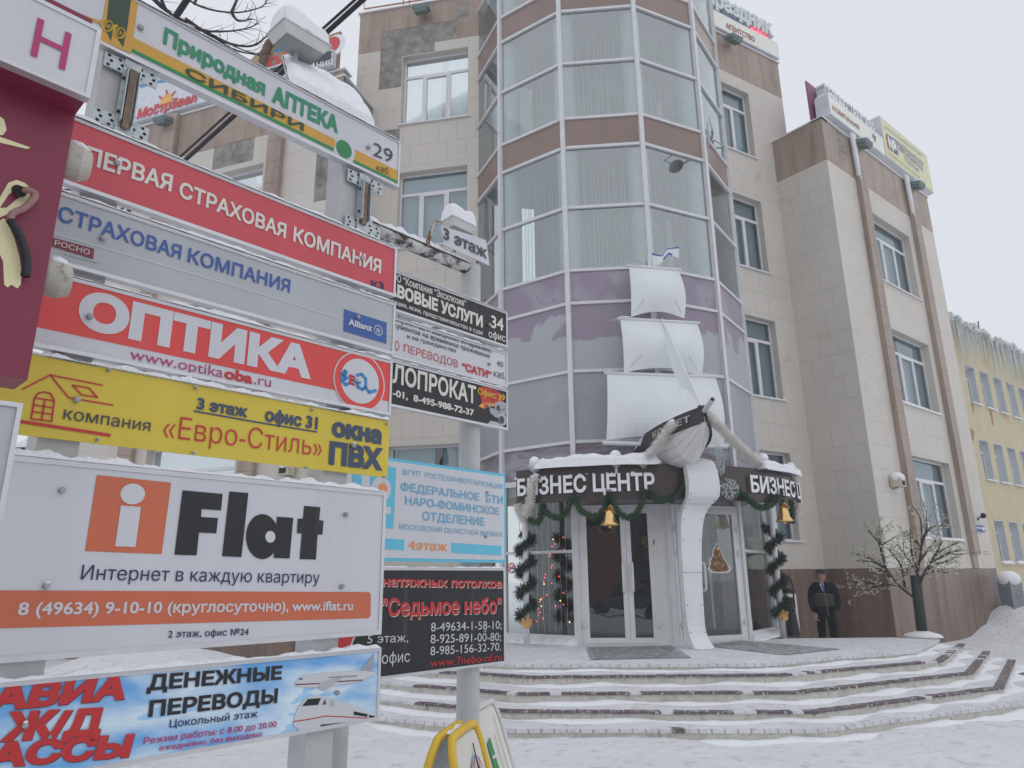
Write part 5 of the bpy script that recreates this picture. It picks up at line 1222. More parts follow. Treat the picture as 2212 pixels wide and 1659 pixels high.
# ------------------------------------------------------------------ foreground sign stacks
SA = radians(43)
d_ = ray(826, 1200); n_ = math.hypot(d_.x, d_.y); S1 = Plane((d_.x/n_*3.7, d_.y/n_*3.7), SA)
d_ = ray(1092, 1100); n_ = math.hypot(d_.x, d_.y); S2 = Plane((d_.x/n_*5.2, d_.y/n_*5.2), SA)
A_ = lambda x, y: (.25*x, .25*y)
C_ = lambda x, y: (.25*x, 414.75+.25*y)
D_ = lambda x, y: (540+.25587*x, 414.75+.25587*y)
E_ = lambda x, y: (.25*x, 829.5+.25*y)
F_ = lambda x, y: (540+.25587*x, 829.5+.25587*y)
G_ = lambda x, y: (.25*x, 1244.3+.25*y)
H2 = lambda x, y: (540+.25587*x, 1244.3+.25587*y)
K8 = lambda x, y: (712.9+.17578*x, 637.2+.17578*y)
V = dict(white=vinyl('v_white', 192, 193, 198), red=vinyl('v_red', 205, 66, 62), crim=vinyl('v_crimson', 190, 72, 82), grey=vinyl('v_grey', 168, 171, 175), yellow=vinyl('v_yellow', 200, 178, 58), orange=vinyl('v_orange', 188, 98, 66), black=vinyl('v_black', 24, 24, 30, k=1.2), navy=vinyl('v_navy', 38, 36, 78), blue=vinyl('v_blue', 52, 84, 150), blue2=vinyl('v_logo_blue', 62, 130, 185), dblue=vinyl('v_slate', 55, 68, 92), green=vinyl('v_green', 35, 128, 92), green2=vinyl('v_green2', 38, 125, 70), ochre=vinyl('v_ochre', 192, 146, 58), dgreen=vinyl('v_dark_green', 42, 66, 50), cream=vinyl('v_cream', 205, 203, 195), lred=vinyl('v_letter_red', 180, 40, 42), maroon=vinyl('v_maroon', 120, 45, 62), cyan=vinyl('v_cyan', 90, 178, 205), cyan2=vinyl('v_cyan_text', 105, 160, 190), orange2=vinyl('v_orange2', 215, 140, 85), magenta=vinyl('v_magenta', 120, 38, 62), pink=vinyl('v_pink', 165, 50, 98), amber=vinyl('v_amber', 205, 165, 50), dk=vinyl('v_text_dark', 62, 62, 68), steel=vinyl('v_steel', 150, 152, 155), steel_d=vinyl('v_steel_dark', 60, 62, 66), fire=vinyl('v_fire', 190, 60, 30))
def board(name, lab, pl, u0, u1, z0, z1, m, fr=.012, off=0, cat='sign', grp='company boards on the sign posts', snow=.02, trim=True, thick=.03, seed=1):
    g = thing(name, lab, cat, pl.W(u1, z0, off), grp)
    mb = MB(); mb.pbox(pl, u0, u1, z0, z1, off-thick, off); mb.build('panel', m, g)
    if trim:
        mb = MB(); a = .006
        for q in ((u0-.002, u1+.002, z1-fr, z1+.004), (u0-.002, u1+.002, z0-.004, z0+fr), (u0-.002, u0+fr, z0+fr, z1-fr), (u1-fr, u1+.002, z0+fr, z1-fr)): mb.pbox(pl, *q, off-thick-.004, off+a)
        for q in ((u0, u1, z1-fr*.55, z1-fr*.4),): mb.pbox(pl, *q, off+a, off+a+.002)
        mb.build('frame', M['alu'], g)
    if snow: ridge(g, pl.W(u0, z1+.004, off-.012), pl.W(u1-.01, z1+.004, off-.012), .045, snow, pl.n, 'snow_cap', seed, seg=.012)
    return g
def bolts(g, pl, pts, off=.006, r=.012):
    for p in pts:
        c = pl.P(*p, off); mb = MB(); mb.lathe(c-pl.n*.004, [(r, 0), (r, .012), (r*.85, .017), (r*.3, .018)], axis=pl.n, n=14); b = mb.build('bolt', M['bolt'], g, smooth=False)
        if random.random() < .4:
            mb = MB(); mb.sphere(c+Vector((0, 0, r))+pl.n*.006, r*.8, 7, 5, .7); mb.build('bolt_snow', M['snow_fine'], g, smooth=True)
L0 = -1.95
# 1 pharmacy board
g = board('sign_board', 'topmost board of the front stack, white pharmacy board reading Природная АПТЕКА СИБИРИ', S1, -2.6, .013, 4.007, 4.303, V['white'], fr=.01, thick=.035, snow=.012, seed=1)
poly(g, S1, [(287, 80), (722, 300), (725, 308), (721, 320), (284, 104)], V['ochre'], 'stripe', .002); poly(g, S1, [(284, 104), (721, 320), (721, 327), (283, 112)], V['green2'], 'stripe', .0021)
poly(g, S1, [(767, 322.5), (860, 369), (860, 391), (764, 345), (769, 333)], V['ochre'], 'stripe', .002); poly(g, S1, [(764, 345), (860, 391), (860, 397), (763, 351)], V['green2'], 'stripe', .0021)
disc(g, S1, (743.5, 322), .052, V['green2'], .0025, name='dot_print', sx=.95)
poly(g, S1, [(232, -20), (302, -20), (283, 116), (216, 87)], V['ochre'], 'stripe', .003)
poly(g, S1, [A_(945, -60), A_(1140, -60), A_(1100, 240), A_(1065, 405), A_(1025, 350), A_(1000, 235), A_(985, 200), A_(960, 355), A_(905, 240), A_(925, 150)], V['dgreen'], 'pillar_print', .004)
for cx, cy, s in ((935, 215, 1), (1040, 275, 1)):
    sp = [A_(cx+cos(t)*(6+t*5.2), cy+sin(t)*(7+t*5.6)) for t in np.linspace(0, 10.5, 40)]; strokes(g, S1, [sp], .008, V['amber'], .005, 'scroll_print')
poly(g, S1, [A_(-200, -140), A_(350, -2), A_(900, 190), A_(890, 215), A_(350, 22), A_(-200, -110)], V['ochre'], 'stripe', .003)
text(g, S1, 'Природная', (352, 91), (572, 206), (356, 57), V['green'], bold=.045); text(g, S1, 'АПТЕКА', (587, 217), (730, 286), (601, 187), V['green'], bold=.05)
text(g, S1, 'СИБИРИ', (400, 160.5), (656, 283), (415, 149), V['dgreen'], bold=.02, off=.006)
text(g, S1, '29', B_(1280, 1340), B_(1447, 1412), B_(1300, 1225), V['dk'], off=.005); text(g, S1, 'каб.', B_(1312, 1472), B_(1425, 1512), B_(1320, 1430), V['dk'], ref='x', off=.006)
bolts(g, S1, [A_(1215, 240), B_(1240, 1275)])
# 2
g = board('sign_board', 'second front board from the top, crimson with white ПЕРВАЯ СТРАХОВАЯ КОМПАНИЯ', S1, L0, .015, 3.325, 3.618, V['crim'], seed=2)
b0 = (184, 351.5); b1 = (822.7, 590)
text(g, S1, 'ПЕРВАЯ', (184, 351), (370, 413), A_(880, 1298), V['cream'], bold=.03); text(g, S1, 'СТРАХОВАЯ', (387, 428), (617, 514), D_(150, 200) if 0 else C_(1700, -20), V['cream'], bold=.03) if 0 else text(g, S1, 'СТРАХОВАЯ', (386, 423), (617, 514), (392, 391), V['cream'], bold=.03)
text(g, S1, 'КОМПАНИЯ', (633, 519.5), (822.7, 590), D_(390, 295), V['cream'], bold=.03); text(g, S1, 'к3', (802, 617), (829, 627), (803, 600), V['navy'], bold=.02)
bolts(g, S1, [A_(1010, 1410), D_(945, 560)])
# 3
g = board('sign_board', 'third front board from the top, grey with blue СТРАХОВАЯ КОМПАНИЯ', S1, L0, .021, 2.988, 3.279, V['grey'], seed=3)
text(g, S1, 'СТРАХОВАЯ', (124, 475), (390, 560), C_(625, 147), V['blue'], bold=.02); text(g, S1, 'КОМПАНИЯ', (405, 565), (626, 632), (409, 535), V['blue'], bold=.02)
strokes(g, S1, [[(100, 499), (553, 631), (848, 723)]], .006, V['white'], .002, 'line_print')
poly(g, S1, [C_(455, 393), C_(815, 490), C_(805, 580), C_(450, 470)], V['maroon'], 'name_plate', .003); text(g, S1, 'РОСНО', C_(470, 457), C_(772, 543), C_(475, 412), V['cream'], off=.006)
text(g, S1, 'Акт. лицензия ФСФР С №0290 77', C_(545, 543), C_(850, 625), C_(547, 532), V['dk'], off=.003)
poly(g, S1, [D_(795, 988), D_(1155, 1103), D_(1152, 1280), D_(790, 1173)], V['blue'], 'logo_plate', .003)
text(g, S1, 'Allianz', D_(830, 1118), D_(1030, 1175), D_(840, 1065), V['white'], bold=.035, off=.006)
disc(g, S1, D_(1083, 1168), .029, V['white'], .006, .0245, 'logo_ring'); strokes(g, S1, [[D_(1071, 1155), D_(1071, 1183)], [D_(1083, 1150), D_(1083, 1190)], [D_(1095, 1160), D_(1095, 1188)]], .005, V['white'], .006, 'logo_bars')
bolts(g, S1, [C_(890, 400), D_(910, 1058)])
# 4 optics
g = board('sign_board', 'fourth front board from the top, red and white with large ОПТИКА', S1, L0, .014, 2.648, 2.942, V['white'], seed=4)
rz = S1.uz(734.5, 845)[1]; mb = MB(); mb.pbox(S1, L0+.012, .002, rz, 2.93, 0, .002); mb.build('red_field', V['red'], g)
text(g, S1, 'ОПТИКА', (165, 700), (672, 815), C_(1140, 938), V['white'], bold=.06, off=.004)
text(g, S1, 'www.optika', (280, 775), (481, 815.5), (283, 750), V['pink'], off=.003); text(g, S1, 'oba', (484, 816), (545, 828.5), (486, 792), V['lred'], bold=.04, off=.003); text(g, S1, '.ru', (549, 829), (585, 836), (550, 806), V['pink'], off=.003)
lc = K8(368, 1066)
disc(g, S1, lc, .158, V['white'], .004, name='logo_ring'); disc(g, S1, lc, .151, V['red'], .0048, name='logo_ring')
disc(g, S1, K8(370, 1058), .118, V['white'], .0056, name='logo_disc'); poly(g, S1, [K8(210, 830), K8(245, 840), K8(185, 905)], V['white'], 'logo_ear', .006); poly(g, S1, [K8(555, 915), K8(490, 930), K8(545, 990)], V['white'], 'logo_ear', .006)
strokes(g, S1, [[K8(220, 1010), K8(180, 1035), K8(175, 985), K8(200, 950), K8(180, 935), K8(150, 970), K8(150, 1060), K8(190, 1100), K8(225, 1090)], [K8(330, 985), K8(390, 975), K8(440, 1030), K8(440, 1140), K8(480, 1195), K8(565, 1175)], [K8(440, 1130), K8(400, 1160), K8(340, 1130), K8(330, 1070), K8(370, 1080)]], .018, V['blue2'], .007, 'logo_curve')
text(g, S1, 'E', K8(235, 1085), K8(300, 1110), K8(240, 960), V['lred'], bold=.05, off=.008)
bolts(g, S1, [C_(775, 1078), D_(890, 1590)], off=.01)
# 5 yellow
g = board('sign_board', 'fifth front board from the top, yellow window company board with a line drawn house', S1, -1.70, .014, 2.315, 2.612, V['yellow'], trim=False, snow=.03, seed=5, thick=.012)
text(g, S1, 'компания', (136, 904.5), (324, 932), E_(575, 222), V['dk'], ref='x', bold=.005)
text(g, S1, '«Евро-Стиль»', (351, 944), (695, 986), (386, 899.5), V['lred'], bold=-.008)
text(g, S1, '3 этаж', (425, 882), (535, 901), (428, 857), V['dblue'], bold=.045); text(g, S1, 'офис 31', (572, 908), (686, 926.5), (660, 895), V['dblue'], bold=.045)
strokes(g, S1, [[(420, 888), (550, 911), (684.6, 933)]], .007, V['dblue'], .003, 'line_print')
text(g, S1, 'окна', (716.5, 939.5), (824, 957.5), (722, 910), V['dblue'], ref='x', bold=.06); text(g, S1, 'ПВХ', (710, 999.7), (826.6, 1013.7), (712.7, 951.8), V['dblue'], bold=.06)
hl = [[E_(195, 45), (109, 810), E_(885, 10)], [(109, 810), E_(595, 118), E_(975, 182)], [E_(630, 10), E_(770, 35), E_(843, 115), E_(705, 92), E_(630, 10)], [E_(300, 120), E_(470, 145), E_(447, 322), E_(270, 300), E_(300, 120)], [E_(300, 120), E_(330, 80), E_(385, 68), E_(440, 85), E_(470, 145)], [E_(390, 130), E_(360, 312)], [E_(290, 180), E_(462, 205)], [E_(280, 238), E_(455, 262)]]
strokes(g, S1, hl, .006, V['lred'], .003, 'house_print'); strokes(g, S1, [[(30, 908), (237, 940)]], .012, V['lred'], .0035, 'line_print')
bolts(g, S1, [E_(665, 135), F_(870, 520)]); bolts(g, S1, [C_(938, 1540), E_(1690, 33), F_(525, 220), F_(1155, 338), E_(840, 482), E_(1670, 595), F_(470, 707), F_(1130, 787)], r=.006)
# 6 internet board
g = board('sign_board', 'large white front board with orange square logo and black letters Flat', S1, L0, .006, 1.552, 2.236, V['white'], fr=.016, snow=.03, seed=6, thick=.02)
poly(g, S1, [E_(838, 785), E_(1480, 853), E_(1397, 1470), E_(735, 1443)], V['orange'], 'logo_square', .002)
C = S1.P(*E_(1148, 950), 0); disc(g, S1, E_(1148, 950), .04, V['white'], .004, name='logo_dot', sx=1.12); poly(g, S1, [E_(1045, 1050), E_(1218, 1063), E_(1170, 1408), E_(995, 1402)], V['white'], 'logo_stem', .004)
for pts in ([E_(1578, 918), E_(1925, 950), E_(1910, 1092), E_(1742, 1080), E_(1738, 1148), E_(1884, 1158), E_(1870, 1290), E_(1720, 1283), E_(1700, 1480), E_(1508, 1475)], [E_(1983, 928), E_(2147, 942), E_(2087, 1495), E_(1920, 1488)], [F_(228, 1120), F_(366, 1130), F_(335, 1473), F_(200, 1468)], [F_(458, 1028), F_(595, 1040), F_(585, 1150), F_(622, 1153), F_(613, 1272), F_(572, 1270), F_(557, 1482), F_(420, 1478), F_(438, 1262), F_(397, 1258), F_(405, 1135), F_(448, 1138)]):
    poly(g, S1, pts, V['black'], 'letter_print', .003)
ca = S1.P(*F_(105, 1288), 0); ab = [F_(105+cos(t)*138, 1288+sin(t)*190) for t in np.linspace(0, 2*pi, 40)]; poly(g, S1, ab, V['black'], 'letter_print', .0032)
poly(g, S1, [F_(172+cos(t)*42, 1290+sin(t)*50) for t in np.linspace(0, 2*pi, 24)], V['white'], 'letter_hole', .005)
text(g, S1, 'Интернет в каждую квартиру', (174, 1252), (690, 1260), (177.5, 1220), V['navy'])
poly(g, S1, [(-60, 1275), (797, 1279), (801, 1284), (801, 1329), (796, 1335.5), (-60, 1359)], V['orange'], 'orange_band', .002)
text(g, S1, '8 (49634) 9-10-10 (круглосуточно), www.iflat.ru', (37.5, 1328), (762, 1317.5), (41, 1299.5), V['white'], bold=.02)
text(g, S1, '2 этаж, офис №24', (362.5, 1377.5), (537, 1371.5), (365, 1361.8), V['navy'], bold=.012)
bolts(g, S1, [E_(535, 920), F_(808, 1102), G_(400, 85), H2(775, 88)], r=.011)
# 7 tickets board
skyp = mural('v_sky_print', col(95, 150, 200, 1.4), col(190, 205, 215, 1.4), col(140, 180, 210, 1.4), 2.2, (1, 1, 3), .4, .62)
g = board('sign_board', 'lowest front board, sky blue with red АВИА Ж/Д КАССЫ, an airliner and a train', S1, -2.1, .01, 1.168, 1.484, skyp, seed=7, snow=.022)
rs = (Vector((0, 0, -.0022))+S1.e*.0015, V['black'])
text(g, S1, 'АВИА', (-34, 1534), (270, 1507), G_(900, 870), V['lred'], bold=.06, off=.005, shear=.12, shadow=rs); text(g, S1, 'Ж/Д', (-2, 1599), (217.5, 1584), (158.8, 1530.5), V['lred'], bold=.06, off=.005, shear=.1, shadow=rs); text(g, S1, 'КАССЫ', (-105, 1663), (286, 1631.8), (274, 1585.5), V['lred'], bold=.06, off=.005, shear=.1, shadow=rs)
text(g, S1, 'ДЕНЕЖНЫЕ', (317, 1491), (608.6, 1466.4), (366, 1454.5), V['black'], bold=.04); text(g, S1, 'ПЕРЕВОДЫ', (320, 1548), (599, 1517), (325, 1513), V['black'], bold=.04)
text(g, S1, 'Цокольный этаж', (366, 1571.8), (556.6, 1549), (370, 1554.5), V['navy'], bold=.01); text(g, S1, 'Режим работы: с 8.00 до 20.00', (310, 1608), (597.6, 1569.8), (312.5, 1593), V['pink'], bold=.012); text(g, S1, 'ежедневно, без выходных', (343.8, 1622), (567, 1590), (348, 1612.5), V['pink'], ref='x', bold=.012)
plw = V['white']
poly(g, S1, [H2(*p) for p in ((930, 800), (1045, 655), (1052, 660), (1025, 810))], V['steel'], 'plane_tail', .003)
poly(g, S1, [H2(*p) for p in ((385, 905), (400, 870), (440, 842), (600, 818), (900, 800), (950, 800), (1058, 812), (1055, 835), (900, 898), (640, 938), (480, 942), (400, 932))], plw, 'plane_body', .004)
poly(g, S1, [H2(*p) for p in ((588, 905), (800, 842), (745, 885), (690, 925), (640, 965), (590, 950))], V['grey'], 'plane_wing', .006)
strokes(g, S1, [[H2(388, 915), H2(620, 905)], [H2(740, 890), H2(950, 878)]], .003, V['navy'], .0055, 'plane_stripe'); strokes(g, S1, [[H2(388, 919), H2(620, 909)], [H2(740, 894), H2(950, 882)]], .002, V['lred'], .0052, 'plane_stripe')
strokes(g, S1, [[H2(x, 855-(x-670)*.05), H2(x+4, 855-(x-670)*.05)] for x in range(670, 905, 12)], .004, V['dk'], .0055, 'plane_windows'); poly(g, S1, [H2(415, 862), H2(445, 862), H2(445, 876), H2(412, 874)], V['blue'], 'plane_cockpit', .0055)
poly(g, S1, [H2(*p) for p in ((368, 1230), (378, 1180), (410, 1105), (470, 1035), (560, 1010), (640, 1015), (700, 1040), (850, 1092), (1055, 1172), (1055, 1212), (850, 1245), (700, 1265), (500, 1302), (415, 1302), (372, 1262))], plw, 'train_body', .004)
poly(g, S1, [H2(*p) for p in ((440, 1098), (490, 1038), (600, 1030), (575, 1088))], V['black'], 'train_window', .0052); poly(g, S1, [H2(*p) for p in ((875, 1142), (992, 1166), (992, 1190), (875, 1172))], V['black'], 'train_window', .0052); poly(g, S1, [H2(*p) for p in ((1005, 1172), (1052, 1182), (1052, 1200), (1005, 1192))], V['black'], 'train_window', .0052)
poly(g, S1, [H2(*p) for p in ((610, 1085), (640, 1035), (642, 1085))], V['dk'], 'train_window', .0052); poly(g, S1, [H2(*p) for p in ((675, 1045), (715, 1058), (715, 1105), (675, 1100))], V['grey'], 'train_window', .0052)
strokes(g, S1, [[H2(370, 1228), H2(500, 1210), H2(640, 1182), H2(850, 1192), H2(1055, 1205)]], .004, V['lred'], .0055, 'train_stripe'); strokes(g, S1, [[H2(322, 1326), H2(600, 1288), H2(1060, 1218)]], .004, V['black'], .0035, 'rail_print'); strokes(g, S1, [[H2(600, 1262), H2(850, 1238)]], .008, V['dk'], .0056, 'bogie_print')
bolts(g, S1, [G_(212, 1290), H2(735, 985)], r=.01)
# posts of the front stack
def sqpost(pl, ul, ur, z0, z1, off, lab, grp='posts of the sign stacks', rnd_=False):
    g = thing('sign_post', lab, 'post', pl.W((ul+ur)/2, 0, off), grp); w_ = ur-ul; mb = MB()
    if rnd_: mb.tube([pl.W((ul+ur)/2, z0, off-w_/2), pl.W((ul+ur)/2, z1, off-w_/2)], w_/2, 18)
    else: mb.pbox(pl, ul, ur, z0, z1, off-w_, off)
    mb.build('post_body', M['post'], g, smooth=False); return g
sqpost(S1, -1.545, -1.405, -.1, 4.28, -.035, 'grey square post at the left behind the front boards'); sqpost(S1, -.35, -.21, -.1, 4.28, -.035, 'grey square post at the right behind the front boards')
sqpost(S2, -.335, -.18, -.1, 4.17, -.035, 'grey round post at the right of the rear boards', rnd_=True); sqpost(S2, -1.36, -1.21, -.1, 4.17, -.035, 'grey round post at the left of the rear boards, mostly hidden', rnd_=True)
g = thing('cross_pipe', 'rusty white pipe with snow joining the tops of the rear sign posts', 'pipe', S2.W(-.26, 4.15, 0)); mb = MB(); mb.tube([S2.W(-.29, 4.13, -.1), S2.W(-1.35, 4.13, -.1)], .045, 14)
mb.build('pipe_body', mat('rusty_pipe', (.6, .6, .58, 1), .7, dirt=(.06, .05, .045, 1), dscale=9, dlo=.45, dhi=.55), g, smooth=True)
ridge(g, S2.W(-1.32, 4.165, -.1), S2.W(-.25, 4.165, -.1), .085, .055, S2.n, 'snow_cap', 31, seg=.02)
# perforated brackets
def bracket(pl, tl, tr, br, bl, off=-.01, name='bracket_plate'):
    q = [pl.uz(*p, off) for p in (tl, tr, br, bl)]; return min(q[0][0], q[3][0]), max(q[1][0], q[2][0]), (q[2][1]+q[3][1])/2, (q[0][1]+q[1][1])/2
def strap(lab, p1, p2, ch, wd):
    g = thing('bracket', lab, 'bracket', S1.P(*ch[0], 0), 'perforated steel brackets between the upper front boards')
    for p in (p1, p2):
        u0, u1, z0, z1 = bracket(S1, *p); mb = MB(); mb.pbox(S1, u0, u1, z0, z1, -.02, -.012); pl_ = mb.build('plate', M['galv'], g)
        mb = MB(); nx = max(3, int((u1-u0)/.04)); 
        for i in range(nx):
            for j in range(3):
                if .38 < (i+.5)/nx < .62: continue
                c = S1.W(u0+(u1-u0)*(i+.5)/nx+(.005 if j % 2 else -.005), z0+(z1-z0)*(j+.5)/3, -.0115); k = 8
                mb.quad(*[c+S1.e*cos(2*pi*t/k)*.0075+Vector((0, 0, sin(2*pi*t/k)*.0075)) for t in range(k)])
        mb.build('plate_holes', M['hole'], pl_, kind='stuff')
    a = S1.uz(*ch[0]); b = S1.uz(*ch[1]); um = (a[0]+b[0])/2; zt, zb = a[1], b[1]
    mb = MB()
    for sg in (-1, 1): mb.pbox(S1, um+sg*.024-.002, um+sg*.024+.002, zb+.02, zt-.02, -.01, .03); mb.pbox(S1, um+sg*.03-.006, um+sg*.03+.006, zb, zt, -.011, -.004)
    mb.pbox(S1, um-.034, um+.034, zt-.01, zt+.03, -.011, -.004); mb.pbox(S1, um-.034, um+.034, zb-.06, zb, -.011, -.004); mb.build('channel', M['galv'], g)
    mb = MB(); mb.pbox(S1, um-.013, um+.013, zb, zt-.02, -.01, .014); mb.build('wood_block', M['wood'], g)
    mb = MB()
    for z in (zt-.07, zb+.07):
        for sg in (-1, 1): mb.lathe(S1.W(um+sg*.03, z, -.003), [(.007, 0), (.007, .006)], axis=S1.n, n=8)
    mb.build('screws', M['hole'], g, kind='stuff')
strap('perforated steel bracket joining the first two boards at the left post', (A_(915, 435), A_(1370, 655), A_(1355, 768), A_(898, 552)), (A_(820, 910), A_(1290, 1115), A_(1275, 1235), A_(803, 1030)), (A_(1155, 585), A_(1070, 1110)), 0)
strap('perforated steel bracket joining the first two boards at the right post', (B_(1070, 1455), B_(1365, 1590), B_(1360, 1690), B_(1060, 1560)), (D_(810, 190), D_(1105, 305), D_(1100, 400), D_(808, 285)), (L2(190, 570), L2(160, 1130)), 0)
# ---- rear stack
g = board('sign_board', 'topmost rear board, black with white lettering ПРАВОВЫЕ УСЛУГИ and 34 офис', S2, -1.32, .03, 3.545, 3.829, V['black'], seed=11, snow=.012)
text(g, S2, 'ООО “Компания “Эксклюзив”', (838, 601), (1007, 663), D_(1337, 728), V['cream'], bold=.015)
text(g, S2, 'ПРАВОВЫЕ УСЛУГИ', (801, 620.5), (1042.8, 706.4), D_(1240, 775), V['cream'], bold=.05)
text(g, S2, 'Консультации, иски, представительство в суде', (797, 637.4), (1042.8, 723.5), D_(1010, 832), V['cream'], bold=.015)
text(g, S2, '34', (1060.7, 706.4), (1087.6, 714.5), D_(2045, 1035), V['cream'], bold=.02); text(g, S2, 'офис', (1055.6, 728), (1092, 738.5), D_(2020, 1178), V['cream'], ref='x', bold=.01)
bolts(g, S2, [D_(2020, 1120)], r=.012)
g = board('sign_board', 'second rear board, white translation bureau board with red САТИ', S2, -1.32, .027, 3.222, 3.492, V['white'], seed=12)
text(g, S2, 'документов и заверение нотариально', K8(745, 300), K8(1985, 713), K8(870, 280), V['dk'], ref='x', bold=.01); text(g, S2, 'документов на временное проживание', K8(690, 363), K8(1965, 778), K8(1150, 468), V['dk'], ref='x', bold=.01); text(g, S2, 'и на гражданство', K8(948, 526), K8(1550, 708), K8(950, 488), V['dk'], ref='x', bold=.01)
text(g, S2, 'БЮРО', K8(600, 615), K8(850, 688), K8(830, 570), V['lred'], bold=-.005); text(g, S2, 'ПЕРЕВОДОВ', K8(908, 697), K8(1572, 893), K8(912, 600), V['lred'], bold=-.005); text(g, S2, '“САТИ”', K8(1625, 920), K8(1985, 1028), K8(1690, 845), V['lred'], bold=.045)
text(g, S2, '40', K8(2050, 870), K8(2130, 893), K8(2065, 800), V['dk']); text(g, S2, 'каб.', K8(2015, 1000), K8(2158, 1038), K8(2025, 940), V['dk'], ref='x')
bolts(g, S2, [K8(1955, 850)], r=.012)
g = board('sign_board', 'third rear board, black metal rental board with a fire and steel pipes picture', S2, -1.32, .025, 2.888, 3.193, V['black'], seed=13)
text(g, S2, 'ЛОПРОКАТ', K8(768, 1068), K8(1795, 1333), K8(820, 848), V['cream'], bold=.03); text(g, S2, '-01,  8-495-988-72-37', K8(770, 1238), K8(1770, 1485), K8(835, 1168), V['cream'], bold=.035)
poly(g, S2, [K8(1835, 1125), K8(2020, 1150), K8(2090, 1210), K8(2130, 1300), K8(2010, 1330), K8(1870, 1360), K8(1850, 1250)], vinyl('v_fire2', 165, 45, 25, var=.6, scale=14), 'fire_print', .002)
poly(g, S2, [K8(1820, 1370), K8(1860, 1335), K8(1930, 1320), K8(2010, 1330), K8(2030, 1360), K8(1930, 1385), K8(1880, 1400), K8(1850, 1375)], vinyl('v_fire3', 225, 140, 70, var=.5, scale=30), 'fire_print', .0024)
for pts, m_ in (([K8(2020, 1330), K8(2090, 1300), K8(2165, 1330), K8(2165, 1400), K8(2080, 1450), K8(2025, 1400)], V['steel']), ([K8(1955, 1380), K8(2030, 1400), K8(2165, 1400), K8(2165, 1470), K8(2040, 1510), K8(1970, 1450)], V['steel']), ([K8(1935, 1590), K8(1970, 1545), K8(2050, 1560), K8(2160, 1640), K8(2090, 1650), K8(2020, 1600)], V['grey']), ([K8(2045, 1365), K8(2085, 1350), K8(2085, 1430), K8(2045, 1400)], V['steel_d'])): poly(g, S2, pts, m_, 'pipe_print', .003)
disc(g, S2, K8(2120, 1530), .045, V['grey'], .0034, name='pipe_print'); disc(g, S2, K8(2110, 1535), .03, V['steel_d'], .0038, name='pipe_print')
text(g, S2, 'Офис 39', K8(1815, 1215), K8(2150, 1300), K8(1850, 1148), V['amber'], bold=.02, off=.005); bolts(g, S2, [L3(1405, 385)], r=.012)
g = board('sign_board', 'fourth rear board, white with turquoise lettering ФЕДЕРАЛЬНОЕ БТИ and 4этаж', S2, -1.575, .0, 1.915, 2.55, V['cyan'], trim=False, seed=14, snow=0, thick=.02)
mb = MB(); mb.pbox(S2, -1.555, -.018, 1.935, 2.53, 0, .002); mb.build('white_field', V['white'], g)
T4 = [('ФГУП', L3(340, 1240), L3(562, 1268), L3(345, 1168), 'cyan2', 0), ('РОСТЕХИНВЕНТАРИЗАЦИЯ', L3(622, 1275), L3(1587, 1420), L3(632, 1208), 'cyan2', 0), ('ФЕДЕРАЛЬНОЕ', L3(318, 1433), L3(1297, 1560), L3(440, 1347), 'cyan2', .025), ('БТИ', L3(1382, 1578), L3(1592, 1603), L3(1388, 1483), 'cyan2', .025), ('НАРО-ФОМИНСКОЕ', F_(1310, 1015), F_(2107, 1106), F_(1318, 945), 'cyan2', .025), ('ОТДЕЛЕНИЕ', F_(1455, 1148), F_(1982, 1197), F_(1560, 1085), 'cyan2', .025), ('МОСКОВСКИЙ ОБЛАСТНОЙ ФИЛИАЛ', F_(1260, 1226), F_(2127, 1292), F_(1268, 1180), 'cyan2', 0), ('4этаж', F_(1337, 1395), F_(1668, 1410), F_(1365, 1318), 'orange2', .02)]
for s_, a, b, c, m_, bo in T4: text(g, S2, s_, a, b, c, V[m_], bold=bo, off=.005)
poly(g, S2, [F_(1000, 1292), F_(1305, 1316), F_(1303, 1405), F_(1000, 1384)], V['cyan'], 'bar_print', .004); poly(g, S2, [F_(1702, 1340), F_(2124, 1368), F_(2122, 1447), F_(1700, 1425)], V['cyan'], 'bar_print', .004)
poly(g, S2, [F_(868, 640), F_(1235, 708), F_(1212, 1222), F_(860, 1190)], V['cyan'], 'logo_block', .004); poly(g, S2, [F_(942, 700), F_(1012, 710), F_(1010, 1190), F_(940, 1180)], V['white'], 'logo_bar', .005)
disc(g, S2, F_(1108, 885), .075, V['white'], .0055, name='logo_ring'); disc(g, S2, F_(1120, 885), .036, V['orange2'], .0062, name='logo_dot'); poly(g, S2, [F_(1100, 1030), F_(1190, 1038), F_(1188, 1100), F_(1098, 1094)], V['white'], 'logo_bar', .0055)
poly(g, S2, [F_(600, 730), F_(632, 735), F_(628, 860), F_(598, 855)], V['white'], 'logo_bar', .004); poly(g, S2, [F_(634, 735), F_(658, 740), F_(654, 860), F_(630, 858)], V['orange2'], 'logo_bar', .0045)
bolts(g, S2, [F_(2000, 915), F_(1990, 1290)], r=.01)
g = board('sign_board', 'lowest rear board, black ceilings company board with red letters "Седьмое небо"', S2, -1.575, -.018, 1.25, 1.874, V['black'], seed=15, snow=.012)
sh = (Vector((0, 0, -.004))+S2.e*.003, V['cream'])
text(g, S2, 'натяжных потолков', H2(1118, 84), H2(2130, 98), H2(1125, 22), V['lred'], ref='x', bold=.03, off=.004, shadow=sh)
text(g, S2, '"Седьмое небо"', H2(1105, 336), H2(2122, 308), H2(1235, 185), V['lred'], bold=.03, off=.004, shadow=sh)
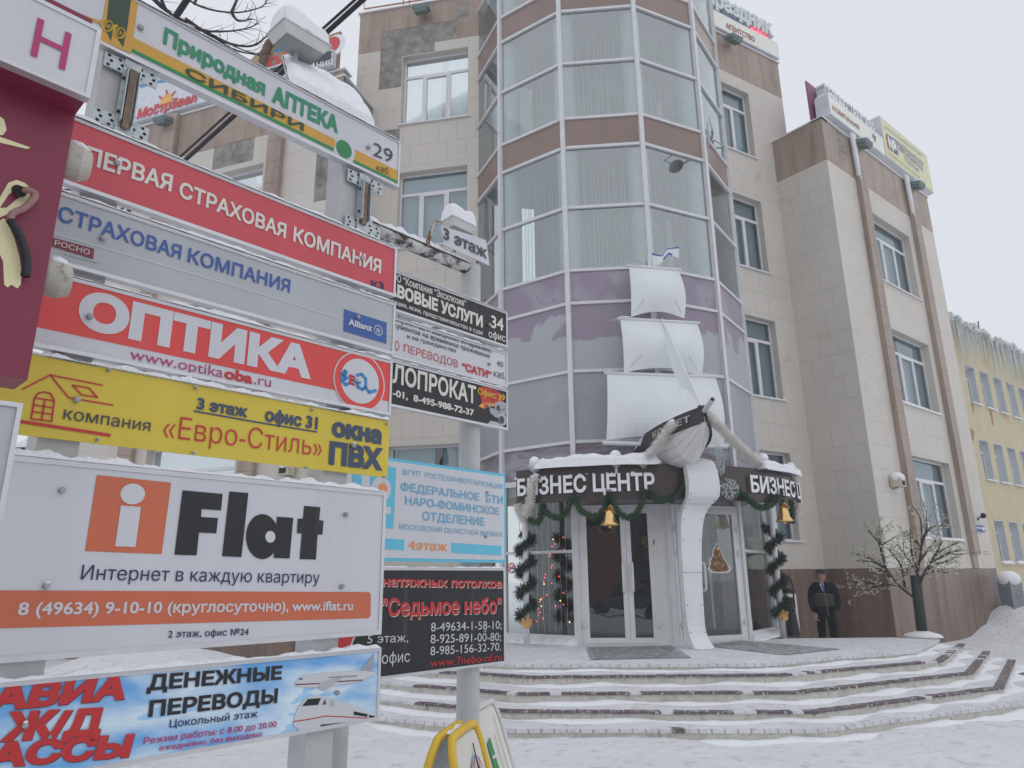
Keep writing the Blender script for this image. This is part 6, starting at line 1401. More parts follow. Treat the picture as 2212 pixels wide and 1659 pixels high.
for s_, a, b, c in (('8-49634-1-58-10;', H2(1528, 468), H2(2125, 445), H2(1545, 390)), ('8-925-891-00-80;', H2(1525, 568), H2(2120, 545), H2(1540, 490)), ('8-985-156-32-70.', H2(1522, 670), H2(2120, 627), H2(1540, 592)), ('5 этаж,', H2(990, 568), H2(1335, 555), H2(1010, 492))): text(g, S2, s_, a, b, c, V['white'])
text(g, S2, 'офис', H2(1113, 742), H2(1350, 722), H2(1125, 668), V['white'], ref='x'); text(g, S2, 'www.7nebo-nf.ru', H2(1520, 768), H2(2125, 712), H2(1740, 680), V['lred'])
poly(g, S2, [H2(700, 520), H2(880, 515), H2(835, 628), H2(700, 634)], V['lred'], 'wedge_print', .003); poly(g, S2, [H2(875, 515), H2(888, 515), H2(843, 628), H2(830, 629)], V['white'], 'wedge_print', .0035)
bolts(g, S2, [H2(1985, 60), H2(1978, 465)], r=.009)
g = board('sign_board', 'small tilted white plate reading 3 этаж above the pipe lamp', S2, 0, .001, 0, .001, V['white'], trim=False, snow=0) if False else thing('sign_plate', 'small tilted white plate reading 3 этаж behind the pipe lamp', 'sign', S2.P(1000, 540, -.02))
poly(g, S2, [(952.4, 486.6), (1050, 518.7), (1057.6, 573.5), (959.4, 529)], V['white'], 'plate', -.02, .008)
text(g, S2, '3 этаж', L2(1160, 1300), L2(1705, 1552), L2(1195, 1170), V['dk'], bold=.03, off=-.014)
mb = MB(); mb.tube([S2.P(972, 520, -.03), S2.P(985, 550, -.08)], .008, 6); mb.tube([S2.P(1035, 545, -.03), S2.P(1030, 570, -.08)], .008, 6); mb.build('plate_stays', M['rod'], g)
# ---- floodlights on arms
def trough(g, A, B, C, drop, ins, housing, glassm, snow_h, seed):
    """open box: A-B long back rim, A-C width; hangs down by drop"""
    D = B+(C-A); ez = Vector((0, 0, -drop)); cen = (A+D)/2; mb = MB()
    bot = [cen.lerp(p, 1-ins)+ez for p in (A, B, D, C)]; top = [A, B, D, C]
    for i in range(4): mb.quad(top[i], top[(i+1) % 4], bot[(i+1) % 4], bot[i])
    mb.quad(*[p+Vector((0, 0, .012)) for p in top])
    b_ = mb.build('lamp_housing', housing, g)
    mb = MB(); 
    for i in range(4): 
        a, c = top[i], top[(i+1) % 4]; o = lambda p: (p-cen)*.05; mb.quad(a, c, c+o(c), a+o(a)); mb.quad(a+Vector((0, 0, .015)), c+Vector((0, 0, .015)), c+o(c), a+o(a))
    mb.build('lamp_rim', M['galv'], g)
    mb = MB(); f = [cen.lerp(p, 1-ins-.02)+ez*1.01 for p in (A, B, D, C)]; mb.quad(*f); mb.build('lamp_glass', glassm, g)
    mb = MB(); e1, e2 = (B-A).normalized(), (C-A).normalized(); L1_, L2_ = (B-A).length/2, (C-A).length/2; n1, n2 = 22, 12; rn = random.Random(seed); rows = []
    ph = [rn.uniform(0, 6) for _ in range(3)]
    for i in range(n1+1):
        row = []
        for j in range(n2+1):
            s, t = i/n1*2-1, j/n2*2-1; k = max(0, 1-s**6)**.5*max(0, 1-t**4)**.5; k = k*(.82+.12*sin(s*2.3+ph[0])+.05*sin(s*5+t*3+ph[1])); row.append(cen+e1*s*L1_*(1.0+.04*k)+e2*t*L2_*(1+.06*k)+Vector((0, 0, .014+snow_h*k)))
        rows.append(row)
    for i in range(n1):
        for j in range(n2): mb.quad(rows[i][j], rows[i+1][j], rows[i+1][j+1], rows[i][j+1])
    mb.build('snow_cap', M['snow_fine'], g, smooth=True)
A = S1.P(614, 40, -.12); B = atz(715, 101, A.z); Cc = atz(576.6, 75.6, A.z)
g = thing('floodlight', 'large white trough floodlight under a deep snow cap above the pharmacy board', 'floodlight', A, 'snow capped floodlights of the sign stacks')
hw = mat('lamp_enamel', (.62, .62, .6, 1), .5, var=.08, dirt=(.2, .2, .19, 1), dscale=12, dlo=.58, dhi=.72); lg = mat('lamp_glass_dirty', (.3, .33, .32, 1), .2, var=.2)
trough(g, A, B, Cc, .06, .22, hw, lg, .17, 5)
mb = MB(); mb.tube([A.lerp(B, .5)+S1.n*.0+Vector((0, 0, .02)), A.lerp(B, .5)-S1.n*.12-Vector((0, 0, .02)), A.lerp(B, .5)-S1.n*.14-Vector((0, 0, .42))], .014, 8); mb.build('lamp_arm', M['galv'], g)
A = S2.P(977.6, 466.6, -.05); B = atz(1031.5, 492.7, A.z); Cc = atz(949.8, 483, A.z)
g = thing('floodlight', 'smaller floodlight with a round snow cap on a bent rusty arm', 'floodlight', A, 'snow capped floodlights of the sign stacks')
trough(g, A, B, Cc, .06, .2, hw, lg, .17, 6)
arm = catmull([S2.P(*L2(960, 1400), -.06), S2.P(*L2(985, 1290), -.04), S2.P(*L2(1030, 1150), -.03), S2.P(*L2(1060, 1115), -.02), S2.P(*L2(1125, 1090), 0)], 5)
mb = MB(); mb.tube(arm, .016, 8); mb.build('lamp_arm', mat('rusty_arm', (.55, .54, .5, 1), .7, dirt=(.2, .09, .04, 1), dscale=14, dlo=.45, dhi=.55), g, smooth=True)
# snow covered sloping sheet behind the pharmacy board
g = thing('snowy_canopy_sheet', 'thick smooth snow on a sloping metal sheet behind the pharmacy board', 'canopy', S1.P(700, 200, -.2))
lo0 = S1.P(624, 178, -.07); lo1 = S1.P(813.5, 279, -.07); hi0 = S1.P(610, 122, -.42); hi1 = S1.P(770, 200, -.42)
lo0.z = lo1.z = (lo0.z+lo1.z)/2; hi0.z = hi1.z = (hi0.z+hi1.z)/2
mb = MB(); nn = (lo1-lo0).cross(hi0-lo0).normalized(); nn = nn if nn.z > 0 else -nn
rows = []; n1, n2 = 26, 14
for i in range(n1+1):
    row = []
    for j in range(n2+1):
        s, t = i/n1, j/n2; k = (1-abs(2*s-1)**8)**.5*(1-abs(2*t-1)**6)**.5; p = (lo0*(1-s)+lo1*s)*(1-t)+(hi0*(1-s)+hi1*s)*t
        row.append(p+nn*(.05*k+.004*sin(s*22+t*3)+.004*sin(t*17+s*9)))
    rows.append(row)
for i in range(n1):
    for j in range(n2): mb.quad(rows[i][j], rows[i+1][j], rows[i+1][j+1], rows[i][j+1])
mb.build('snow_layer', M['snow_fine'], g, smooth=True)
mb = MB(); q = [lo0-nn*.004, lo1-nn*.004, hi1-nn*.004, hi0-nn*.004]; mb.hexa([p-nn*.012 for p in q], q); mb.build('metal_sheet', M['galv'], g)
# ------------------------------------------------------------------ nearest boards at the left edge
S0 = S1.shifted(.55); S00 = S1.shifted(.42)
g = thing('magenta_board', 'magenta board with cream neon-outlined ornament at the left edge', 'sign', S00.P(100, 600, 0))
a = S00.uz(157, 245); b = S00.uz(66, 822); ur = (a[0]+b[0])/2; mb = MB(); mb.pbox(S00, ur-1.6, ur, b[1], a[1]+.4, -.16, 0); mb.build('panel', V['magenta'], g)
s6 = lambda x, y: (.4478*x, 162+.4478*y); crm = vinyl('v_neon_cream', 215, 208, 165); 
for pts in ([(-40, 210), (0, 200), (20, 215), (32, 265), (15, 290), (-40, 290)], [(-60, 285), (0, 298), (148, 350), (130, 357), (80, 345), (-60, 312)], [(-40, 640), (0, 590), (40, 520), (80, 506), (120, 520), (140, 540), (150, 560), (142, 590), (110, 625), (60, 655), (20, 680), (-40, 700)], [(-30, 720), (20, 690), (40, 720), (70, 790), (95, 880), (105, 960), (100, 1010), (85, 1030), (55, 1012), (35, 1025), (20, 1010), (15, 900), (-30, 800)]): poly(g, S00, [s6(*p) for p in pts], crm, 'ornament_print', .002)
for pts in ([(0, 640), (40, 580), (80, 545), (115, 545), (120, 570), (80, 600), (30, 640)],): poly(g, S00, [s6(*p) for p in pts], V['magenta'], 'ornament_print', .003)
mb = MB(); mb.tube(catmull([S00.P(*s6(*p), o) for p, o in (((92, 562), .01), ((125, 555), .03), ((160, 565), .03), ((168, 590), .03), ((120, 640), .03), ((62, 668), .03), ((50, 700), .03))], 5), .011, 10); mb.build('neon_tube', mat('neon_glass', (.32, .16, .15, 1), .25), g, smooth=True)
mb = MB(); mb.tube(catmull([S00.P(*s6(*p), .03) for p in ((50, 700), (90, 770), (112, 830), (128, 900), (122, 972))], 5), .013, 10); mb.build('neon_tube_dark', M['cable'], g, smooth=True)
mb = MB(); mb.tube([S00.P(*s6(85, 556), 0), S00.P(*s6(100, 562), .03)], .018, 10); mb.build('tube_holder', M['hole'], g)
for p, lab in (((168, 330), 'upper'), ((128, 588), 'lower')):
    v = S00.W(ur+.0, S00.uz(*p)[1], -.08); axd = (S1.e+S1.n*.15).normalized(); gl = thing('side_lamp', '%s round plastic lamp capped with snow on the side of the magenta board' % lab, 'lamp', v, 'side lamps of the magenta board')
    mb = MB(); mb.lathe(v, [(.06, 0), (.063, .02), (.063, .055), (.05, .085), (.035, .09)], axis=axd, n=22); mb.build('lamp_body', mat('lamp_plastic_'+lab, (.48, .46, .4, 1), .5, var=.15, dirt=(.15, .14, .12, 1), dscale=16, dlo=.6, dhi=.7), gl, smooth=False)
    mb = MB(); mb.sphere(v+axd*.035+Vector((0, 0, .055)), .042, 9, 6, .6); mb.build('snow_cap', M['snow_fine'], gl, smooth=True)
g = thing('letter_board', 'white light box with a magenta letter Н at the upper left corner', 'sign', S0.P(150, 150, 0))
a = S0.uz(217, 65); b = S0.uz(192, 212); ur0 = (a[0]+b[0])/2; mb = MB(); mb.pbox(S0, ur0-1.5, ur0, b[1], a[1], -.012, 0); mb.build('panel', V['white'], g); mb = MB(); mb.pbox(S0, ur0-1.5, ur0-.002, b[1]+.002, a[1]-.002, -.2, -.0125); mb.build('casing', V['magenta'], g)
mb = MB(); f_ = .012
for q in ((ur0-1.5, ur0+.003, a[1]-f_, a[1]+.003), (ur0-1.5, ur0+.003, b[1]-.003, b[1]+f_), (ur0-f_, ur0+.003, b[1]+f_, a[1]-f_)): mb.pbox(S0, *q, -.03, .005)
mb.build('frame', M['alu'], g)
text(g, S0, 'Н', A_(262, 468), A_(562, 606), A_(320, 145), V['pink'], bold=.01)
g = thing('edge_board', 'blank grey board with aluminium frame cut by the lower left edge', 'sign', S00.P(20, 1000, .2))
a = S0.uz(46, 872, .2); b = S0.uz(6, 1130, .2); u_ = (a[0]+b[0])/2; mb = MB(); mb.pbox(S0, u_-1.2, u_, b[1], a[1], .18, .2); mb.build('panel', V['grey'], g)
mb = MB()
for q in ((u_-1.2, u_, a[1]-.012, a[1]), (u_-1.2, u_, b[1], b[1]+.012), (u_-.012, u_, b[1]+.012, a[1]-.012)): mb.pbox(S0, *q, .175, .207)
mb.build('frame', M['alu'], g)
# ------------------------------------------------------------------ folding pavement signs
def hoop(g, base, e, nrm, w_, h, lean, rr, mt, nm):
    P = []
    for u, z in ((-w_/2-.05, 0), (-w_/2-.03, h*.5), (-w_/2-.012, h*.86), (-w_/2+.03, h*.975), (-w_/2+.1, h), (w_/2-.1, h), (w_/2-.03, h*.975), (w_/2+.012, h*.86), (w_/2+.03, h*.5), (w_/2+.05, 0)): P.append(base+e*u+nrm*lean*(1-z/h)+Vector((0, 0, z)))
    mb = MB(); mb.tube(catmull(P, 5), rr, 10); mb.build(nm, mt, g, smooth=True); return catmull(P, 5)
yel = mat('yellow_paint', col(205, 168, 50, 1.2), .45, var=.08, dirt=(.1, .05, .03, 1), dscale=11, dlo=.64, dhi=.68)
whp = mat('white_paint_old', (.66, .66, .65, 1), .5, var=.06, dirt=(.3, .25, .2, 1), dscale=9, dlo=.68, dhi=.74)
for lab, pa, pb2, h, pm, pt, lean in (('white tubular folding pavement sign standing behind the yellow one', (1003, 1540), (1056, 1511), .95, whp, V['cream'], .3), ('yellow tubular folding pavement sign with a striped umbrella print', (954, 1598), (1014, 1556), 1.08, yel, V['cream'], .27)):
    q1, q2 = atz(*pa, h), atz(*pb2, h); e = (q2-q1); w_ = e.length; e.normalize(); nr = Vector((e.y, -e.x, 0)); base = (q1+q2)/2-Vector((0, 0, h))
    g = thing('pavement_sign', lab, 'pavement sign', base, 'folding pavement signs by the sign posts')
    pf = hoop(g, base+nr*.035, e, nr, w_, h, lean, .021, pm, 'front_frame'); pb = hoop(g, base-nr*.035, e, -nr, w_, h*.995, lean, .021, pm, 'rear_frame')
    for pth, sg, nm in ((pf, 1, 'front_panel'), (pb, -1, 'rear_panel')):
        c = sum(pth, Vector())/len(pth); q = [p+(c-p).normalized()*.028 for p in pth]; mb = MB(); mb.quad(*q); mb.quad(*[p-nr*sg*.006 for p in q][::-1])
        mb.build(nm, pt if sg > 0 else M['galv'], g)
    nv = Vector((nr.x*h, nr.y*h, lean)).normalized(); zr = Vector((-nr.x*lean, -nr.y*lean, h)).normalized(); face0 = base+nr*.035+Vector((0, 0, h))
    FPt = lambda u, d, o=.006: face0+e*u-zr*d+nv*o
    def fpoly(pts, m_, nm='print', o=.008):
        mb = MB(); mb.quad(*[FPt(u, d, o) for u, d in pts]); mb.build(nm, m_, g)
    if pm is yel:
        def ftext(s, u0, u1, d0, d1, hgt, m_):
            v, f = textdata(s, .02); hh_ = refh('cap', .02); x0 = min(a[0] for a in v); x1 = max(a[0] for a in v); mb = MB()
            for a in v:
                t = (a[0]-x0)/(x1-x0); mb.v.append(tuple(FPt(u0+(u1-u0)*t, d0+(d1-d0)*t-hgt*a[1]/hh_, .009)))
            mb.f = f; mb.mi = [0]*len(f); mb.build('lettering', m_, g)
        ftext('ТУРИСТИЧЕСКОЕ', -.2, .02, .5, .34, .05, V['blue'])
        cx, cy = .07, .16; fan = [(cx-.11, cy+.09), (cx-.09, cy+.02), (cx-.04, cy-.02), (cx+.01, cy-.03), (cx+.06, cy), (cx+.1, cy+.07), (cx+.12, cy+.17)]
        for i, m_ in enumerate((V['pink'], V['white'], V['blue2'], V['cyan'], V['pink'], V['white'])): fpoly([(cx+.01, cy-.03), fan[i], ((fan[i][0]+fan[i+1][0])/2, (fan[i][1]+fan[i+1][1])/2+.02), fan[i+1]], m_, 'umbrella_print', .009+.0003*i)
        mb = MB(); mb.tube([FPt(.08, .08, .01), FPt(.09, .4, .01)], .003, 5); mb.build('handle_print', M['hole'], g)
        fpoly([(.03, .38), (.08, .28), (.13, .3), (.15, .5), (.13, .75), (.04, .75), (.02, .5)], V['grey'], 'figure_print', .0085)
    else:
        fpoly([(-.12, .23), (-.03, .2), (.03, .75), (-.1, .75)], V['green2'], 'green_print')
        v, f = textdata('ГО', .02); mb = MB(); x1 = max(a[0] for a in v); hh_ = refh('cap', .02)
        for a in v: mb.v.append(tuple(FPt(-.09+.075*a[1]/hh_*1.0, .3+.2*a[0]/x1, .01)))
        mb.f = f; mb.mi = [0]*len(f); mb.build('lettering', V['white'], g)
        mb = MB()
        for u, d0, d1 in ((.07, .2, .75), (.16, .1, .5)): mb.quad(FPt(u, d0, .008), FPt(u+.006, d0, .008), FPt(u+.016, d1, .008), FPt(u+.01, d1, .008))
        mb.build('scratch_marks', V['dk'], g)
    ridge(g, base+Vector((0, 0, h+.0))-e*.12, base+Vector((0, 0, h+.0))+e*.08, .07, .018, nr, 'snow_cap', 61, seg=.02)
# ------------------------------------------------------------------ overhead cables
g = thing('overhead_cables', 'two thick black cables crossing the sky behind the large floodlight', 'cable', (0, 6, 6))
def p_at(x, y, dist): d = ray(x, y); return CAM+d*(dist/math.hypot(d.x, d.y))
for (a, b, r_) in (((830, -57), (250, 463), .018), ((850, -60), (262, 470), .033)):
    mb = MB(); mb.tube([p_at(*a, 7), p_at(*b, 13)], r_, 8); mb.build('cable', M['cable'], g, smooth=True)
mb = MB(); mb.tube([p_at(430, -40, 6), p_at(377, 40, 6.2)], .03, 8); mb.tube([p_at(340, -20, 6.5), p_at(362, 30, 6.6)], .016, 8); mb.build('cable_tail', M['cable'], g)
# ------------------------------------------------------------------ trees
def limbs(g, lines, dist, r0, r1, seed, twigs=5, tl=.5, mname='limb', jit=.3):
    rn = random.Random(seed); tips = []
    mb = MB()
    for ln in lines:
        dz = [rn.uniform(-jit, jit) for _ in ln]; pts = catmull([p_at(x, y, dist+dz[i]*(i/max(1, len(ln)-1))) for i, (x, y) in enumerate(ln)], 5)
        n = len(pts); rr = [r0*(1-i/n)+r1*i/n for i in range(n)]; mb.tube(pts, rr, 6)
        for i in range(2, n-1):
            for _ in range(twigs):
                if rn.random() > .45: continue
                d = (pts[i+1]-pts[i]).normalized(); s = Vector((rn.uniform(-1, 1), rn.uniform(-1, 1), rn.uniform(-.4, 1))).normalized(); a = pts[i]; L = tl*rn.uniform(.3, 1); m_ = a+(d*.7+s*.5)*L*.5; e = a+(d*.8+s)*L
                mb.tube([a, m_, e], [r1*1.1, r1*.8, r1*.35], 4); tips.append((a, e))
        tips.append((pts[0], pts[-1]))
    mb.build(mname, M['bark'], g); return tips
L9 = lambda x, y: (.25*x, .25*y)
g = thing('bare_tree', 'leafless tree whose snowy twigs reach over the pharmacy board at the upper left', 'tree', p_at(-500, 1250, 11))
g.location.z = 0; bx = g.location.copy()
tb = MB(); tpp = p_at(-160, 60, 10.5); tb.tube(catmull([bx-Vector((0, 0, .1)), bx.lerp(tpp, .35)+Vector((-.2, 0, .6)), bx.lerp(tpp, .7)+Vector((0, 0, .4)), tpp], 5), [.2]*5+[.17]*5+[.12]*5+[.07], 10); tb.build('trunk', M['bark'], g, smooth=True)
lines = [[(-160, 60), (60, -60), (280, -30), (360, 25), (440, 65), (530, 110), (590, 118)], [(-160, 60), (100, -90), (330, -60), (420, 8), (500, 27), (560, 17), (578, 0)], [(-160, 60), (60, 380), (150, 410), (230, 425)], [(360, 25), (420, 62), (480, 68), (530, 62), (560, 50)], [(400, 40), (470, 85), (540, 100), (580, 75), (600, 60)], [(440, 65), (500, 105), (560, 120)], [(420, 8), (440, -40)], [(500, 27), (520, -20), (530, -50)], [(500, 27), (515, 45), (545, 40)], [(300, -30), (370, 30), (420, 90), (500, 112)], [(-160, 60), (40, 640), (75, 752)]]
limbs(g, lines, 10.5, .026, .006, 3, twigs=2, tl=.3)
# flowering light tree on the terrace
g = thing('blossom_light_tree', 'artificial tree with black trunk and pale blossoms at the right end of the terrace', 'tree', atz(1993, 1370, ZT))
dist = math.hypot(g.location.x, g.location.y); mb = MB(); t0 = p_at(1993, 1374, dist); t1 = p_at(1978, 1243, dist); mb.tube([t0, t1], .115, 12); mb.build('trunk', mat('trunk_black', (.02, .02, .022, 1), .5), g, smooth=True)
ln6 = [[(1085, 1280), (960, 1180), (870, 1060), (740, 980), (615, 945)], [(870, 1060), (820, 880), (735, 775)], [(840, 960), (825, 850), (815, 745)], [(960, 1180), (850, 1180), (740, 1210), (660, 1250)], [(880, 1180), (740, 1165), (640, 1160)], [(1010, 1200), (985, 1050), (930, 960), (890, 920)], [(1100, 1110), (1130, 900), (1125, 700), (1065, 595)], [(1130, 900), (1060, 830), (1015, 820)], [(1130, 900), (1170, 760), (1165, 620)], [(1130, 850), (1200, 760), (1290, 740)], [(1105, 1100), (1040, 1000), (950, 880)], [(1120, 1180), (1170, 1060), (1300, 960), (1440, 955)], [(1170, 1060), (1260, 940), (1410, 860)], [(1250, 990), (1340, 940), (1440, 925)], [(1140, 1110), (1230, 1080), (1320, 1090)], [(1200, 1010), (1250, 930), (1290, 850)], [(1180, 1060), (1300, 1010), (1400, 970)], [(1010, 1195), (1000, 1120), (1040, 1040)], [(900, 1120), (800, 1020), (650, 1000)], [(830, 900), (875, 860)], [(1110, 1100), (1060, 940), (1050, 760)], [(1120, 1000), (1200, 900), (1240, 850)]]
tips = limbs(g, [[r6(*p) for p in l] for l in ln6], dist, .03, .007, 8, twigs=2, tl=.36, jit=.45)
mb = MB(); rn = random.Random(12)
for a, e in tips:
    for _ in range(max(3, int((e-a).length*13))):
        t = rn.uniform(.25, 1.05); p = a.lerp(e, t)+Vector((rn.gauss(0, .035), rn.gauss(0, .035), rn.gauss(0, .035)))
        for k in range(3):
            d = Vector((rn.uniform(-1, 1), rn.uniform(-1, 1), rn.uniform(-1, .4))).normalized(); s = d.cross(Vector((rn.random(), rn.random(), rn.random()))).normalized()*.017; mb.quad(p, p+d*.034+s, p+d*.056, p+d*.034-s)
mb.build('blossoms', mat('blossom', (.62, .59, .46, 1), .8, var=.15, scale=20), g, kind='stuff')
mb = MB(); v = g.location; mb.lathe(v-Vector((0, 0, .06)), [(.42, 0), (.36, .06), (.22, .1), (.12, .13), (.01, .14)], n=20); mb.build('snow_mound', M['snow'], g, smooth=True)
# ------------------------------------------------------------------ person
def skinbody(name, verts, edges_, radii, mt, parent, sub=2, root=0):
    me = bpy.data.meshes.new(name); me.from_pydata([tuple(v) for v in verts], edges_, []); o = bpy.data.objects.new(name, me); COL.objects.link(o)
    md = o.modifiers.new('s', 'SKIN'); sd = o.modifiers.new('u', 'SUBSURF'); sd.levels = sub; sd.render_levels = sub
    for i, r in enumerate(radii): me.skin_vertices[0].data[i].radius = (r, r) if not isinstance(r, tuple) else r
    me.skin_vertices[0].data[root].use_root = True
    dg = bpy.context.evaluated_depsgraph_get(); nm = bpy.data.meshes.new_from_object(o.evaluated_get(dg)); bpy.data.objects.remove(o)
    nm.materials.clear(); nm.materials.append(mt); nm.polygons.foreach_set('use_smooth', [True]*len(nm.polygons)); return link(name, nm, parent)
pd = 18.2; pz = .12; pb_ = p_at(1792, 1396, pd); pb_.z = pz; ctop = p_at(1789, 1229, pd).z; S_ = (ctop-pz)/1.78
toc = (CAM-pb_); toc.z = 0; toc.normalize(); rt = Vector((-toc.y, toc.x, 0))   # rt = viewer's right
rt = -Vector((toc.y*-1, toc.x, 0)) if rt.x < 0 else rt
BP_ = lambda x, y, z: pb_+rt*x*S_+toc*y*S_+Vector((0, 0, z*S_))
g = thing('person', 'man in flat dark cap and dark zipped jacket smoking by the brown wall', 'person', pb_)
skin = mat('skin_tone', (.42, .22, .16, 1), .5, var=.08, scale=12); jk = mat('jacket_black', (.007, .008, .012, 1), .9, var=.5, scale=10, bump=.6, bscale=7, spec=.15); jb = mat('jacket_brown', (.04, .034, .026, 1), .9, var=.3, scale=8); tro = mat('trousers_black', (.005, .005, .006, 1), .95, spec=.1, bump=.4, bscale=9)
# trousers and shoes
vs = [(0, 0, .93), (-.1, 0, .88), (-.115, 0, .5), (-.12, -.01, .09), (.1, 0, .88), (.115, 0, .5), (.125, -.01, .09)]
skinbody('trousers', [BP_(*v) for v in vs], [(0, 1), (1, 2), (2, 3), (0, 4), (4, 5), (5, 6)], [.14*S_, .11*S_, .088*S_, .075*S_, .11*S_, .088*S_, .075*S_], tro, g)
for x in (-.125, .13): skinbody('shoe', [BP_(x, -.06, .04), BP_(x, .05, .04), BP_(x*1.1, .17, .03)], [(0, 1), (1, 2)], [.05*S_, .052*S_, .04*S_], M['cable'], g)
# body (jacket) with arms: left of picture arm hangs with a cigarette, other hand in pocket
vs = [(0, 0, .78), (0, 0, 1.0), (0, 0, 1.2), (0, 0, 1.38), (0, -.01, 1.47), (-.15, 0, 1.43), (-.215, .0, 1.35), (-.265, .0, 1.1), (-.215, .09, .86), (.15, 0, 1.43), (.215, 0, 1.35), (.28, .0, 1.1), (.22, .07, .9)]
ed = [(0, 1), (1, 2), (2, 3), (3, 4), (3, 5), (5, 6), (6, 7), (7, 8), (3, 9), (9, 10), (10, 11), (11, 12)]
rad = [(.235, .16), (.225, .155), (.225, .16), (.18, .13), (.09, .08), (.1, .09), (.095, .095), (.075, .075), (.06, .06), (.1, .09), (.095, .095), (.08, .08), (.066, .066)]
skinbody('jacket', [BP_(*v) for v in vs], ed, [(a*S_*1.0, b*S_*1.0) for a, b in rad], jk, g)
# brown chest panel draped over the jacket front, zip and piping
def panel(x0, x1, z0, z1, m_, nm, bulge=.2, n=10):
    mb = MB(); G2 = []
    for j in range(n+1):
        z = z0+(z1-z0)*j/n; row = []
        for i in range(n+1):
            x = x0+(x1-x0)*i/n; row.append(BP_(x, bulge*sqrt(max(0, 1-(x/.26)**2))*(1-.08*((z-1.1)/.25)**2), z))
        G2.append(row)
    for j in range(n):
        for i in range(n): mb.quad(G2[j][i], G2[j][i+1], G2[j+1][i+1], G2[j+1][i])
    mb.build(nm, m_, g, smooth=True)
panel(-.19, .21, 1.0, 1.25, jb, 'jacket_panel', .176)
mb = MB(); mb.tube([BP_(-.15, .165, 1.262), BP_(0.02, .178, 1.25), BP_(.18, .15, 1.235)], .0028*S_, 5); mb.tube([BP_(.03, .185, 1.32), BP_(.045, .187, 1.05), BP_(.06, .17, .8)], .003*S_, 5); mb.build('zip', M['bolt'], g)
skinbody('collar', [BP_(-.09, .03, 1.47), BP_(-.05, .09, 1.45), BP_(0, -.07, 1.5), BP_(.09, .03, 1.47), BP_(.06, .09, 1.45)], [(1, 0), (0, 2), (2, 3), (3, 4)], [.035*S_]*5, jk, g, root=2)
mb = MB(); mb.quad(BP_(-.055, .1, 1.475), BP_(.035, .1, 1.475), BP_(.03, .14, 1.33), BP_(.0, .15, 1.3)); mb.build('shirt', mat('shirt_blue', (.35, .42, .55, 1), .7), g)
mb = MB(); mb.quad(BP_(-.015, .125, 1.455), BP_(.02, .125, 1.455), BP_(.03, .155, 1.33), BP_(.005, .157, 1.33)); mb.build('tie', mat('tie_blue', (.03, .05, .16, 1), .5), g)
# head turned towards the viewer's right
fd = (rt*.75+toc*.66).normalized(); sd_ = Vector((-fd.y, fd.x, 0)); hc = BP_(.0, .02, 1.63)
def head():
    mb = MB(); n, m_ = 22, 16
    for i in range(m_+1):
        ph = pi*i/m_
        for j in range(n):
            th_ = 2*pi*j/n; a, b, c = sin(ph)*cos(th_), sin(ph)*sin(th_), cos(ph); fx = a*.098+(.0 if a < 0 else .008*a); wx = b*.076*(1-.18*max(0, -c)); zx = c*.125
            if c < -.3 and a > 0: fx += .012*(-c)*a
            if a > .85 and abs(b) < .3: fx += .03*math.exp(-((c+.08)/.16)**2)*math.exp(-(b/.16)**2)     # nose
            if a > .6 and abs(abs(b)-.35) < .2: fx -= .007*math.exp(-((c-.12)/.12)**2)                      # eye sockets
            if a > .7: fx += .006*math.exp(-((c+.42)/.07)**2)                                             # lips
            mb.v.append(tuple(hc+fd*fx*S_+sd_*wx*S_+Vector((0, 0, zx*S_))))
    for i in range(m_):
        for j in range(n): mb.f.append((i*n+j, i*n+(j+1) % n, (i+1)*n+(j+1) % n, (i+1)*n+j)); mb.mi.append(0)
    mb.tube([hc-Vector((0, 0, .09*S_))-fd*.01*S_, hc-Vector((0, 0, .2*S_))-fd*.02*S_], [.06*S_, .062*S_], 12)
    return mb.build('head', skin, g, smooth=True)
hd = head(); mb = MB()
for sg in (-1, 1):
    mb.sphere(hc+fd*.086*S_+sd_*sg*.03*S_+Vector((0, 0, .015*S_)), .009*S_, 8, 6)
mb.build('eyes', M['hole'], hd); mb = MB()
for sg in (-1, 1): mb.lathe(hc+sd_*sg*.074*S_-Vector((0, 0, .01*S_)), [(.03*S_, 0), (.034*S_, .008*S_), (.02*S_, .012*S_)], axis=sd_*sg-fd*.3, n=10)
mb.build('ears', skin, hd, smooth=True); mb = MB(); mb.quad(*[hc+fd*(.1)*S_+sd_*y*S_+Vector((0, 0, z*S_)) for y, z in ((-.025, -.058), (.025, -.058), (.02, -.064), (-.02, -.064))]); mb.build('mouth', mat('lips', (.25, .08, .07, 1), .5), hd)
capm = mat('cap_felt', (.03, .031, .036, 1), .9, var=.3, scale=12); mb = MB(); cc_ = hc+Vector((0, 0, .07*S_)); n, m_ = 20, 8
for i in range(m_+1):
    ph = pi/2*i/m_
    for j in range(n):
        th_ = 2*pi*j/n; a, b = cos(th_), sin(th_); mb.v.append(tuple(cc_+fd*(a*.125+.02)*cos(ph)**.8*S_+sd_*b*.1*cos(ph)**.8*S_+Vector((0, 0, (.078*sin(ph)-.0)*S_-(.02*S_ if a > .5 and i < 2 else 0)))))
for i in range(m_):
    for j in range(n): mb.f.append((i*n+j, i*n+(j+1) % n, (i+1)*n+(j+1) % n, (i+1)*n+j)); mb.mi.append(0)
mb.quad(*[cc_+fd*x*S_+sd_*y*S_+Vector((0, 0, z*S_)) for x, y, z in ((.09, -.07, .0), (.165, -.04, -.022), (.172, 0, -.025), (.165, .04, -.022), (.09, .07, .0))]); mb.quad(*[cc_+fd*x*S_+sd_*y*S_+Vector((0, 0, z*S_)) for x, y, z in ((.09, -.07, .02), (.165, -.04, -.016), (.172, 0, -.018), (.165, .04, -.016), (.09, .07, .02))])
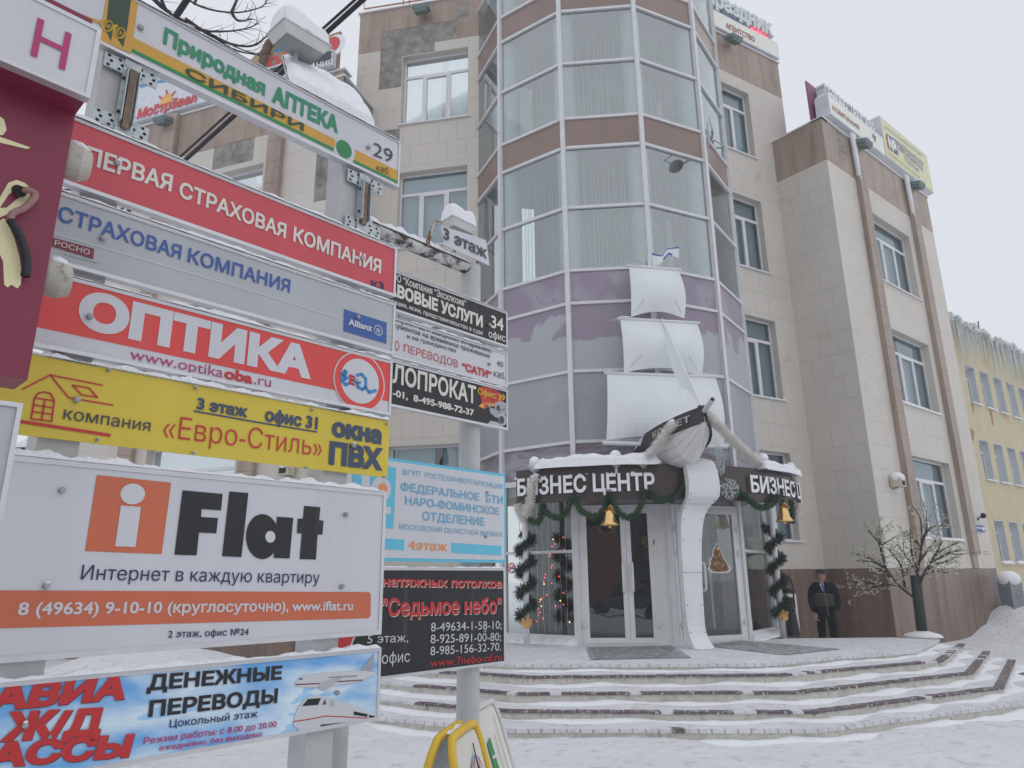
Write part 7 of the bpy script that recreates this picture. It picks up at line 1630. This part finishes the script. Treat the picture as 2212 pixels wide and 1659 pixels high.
mb.build('flat_cap', capm, g, smooth=True)
mb = MB(); mb.sphere(hc-fd*.04*S_+Vector((0, 0, .03*S_)), .082*S_, 12, 8, 1); mb.build('hair', mat('hair_grey', (.12, .11, .1, 1), .9), hd, smooth=True)
# hand with five fingers and a cigarette
hw_ = BP_(-.205, .11, .84); vv = [hw_, hw_+Vector((0, 0, -.055*S_))+toc*.01*S_]; ee = [(0, 1)]; rr_ = [.027*S_, (.034*S_, .018*S_)]
for k, (ox, L_) in enumerate(((-.028, .06), (-.01, .068), (.01, .064), (.027, .05))):
    b0 = vv[1]+rt*ox*S_+Vector((0, 0, -.012*S_)); b1 = b0+Vector((0, 0, -L_*.5*S_))+toc*.012*S_; b2 = b1+Vector((0, 0, -L_*.4*S_))+toc*.022*S_
    i0 = len(vv); vv += [b0, b1, b2]; ee += [(1, i0), (i0, i0+1), (i0+1, i0+2)]; rr_ += [.010*S_, .009*S_, .008*S_]
i0 = len(vv); vv += [hw_+rt*.035*S_+Vector((0, 0, -.03*S_))+toc*.02*S_, hw_+rt*.05*S_+Vector((0, 0, -.065*S_))+toc*.03*S_]; ee += [(0, i0), (i0, i0+1)]; rr_ += [.012*S_, .009*S_]
skinbody('hand', vv, ee, rr_, skin, g, sub=1); mb = MB(); mb.tube([hw_+Vector((0, 0, -.12*S_))+rt*.0+toc*.03*S_, hw_+Vector((0, 0, -.135*S_))+rt*.07*S_+toc*.05*S_], .0045*S_, 6); mb.build('cigarette', M['let_w'], g)
# ------------------------------------------------------------------ across the street (seen mirrored in the glass)
q = thing('street_house', 'reddish brick house across the street behind the viewer, mirrored in the glass', 'building', (-4, -30, 0))
mb = MB(); mb.box(-34, 26, -44, -32, 0, 9.5); wl = mb.build('wall', mat('red_plaster', col(150, 88, 72), .9, var=.15, scale=.5), q)
mb = MB()
for i in range(15):
    for j in range(3): x = -31+i*3.9; mb.box(x, x+1.5, -32.0, -31.95, 1.2+j*2.9, 2.9+j*2.9)
mb.build('windows', mat('far_window', (.05, .06, .07, 1), .2), q, kind='stuff'); mb = MB(); mb.hexa([(-35, -45, 9.5), (27, -45, 9.5), (27, -31, 9.5), (-35, -31, 9.5)], [(-30, -39, 12), (22, -39, 12), (22, -37, 12), (-30, -37, 12)]); mb.build('roof', M['snow'], q)
rn = random.Random(77)
for i, (x, y, h) in enumerate(((-9, -20, 11), (3, -24, 13), (12, -19, 10), (-18, -23, 12), (20, -25, 12))):
    t_ = thing('spruce_tree', ['dark spruce mirrored in the left glass door', 'tall dark spruce mirrored between the doors', 'dark spruce mirrored in the right glass door', 'dark spruce far left across the street', 'dark spruce far right across the street'][i], 'tree', (x, y, 0), 'spruces across the street')
    mb = MB(); mb.tube([(x, y, 0), (x, y, h)], [.22, .03], 8); mb.build('trunk', M['bark'], t_); mb = MB()
    for k in range(900):
        z = rn.uniform(1.2, h); r_ = (1-z/h)*h*.24+.1; a = rn.uniform(0, 2*pi); p = Vector((x, y, z)); d = Vector((cos(a), sin(a), -.35)).normalized()*r_; s = Vector((-sin(a), cos(a), 0))*.12; mb.quad(p, p+d*.6+s, p+d, p+d*.6-s)
    mb.build('crown', M['pine_dk'], t_, kind='stuff')
for i, (x, y, c_) in enumerate(((1.5, -9, (.12, .14, .17, 1)), (6.5, -9.5, (.05, .06, .1, 1)))):
    t_ = thing('parked_car', ['silver grey parked car mirrored in the left door', 'dark blue parked car mirrored in the right door'][i], 'car', (x, y, 0), 'cars parked behind the viewer'); cm = mat('car_paint_%d' % i, c_, .3, metal=.3)
    prof = [(-2.1, .35), (-2.1, .75), (-1.5, .92), (-.9, 1.02), (-.35, 1.45), (.9, 1.45), (1.55, 1.0), (2.1, .92), (2.15, .4)]
    mb = MB(); a = [Vector((x+u, y-.82, z)) for u, z in prof]; b = [Vector((x+u, y+.82, z)) for u, z in prof]; mb.quad(*a); mb.quad(*b[::-1])
    for j in range(len(prof)): k = (j+1) % len(prof); mb.quad(a[j], b[j], b[k], a[k])
    mb.build('body', cm, t_); mb = MB()
    for sgn in (-1, 1): mb.quad(*[Vector((x+u, y+sgn*.823, z)) for u, z in ((-.75, 1.04), (-.3, 1.38), (.85, 1.38), (1.35, 1.04))])
    mb.build('side_windows', M['hole'], t_)
    for u in (-1.35, 1.35):
        for sgn in (-1, 1): mb = MB(); mb.lathe((x+u, y+sgn*.72, .32), [(.32, 0), (.32, .15), (.15, .16)], axis=Vector((0, sgn, 0)), n=16); mb.build('wheel', M['cable'], t_)
# ------------------------------------------------------------------ corrugated fence with snow, far left behind the boards
fd_ = 24; g = thing('corrugated_fence', 'brown corrugated fence with a deep snow cap seen through the gap above the white board', 'fence', (-18, 18, 0))
a, b = p_at(-260, 1000, 27), p_at(150, 1000, 24); a.z = b.z = 0; ztop = p_at(120, 966, 24).z; n = 120; mb = MB(); e = (b-a)/n; nn = Vector((e.y, -e.x, 0)).normalized()
for i in range(n):
    p, q_ = a+e*i+nn*(.04 if i % 2 else -.04), a+e*(i+1)+nn*(-.04 if i % 2 else .04); mb.quad(p, q_, q_+Vector((0, 0, ztop)), p+Vector((0, 0, ztop)))
mb.build('fence_sheet', mat('fence_brown', (.07, .04, .035, 1), .7, var=.2), g); ridge(g, a+Vector((0, 0, ztop)), b+Vector((0, 0, ztop)), .4, .45, nn, 'snow_cap', 71, seg=.2)

# ------------------------------------------------------------------ misty winter air
hb = MB(); hb.box(-60, 70, -60, 90, -1.3, 26); hm = bpy.data.materials.new('mist'); hm.use_nodes = True; ht = hm.node_tree; ht.nodes.clear()
ho = ht.nodes.new('ShaderNodeOutputMaterial'); pv = ht.nodes.new('ShaderNodeVolumePrincipled'); pv.inputs['Color'].default_value = (.93, .95, 1, 1); pv.inputs['Density'].default_value = .0022
ht.links.new(pv.outputs[0], ho.inputs['Volume']); hb.build('haze', hm, kind='stuff')
sc.cycles.volume_bounces = 1; sc.cycles.volume_max_steps = 64
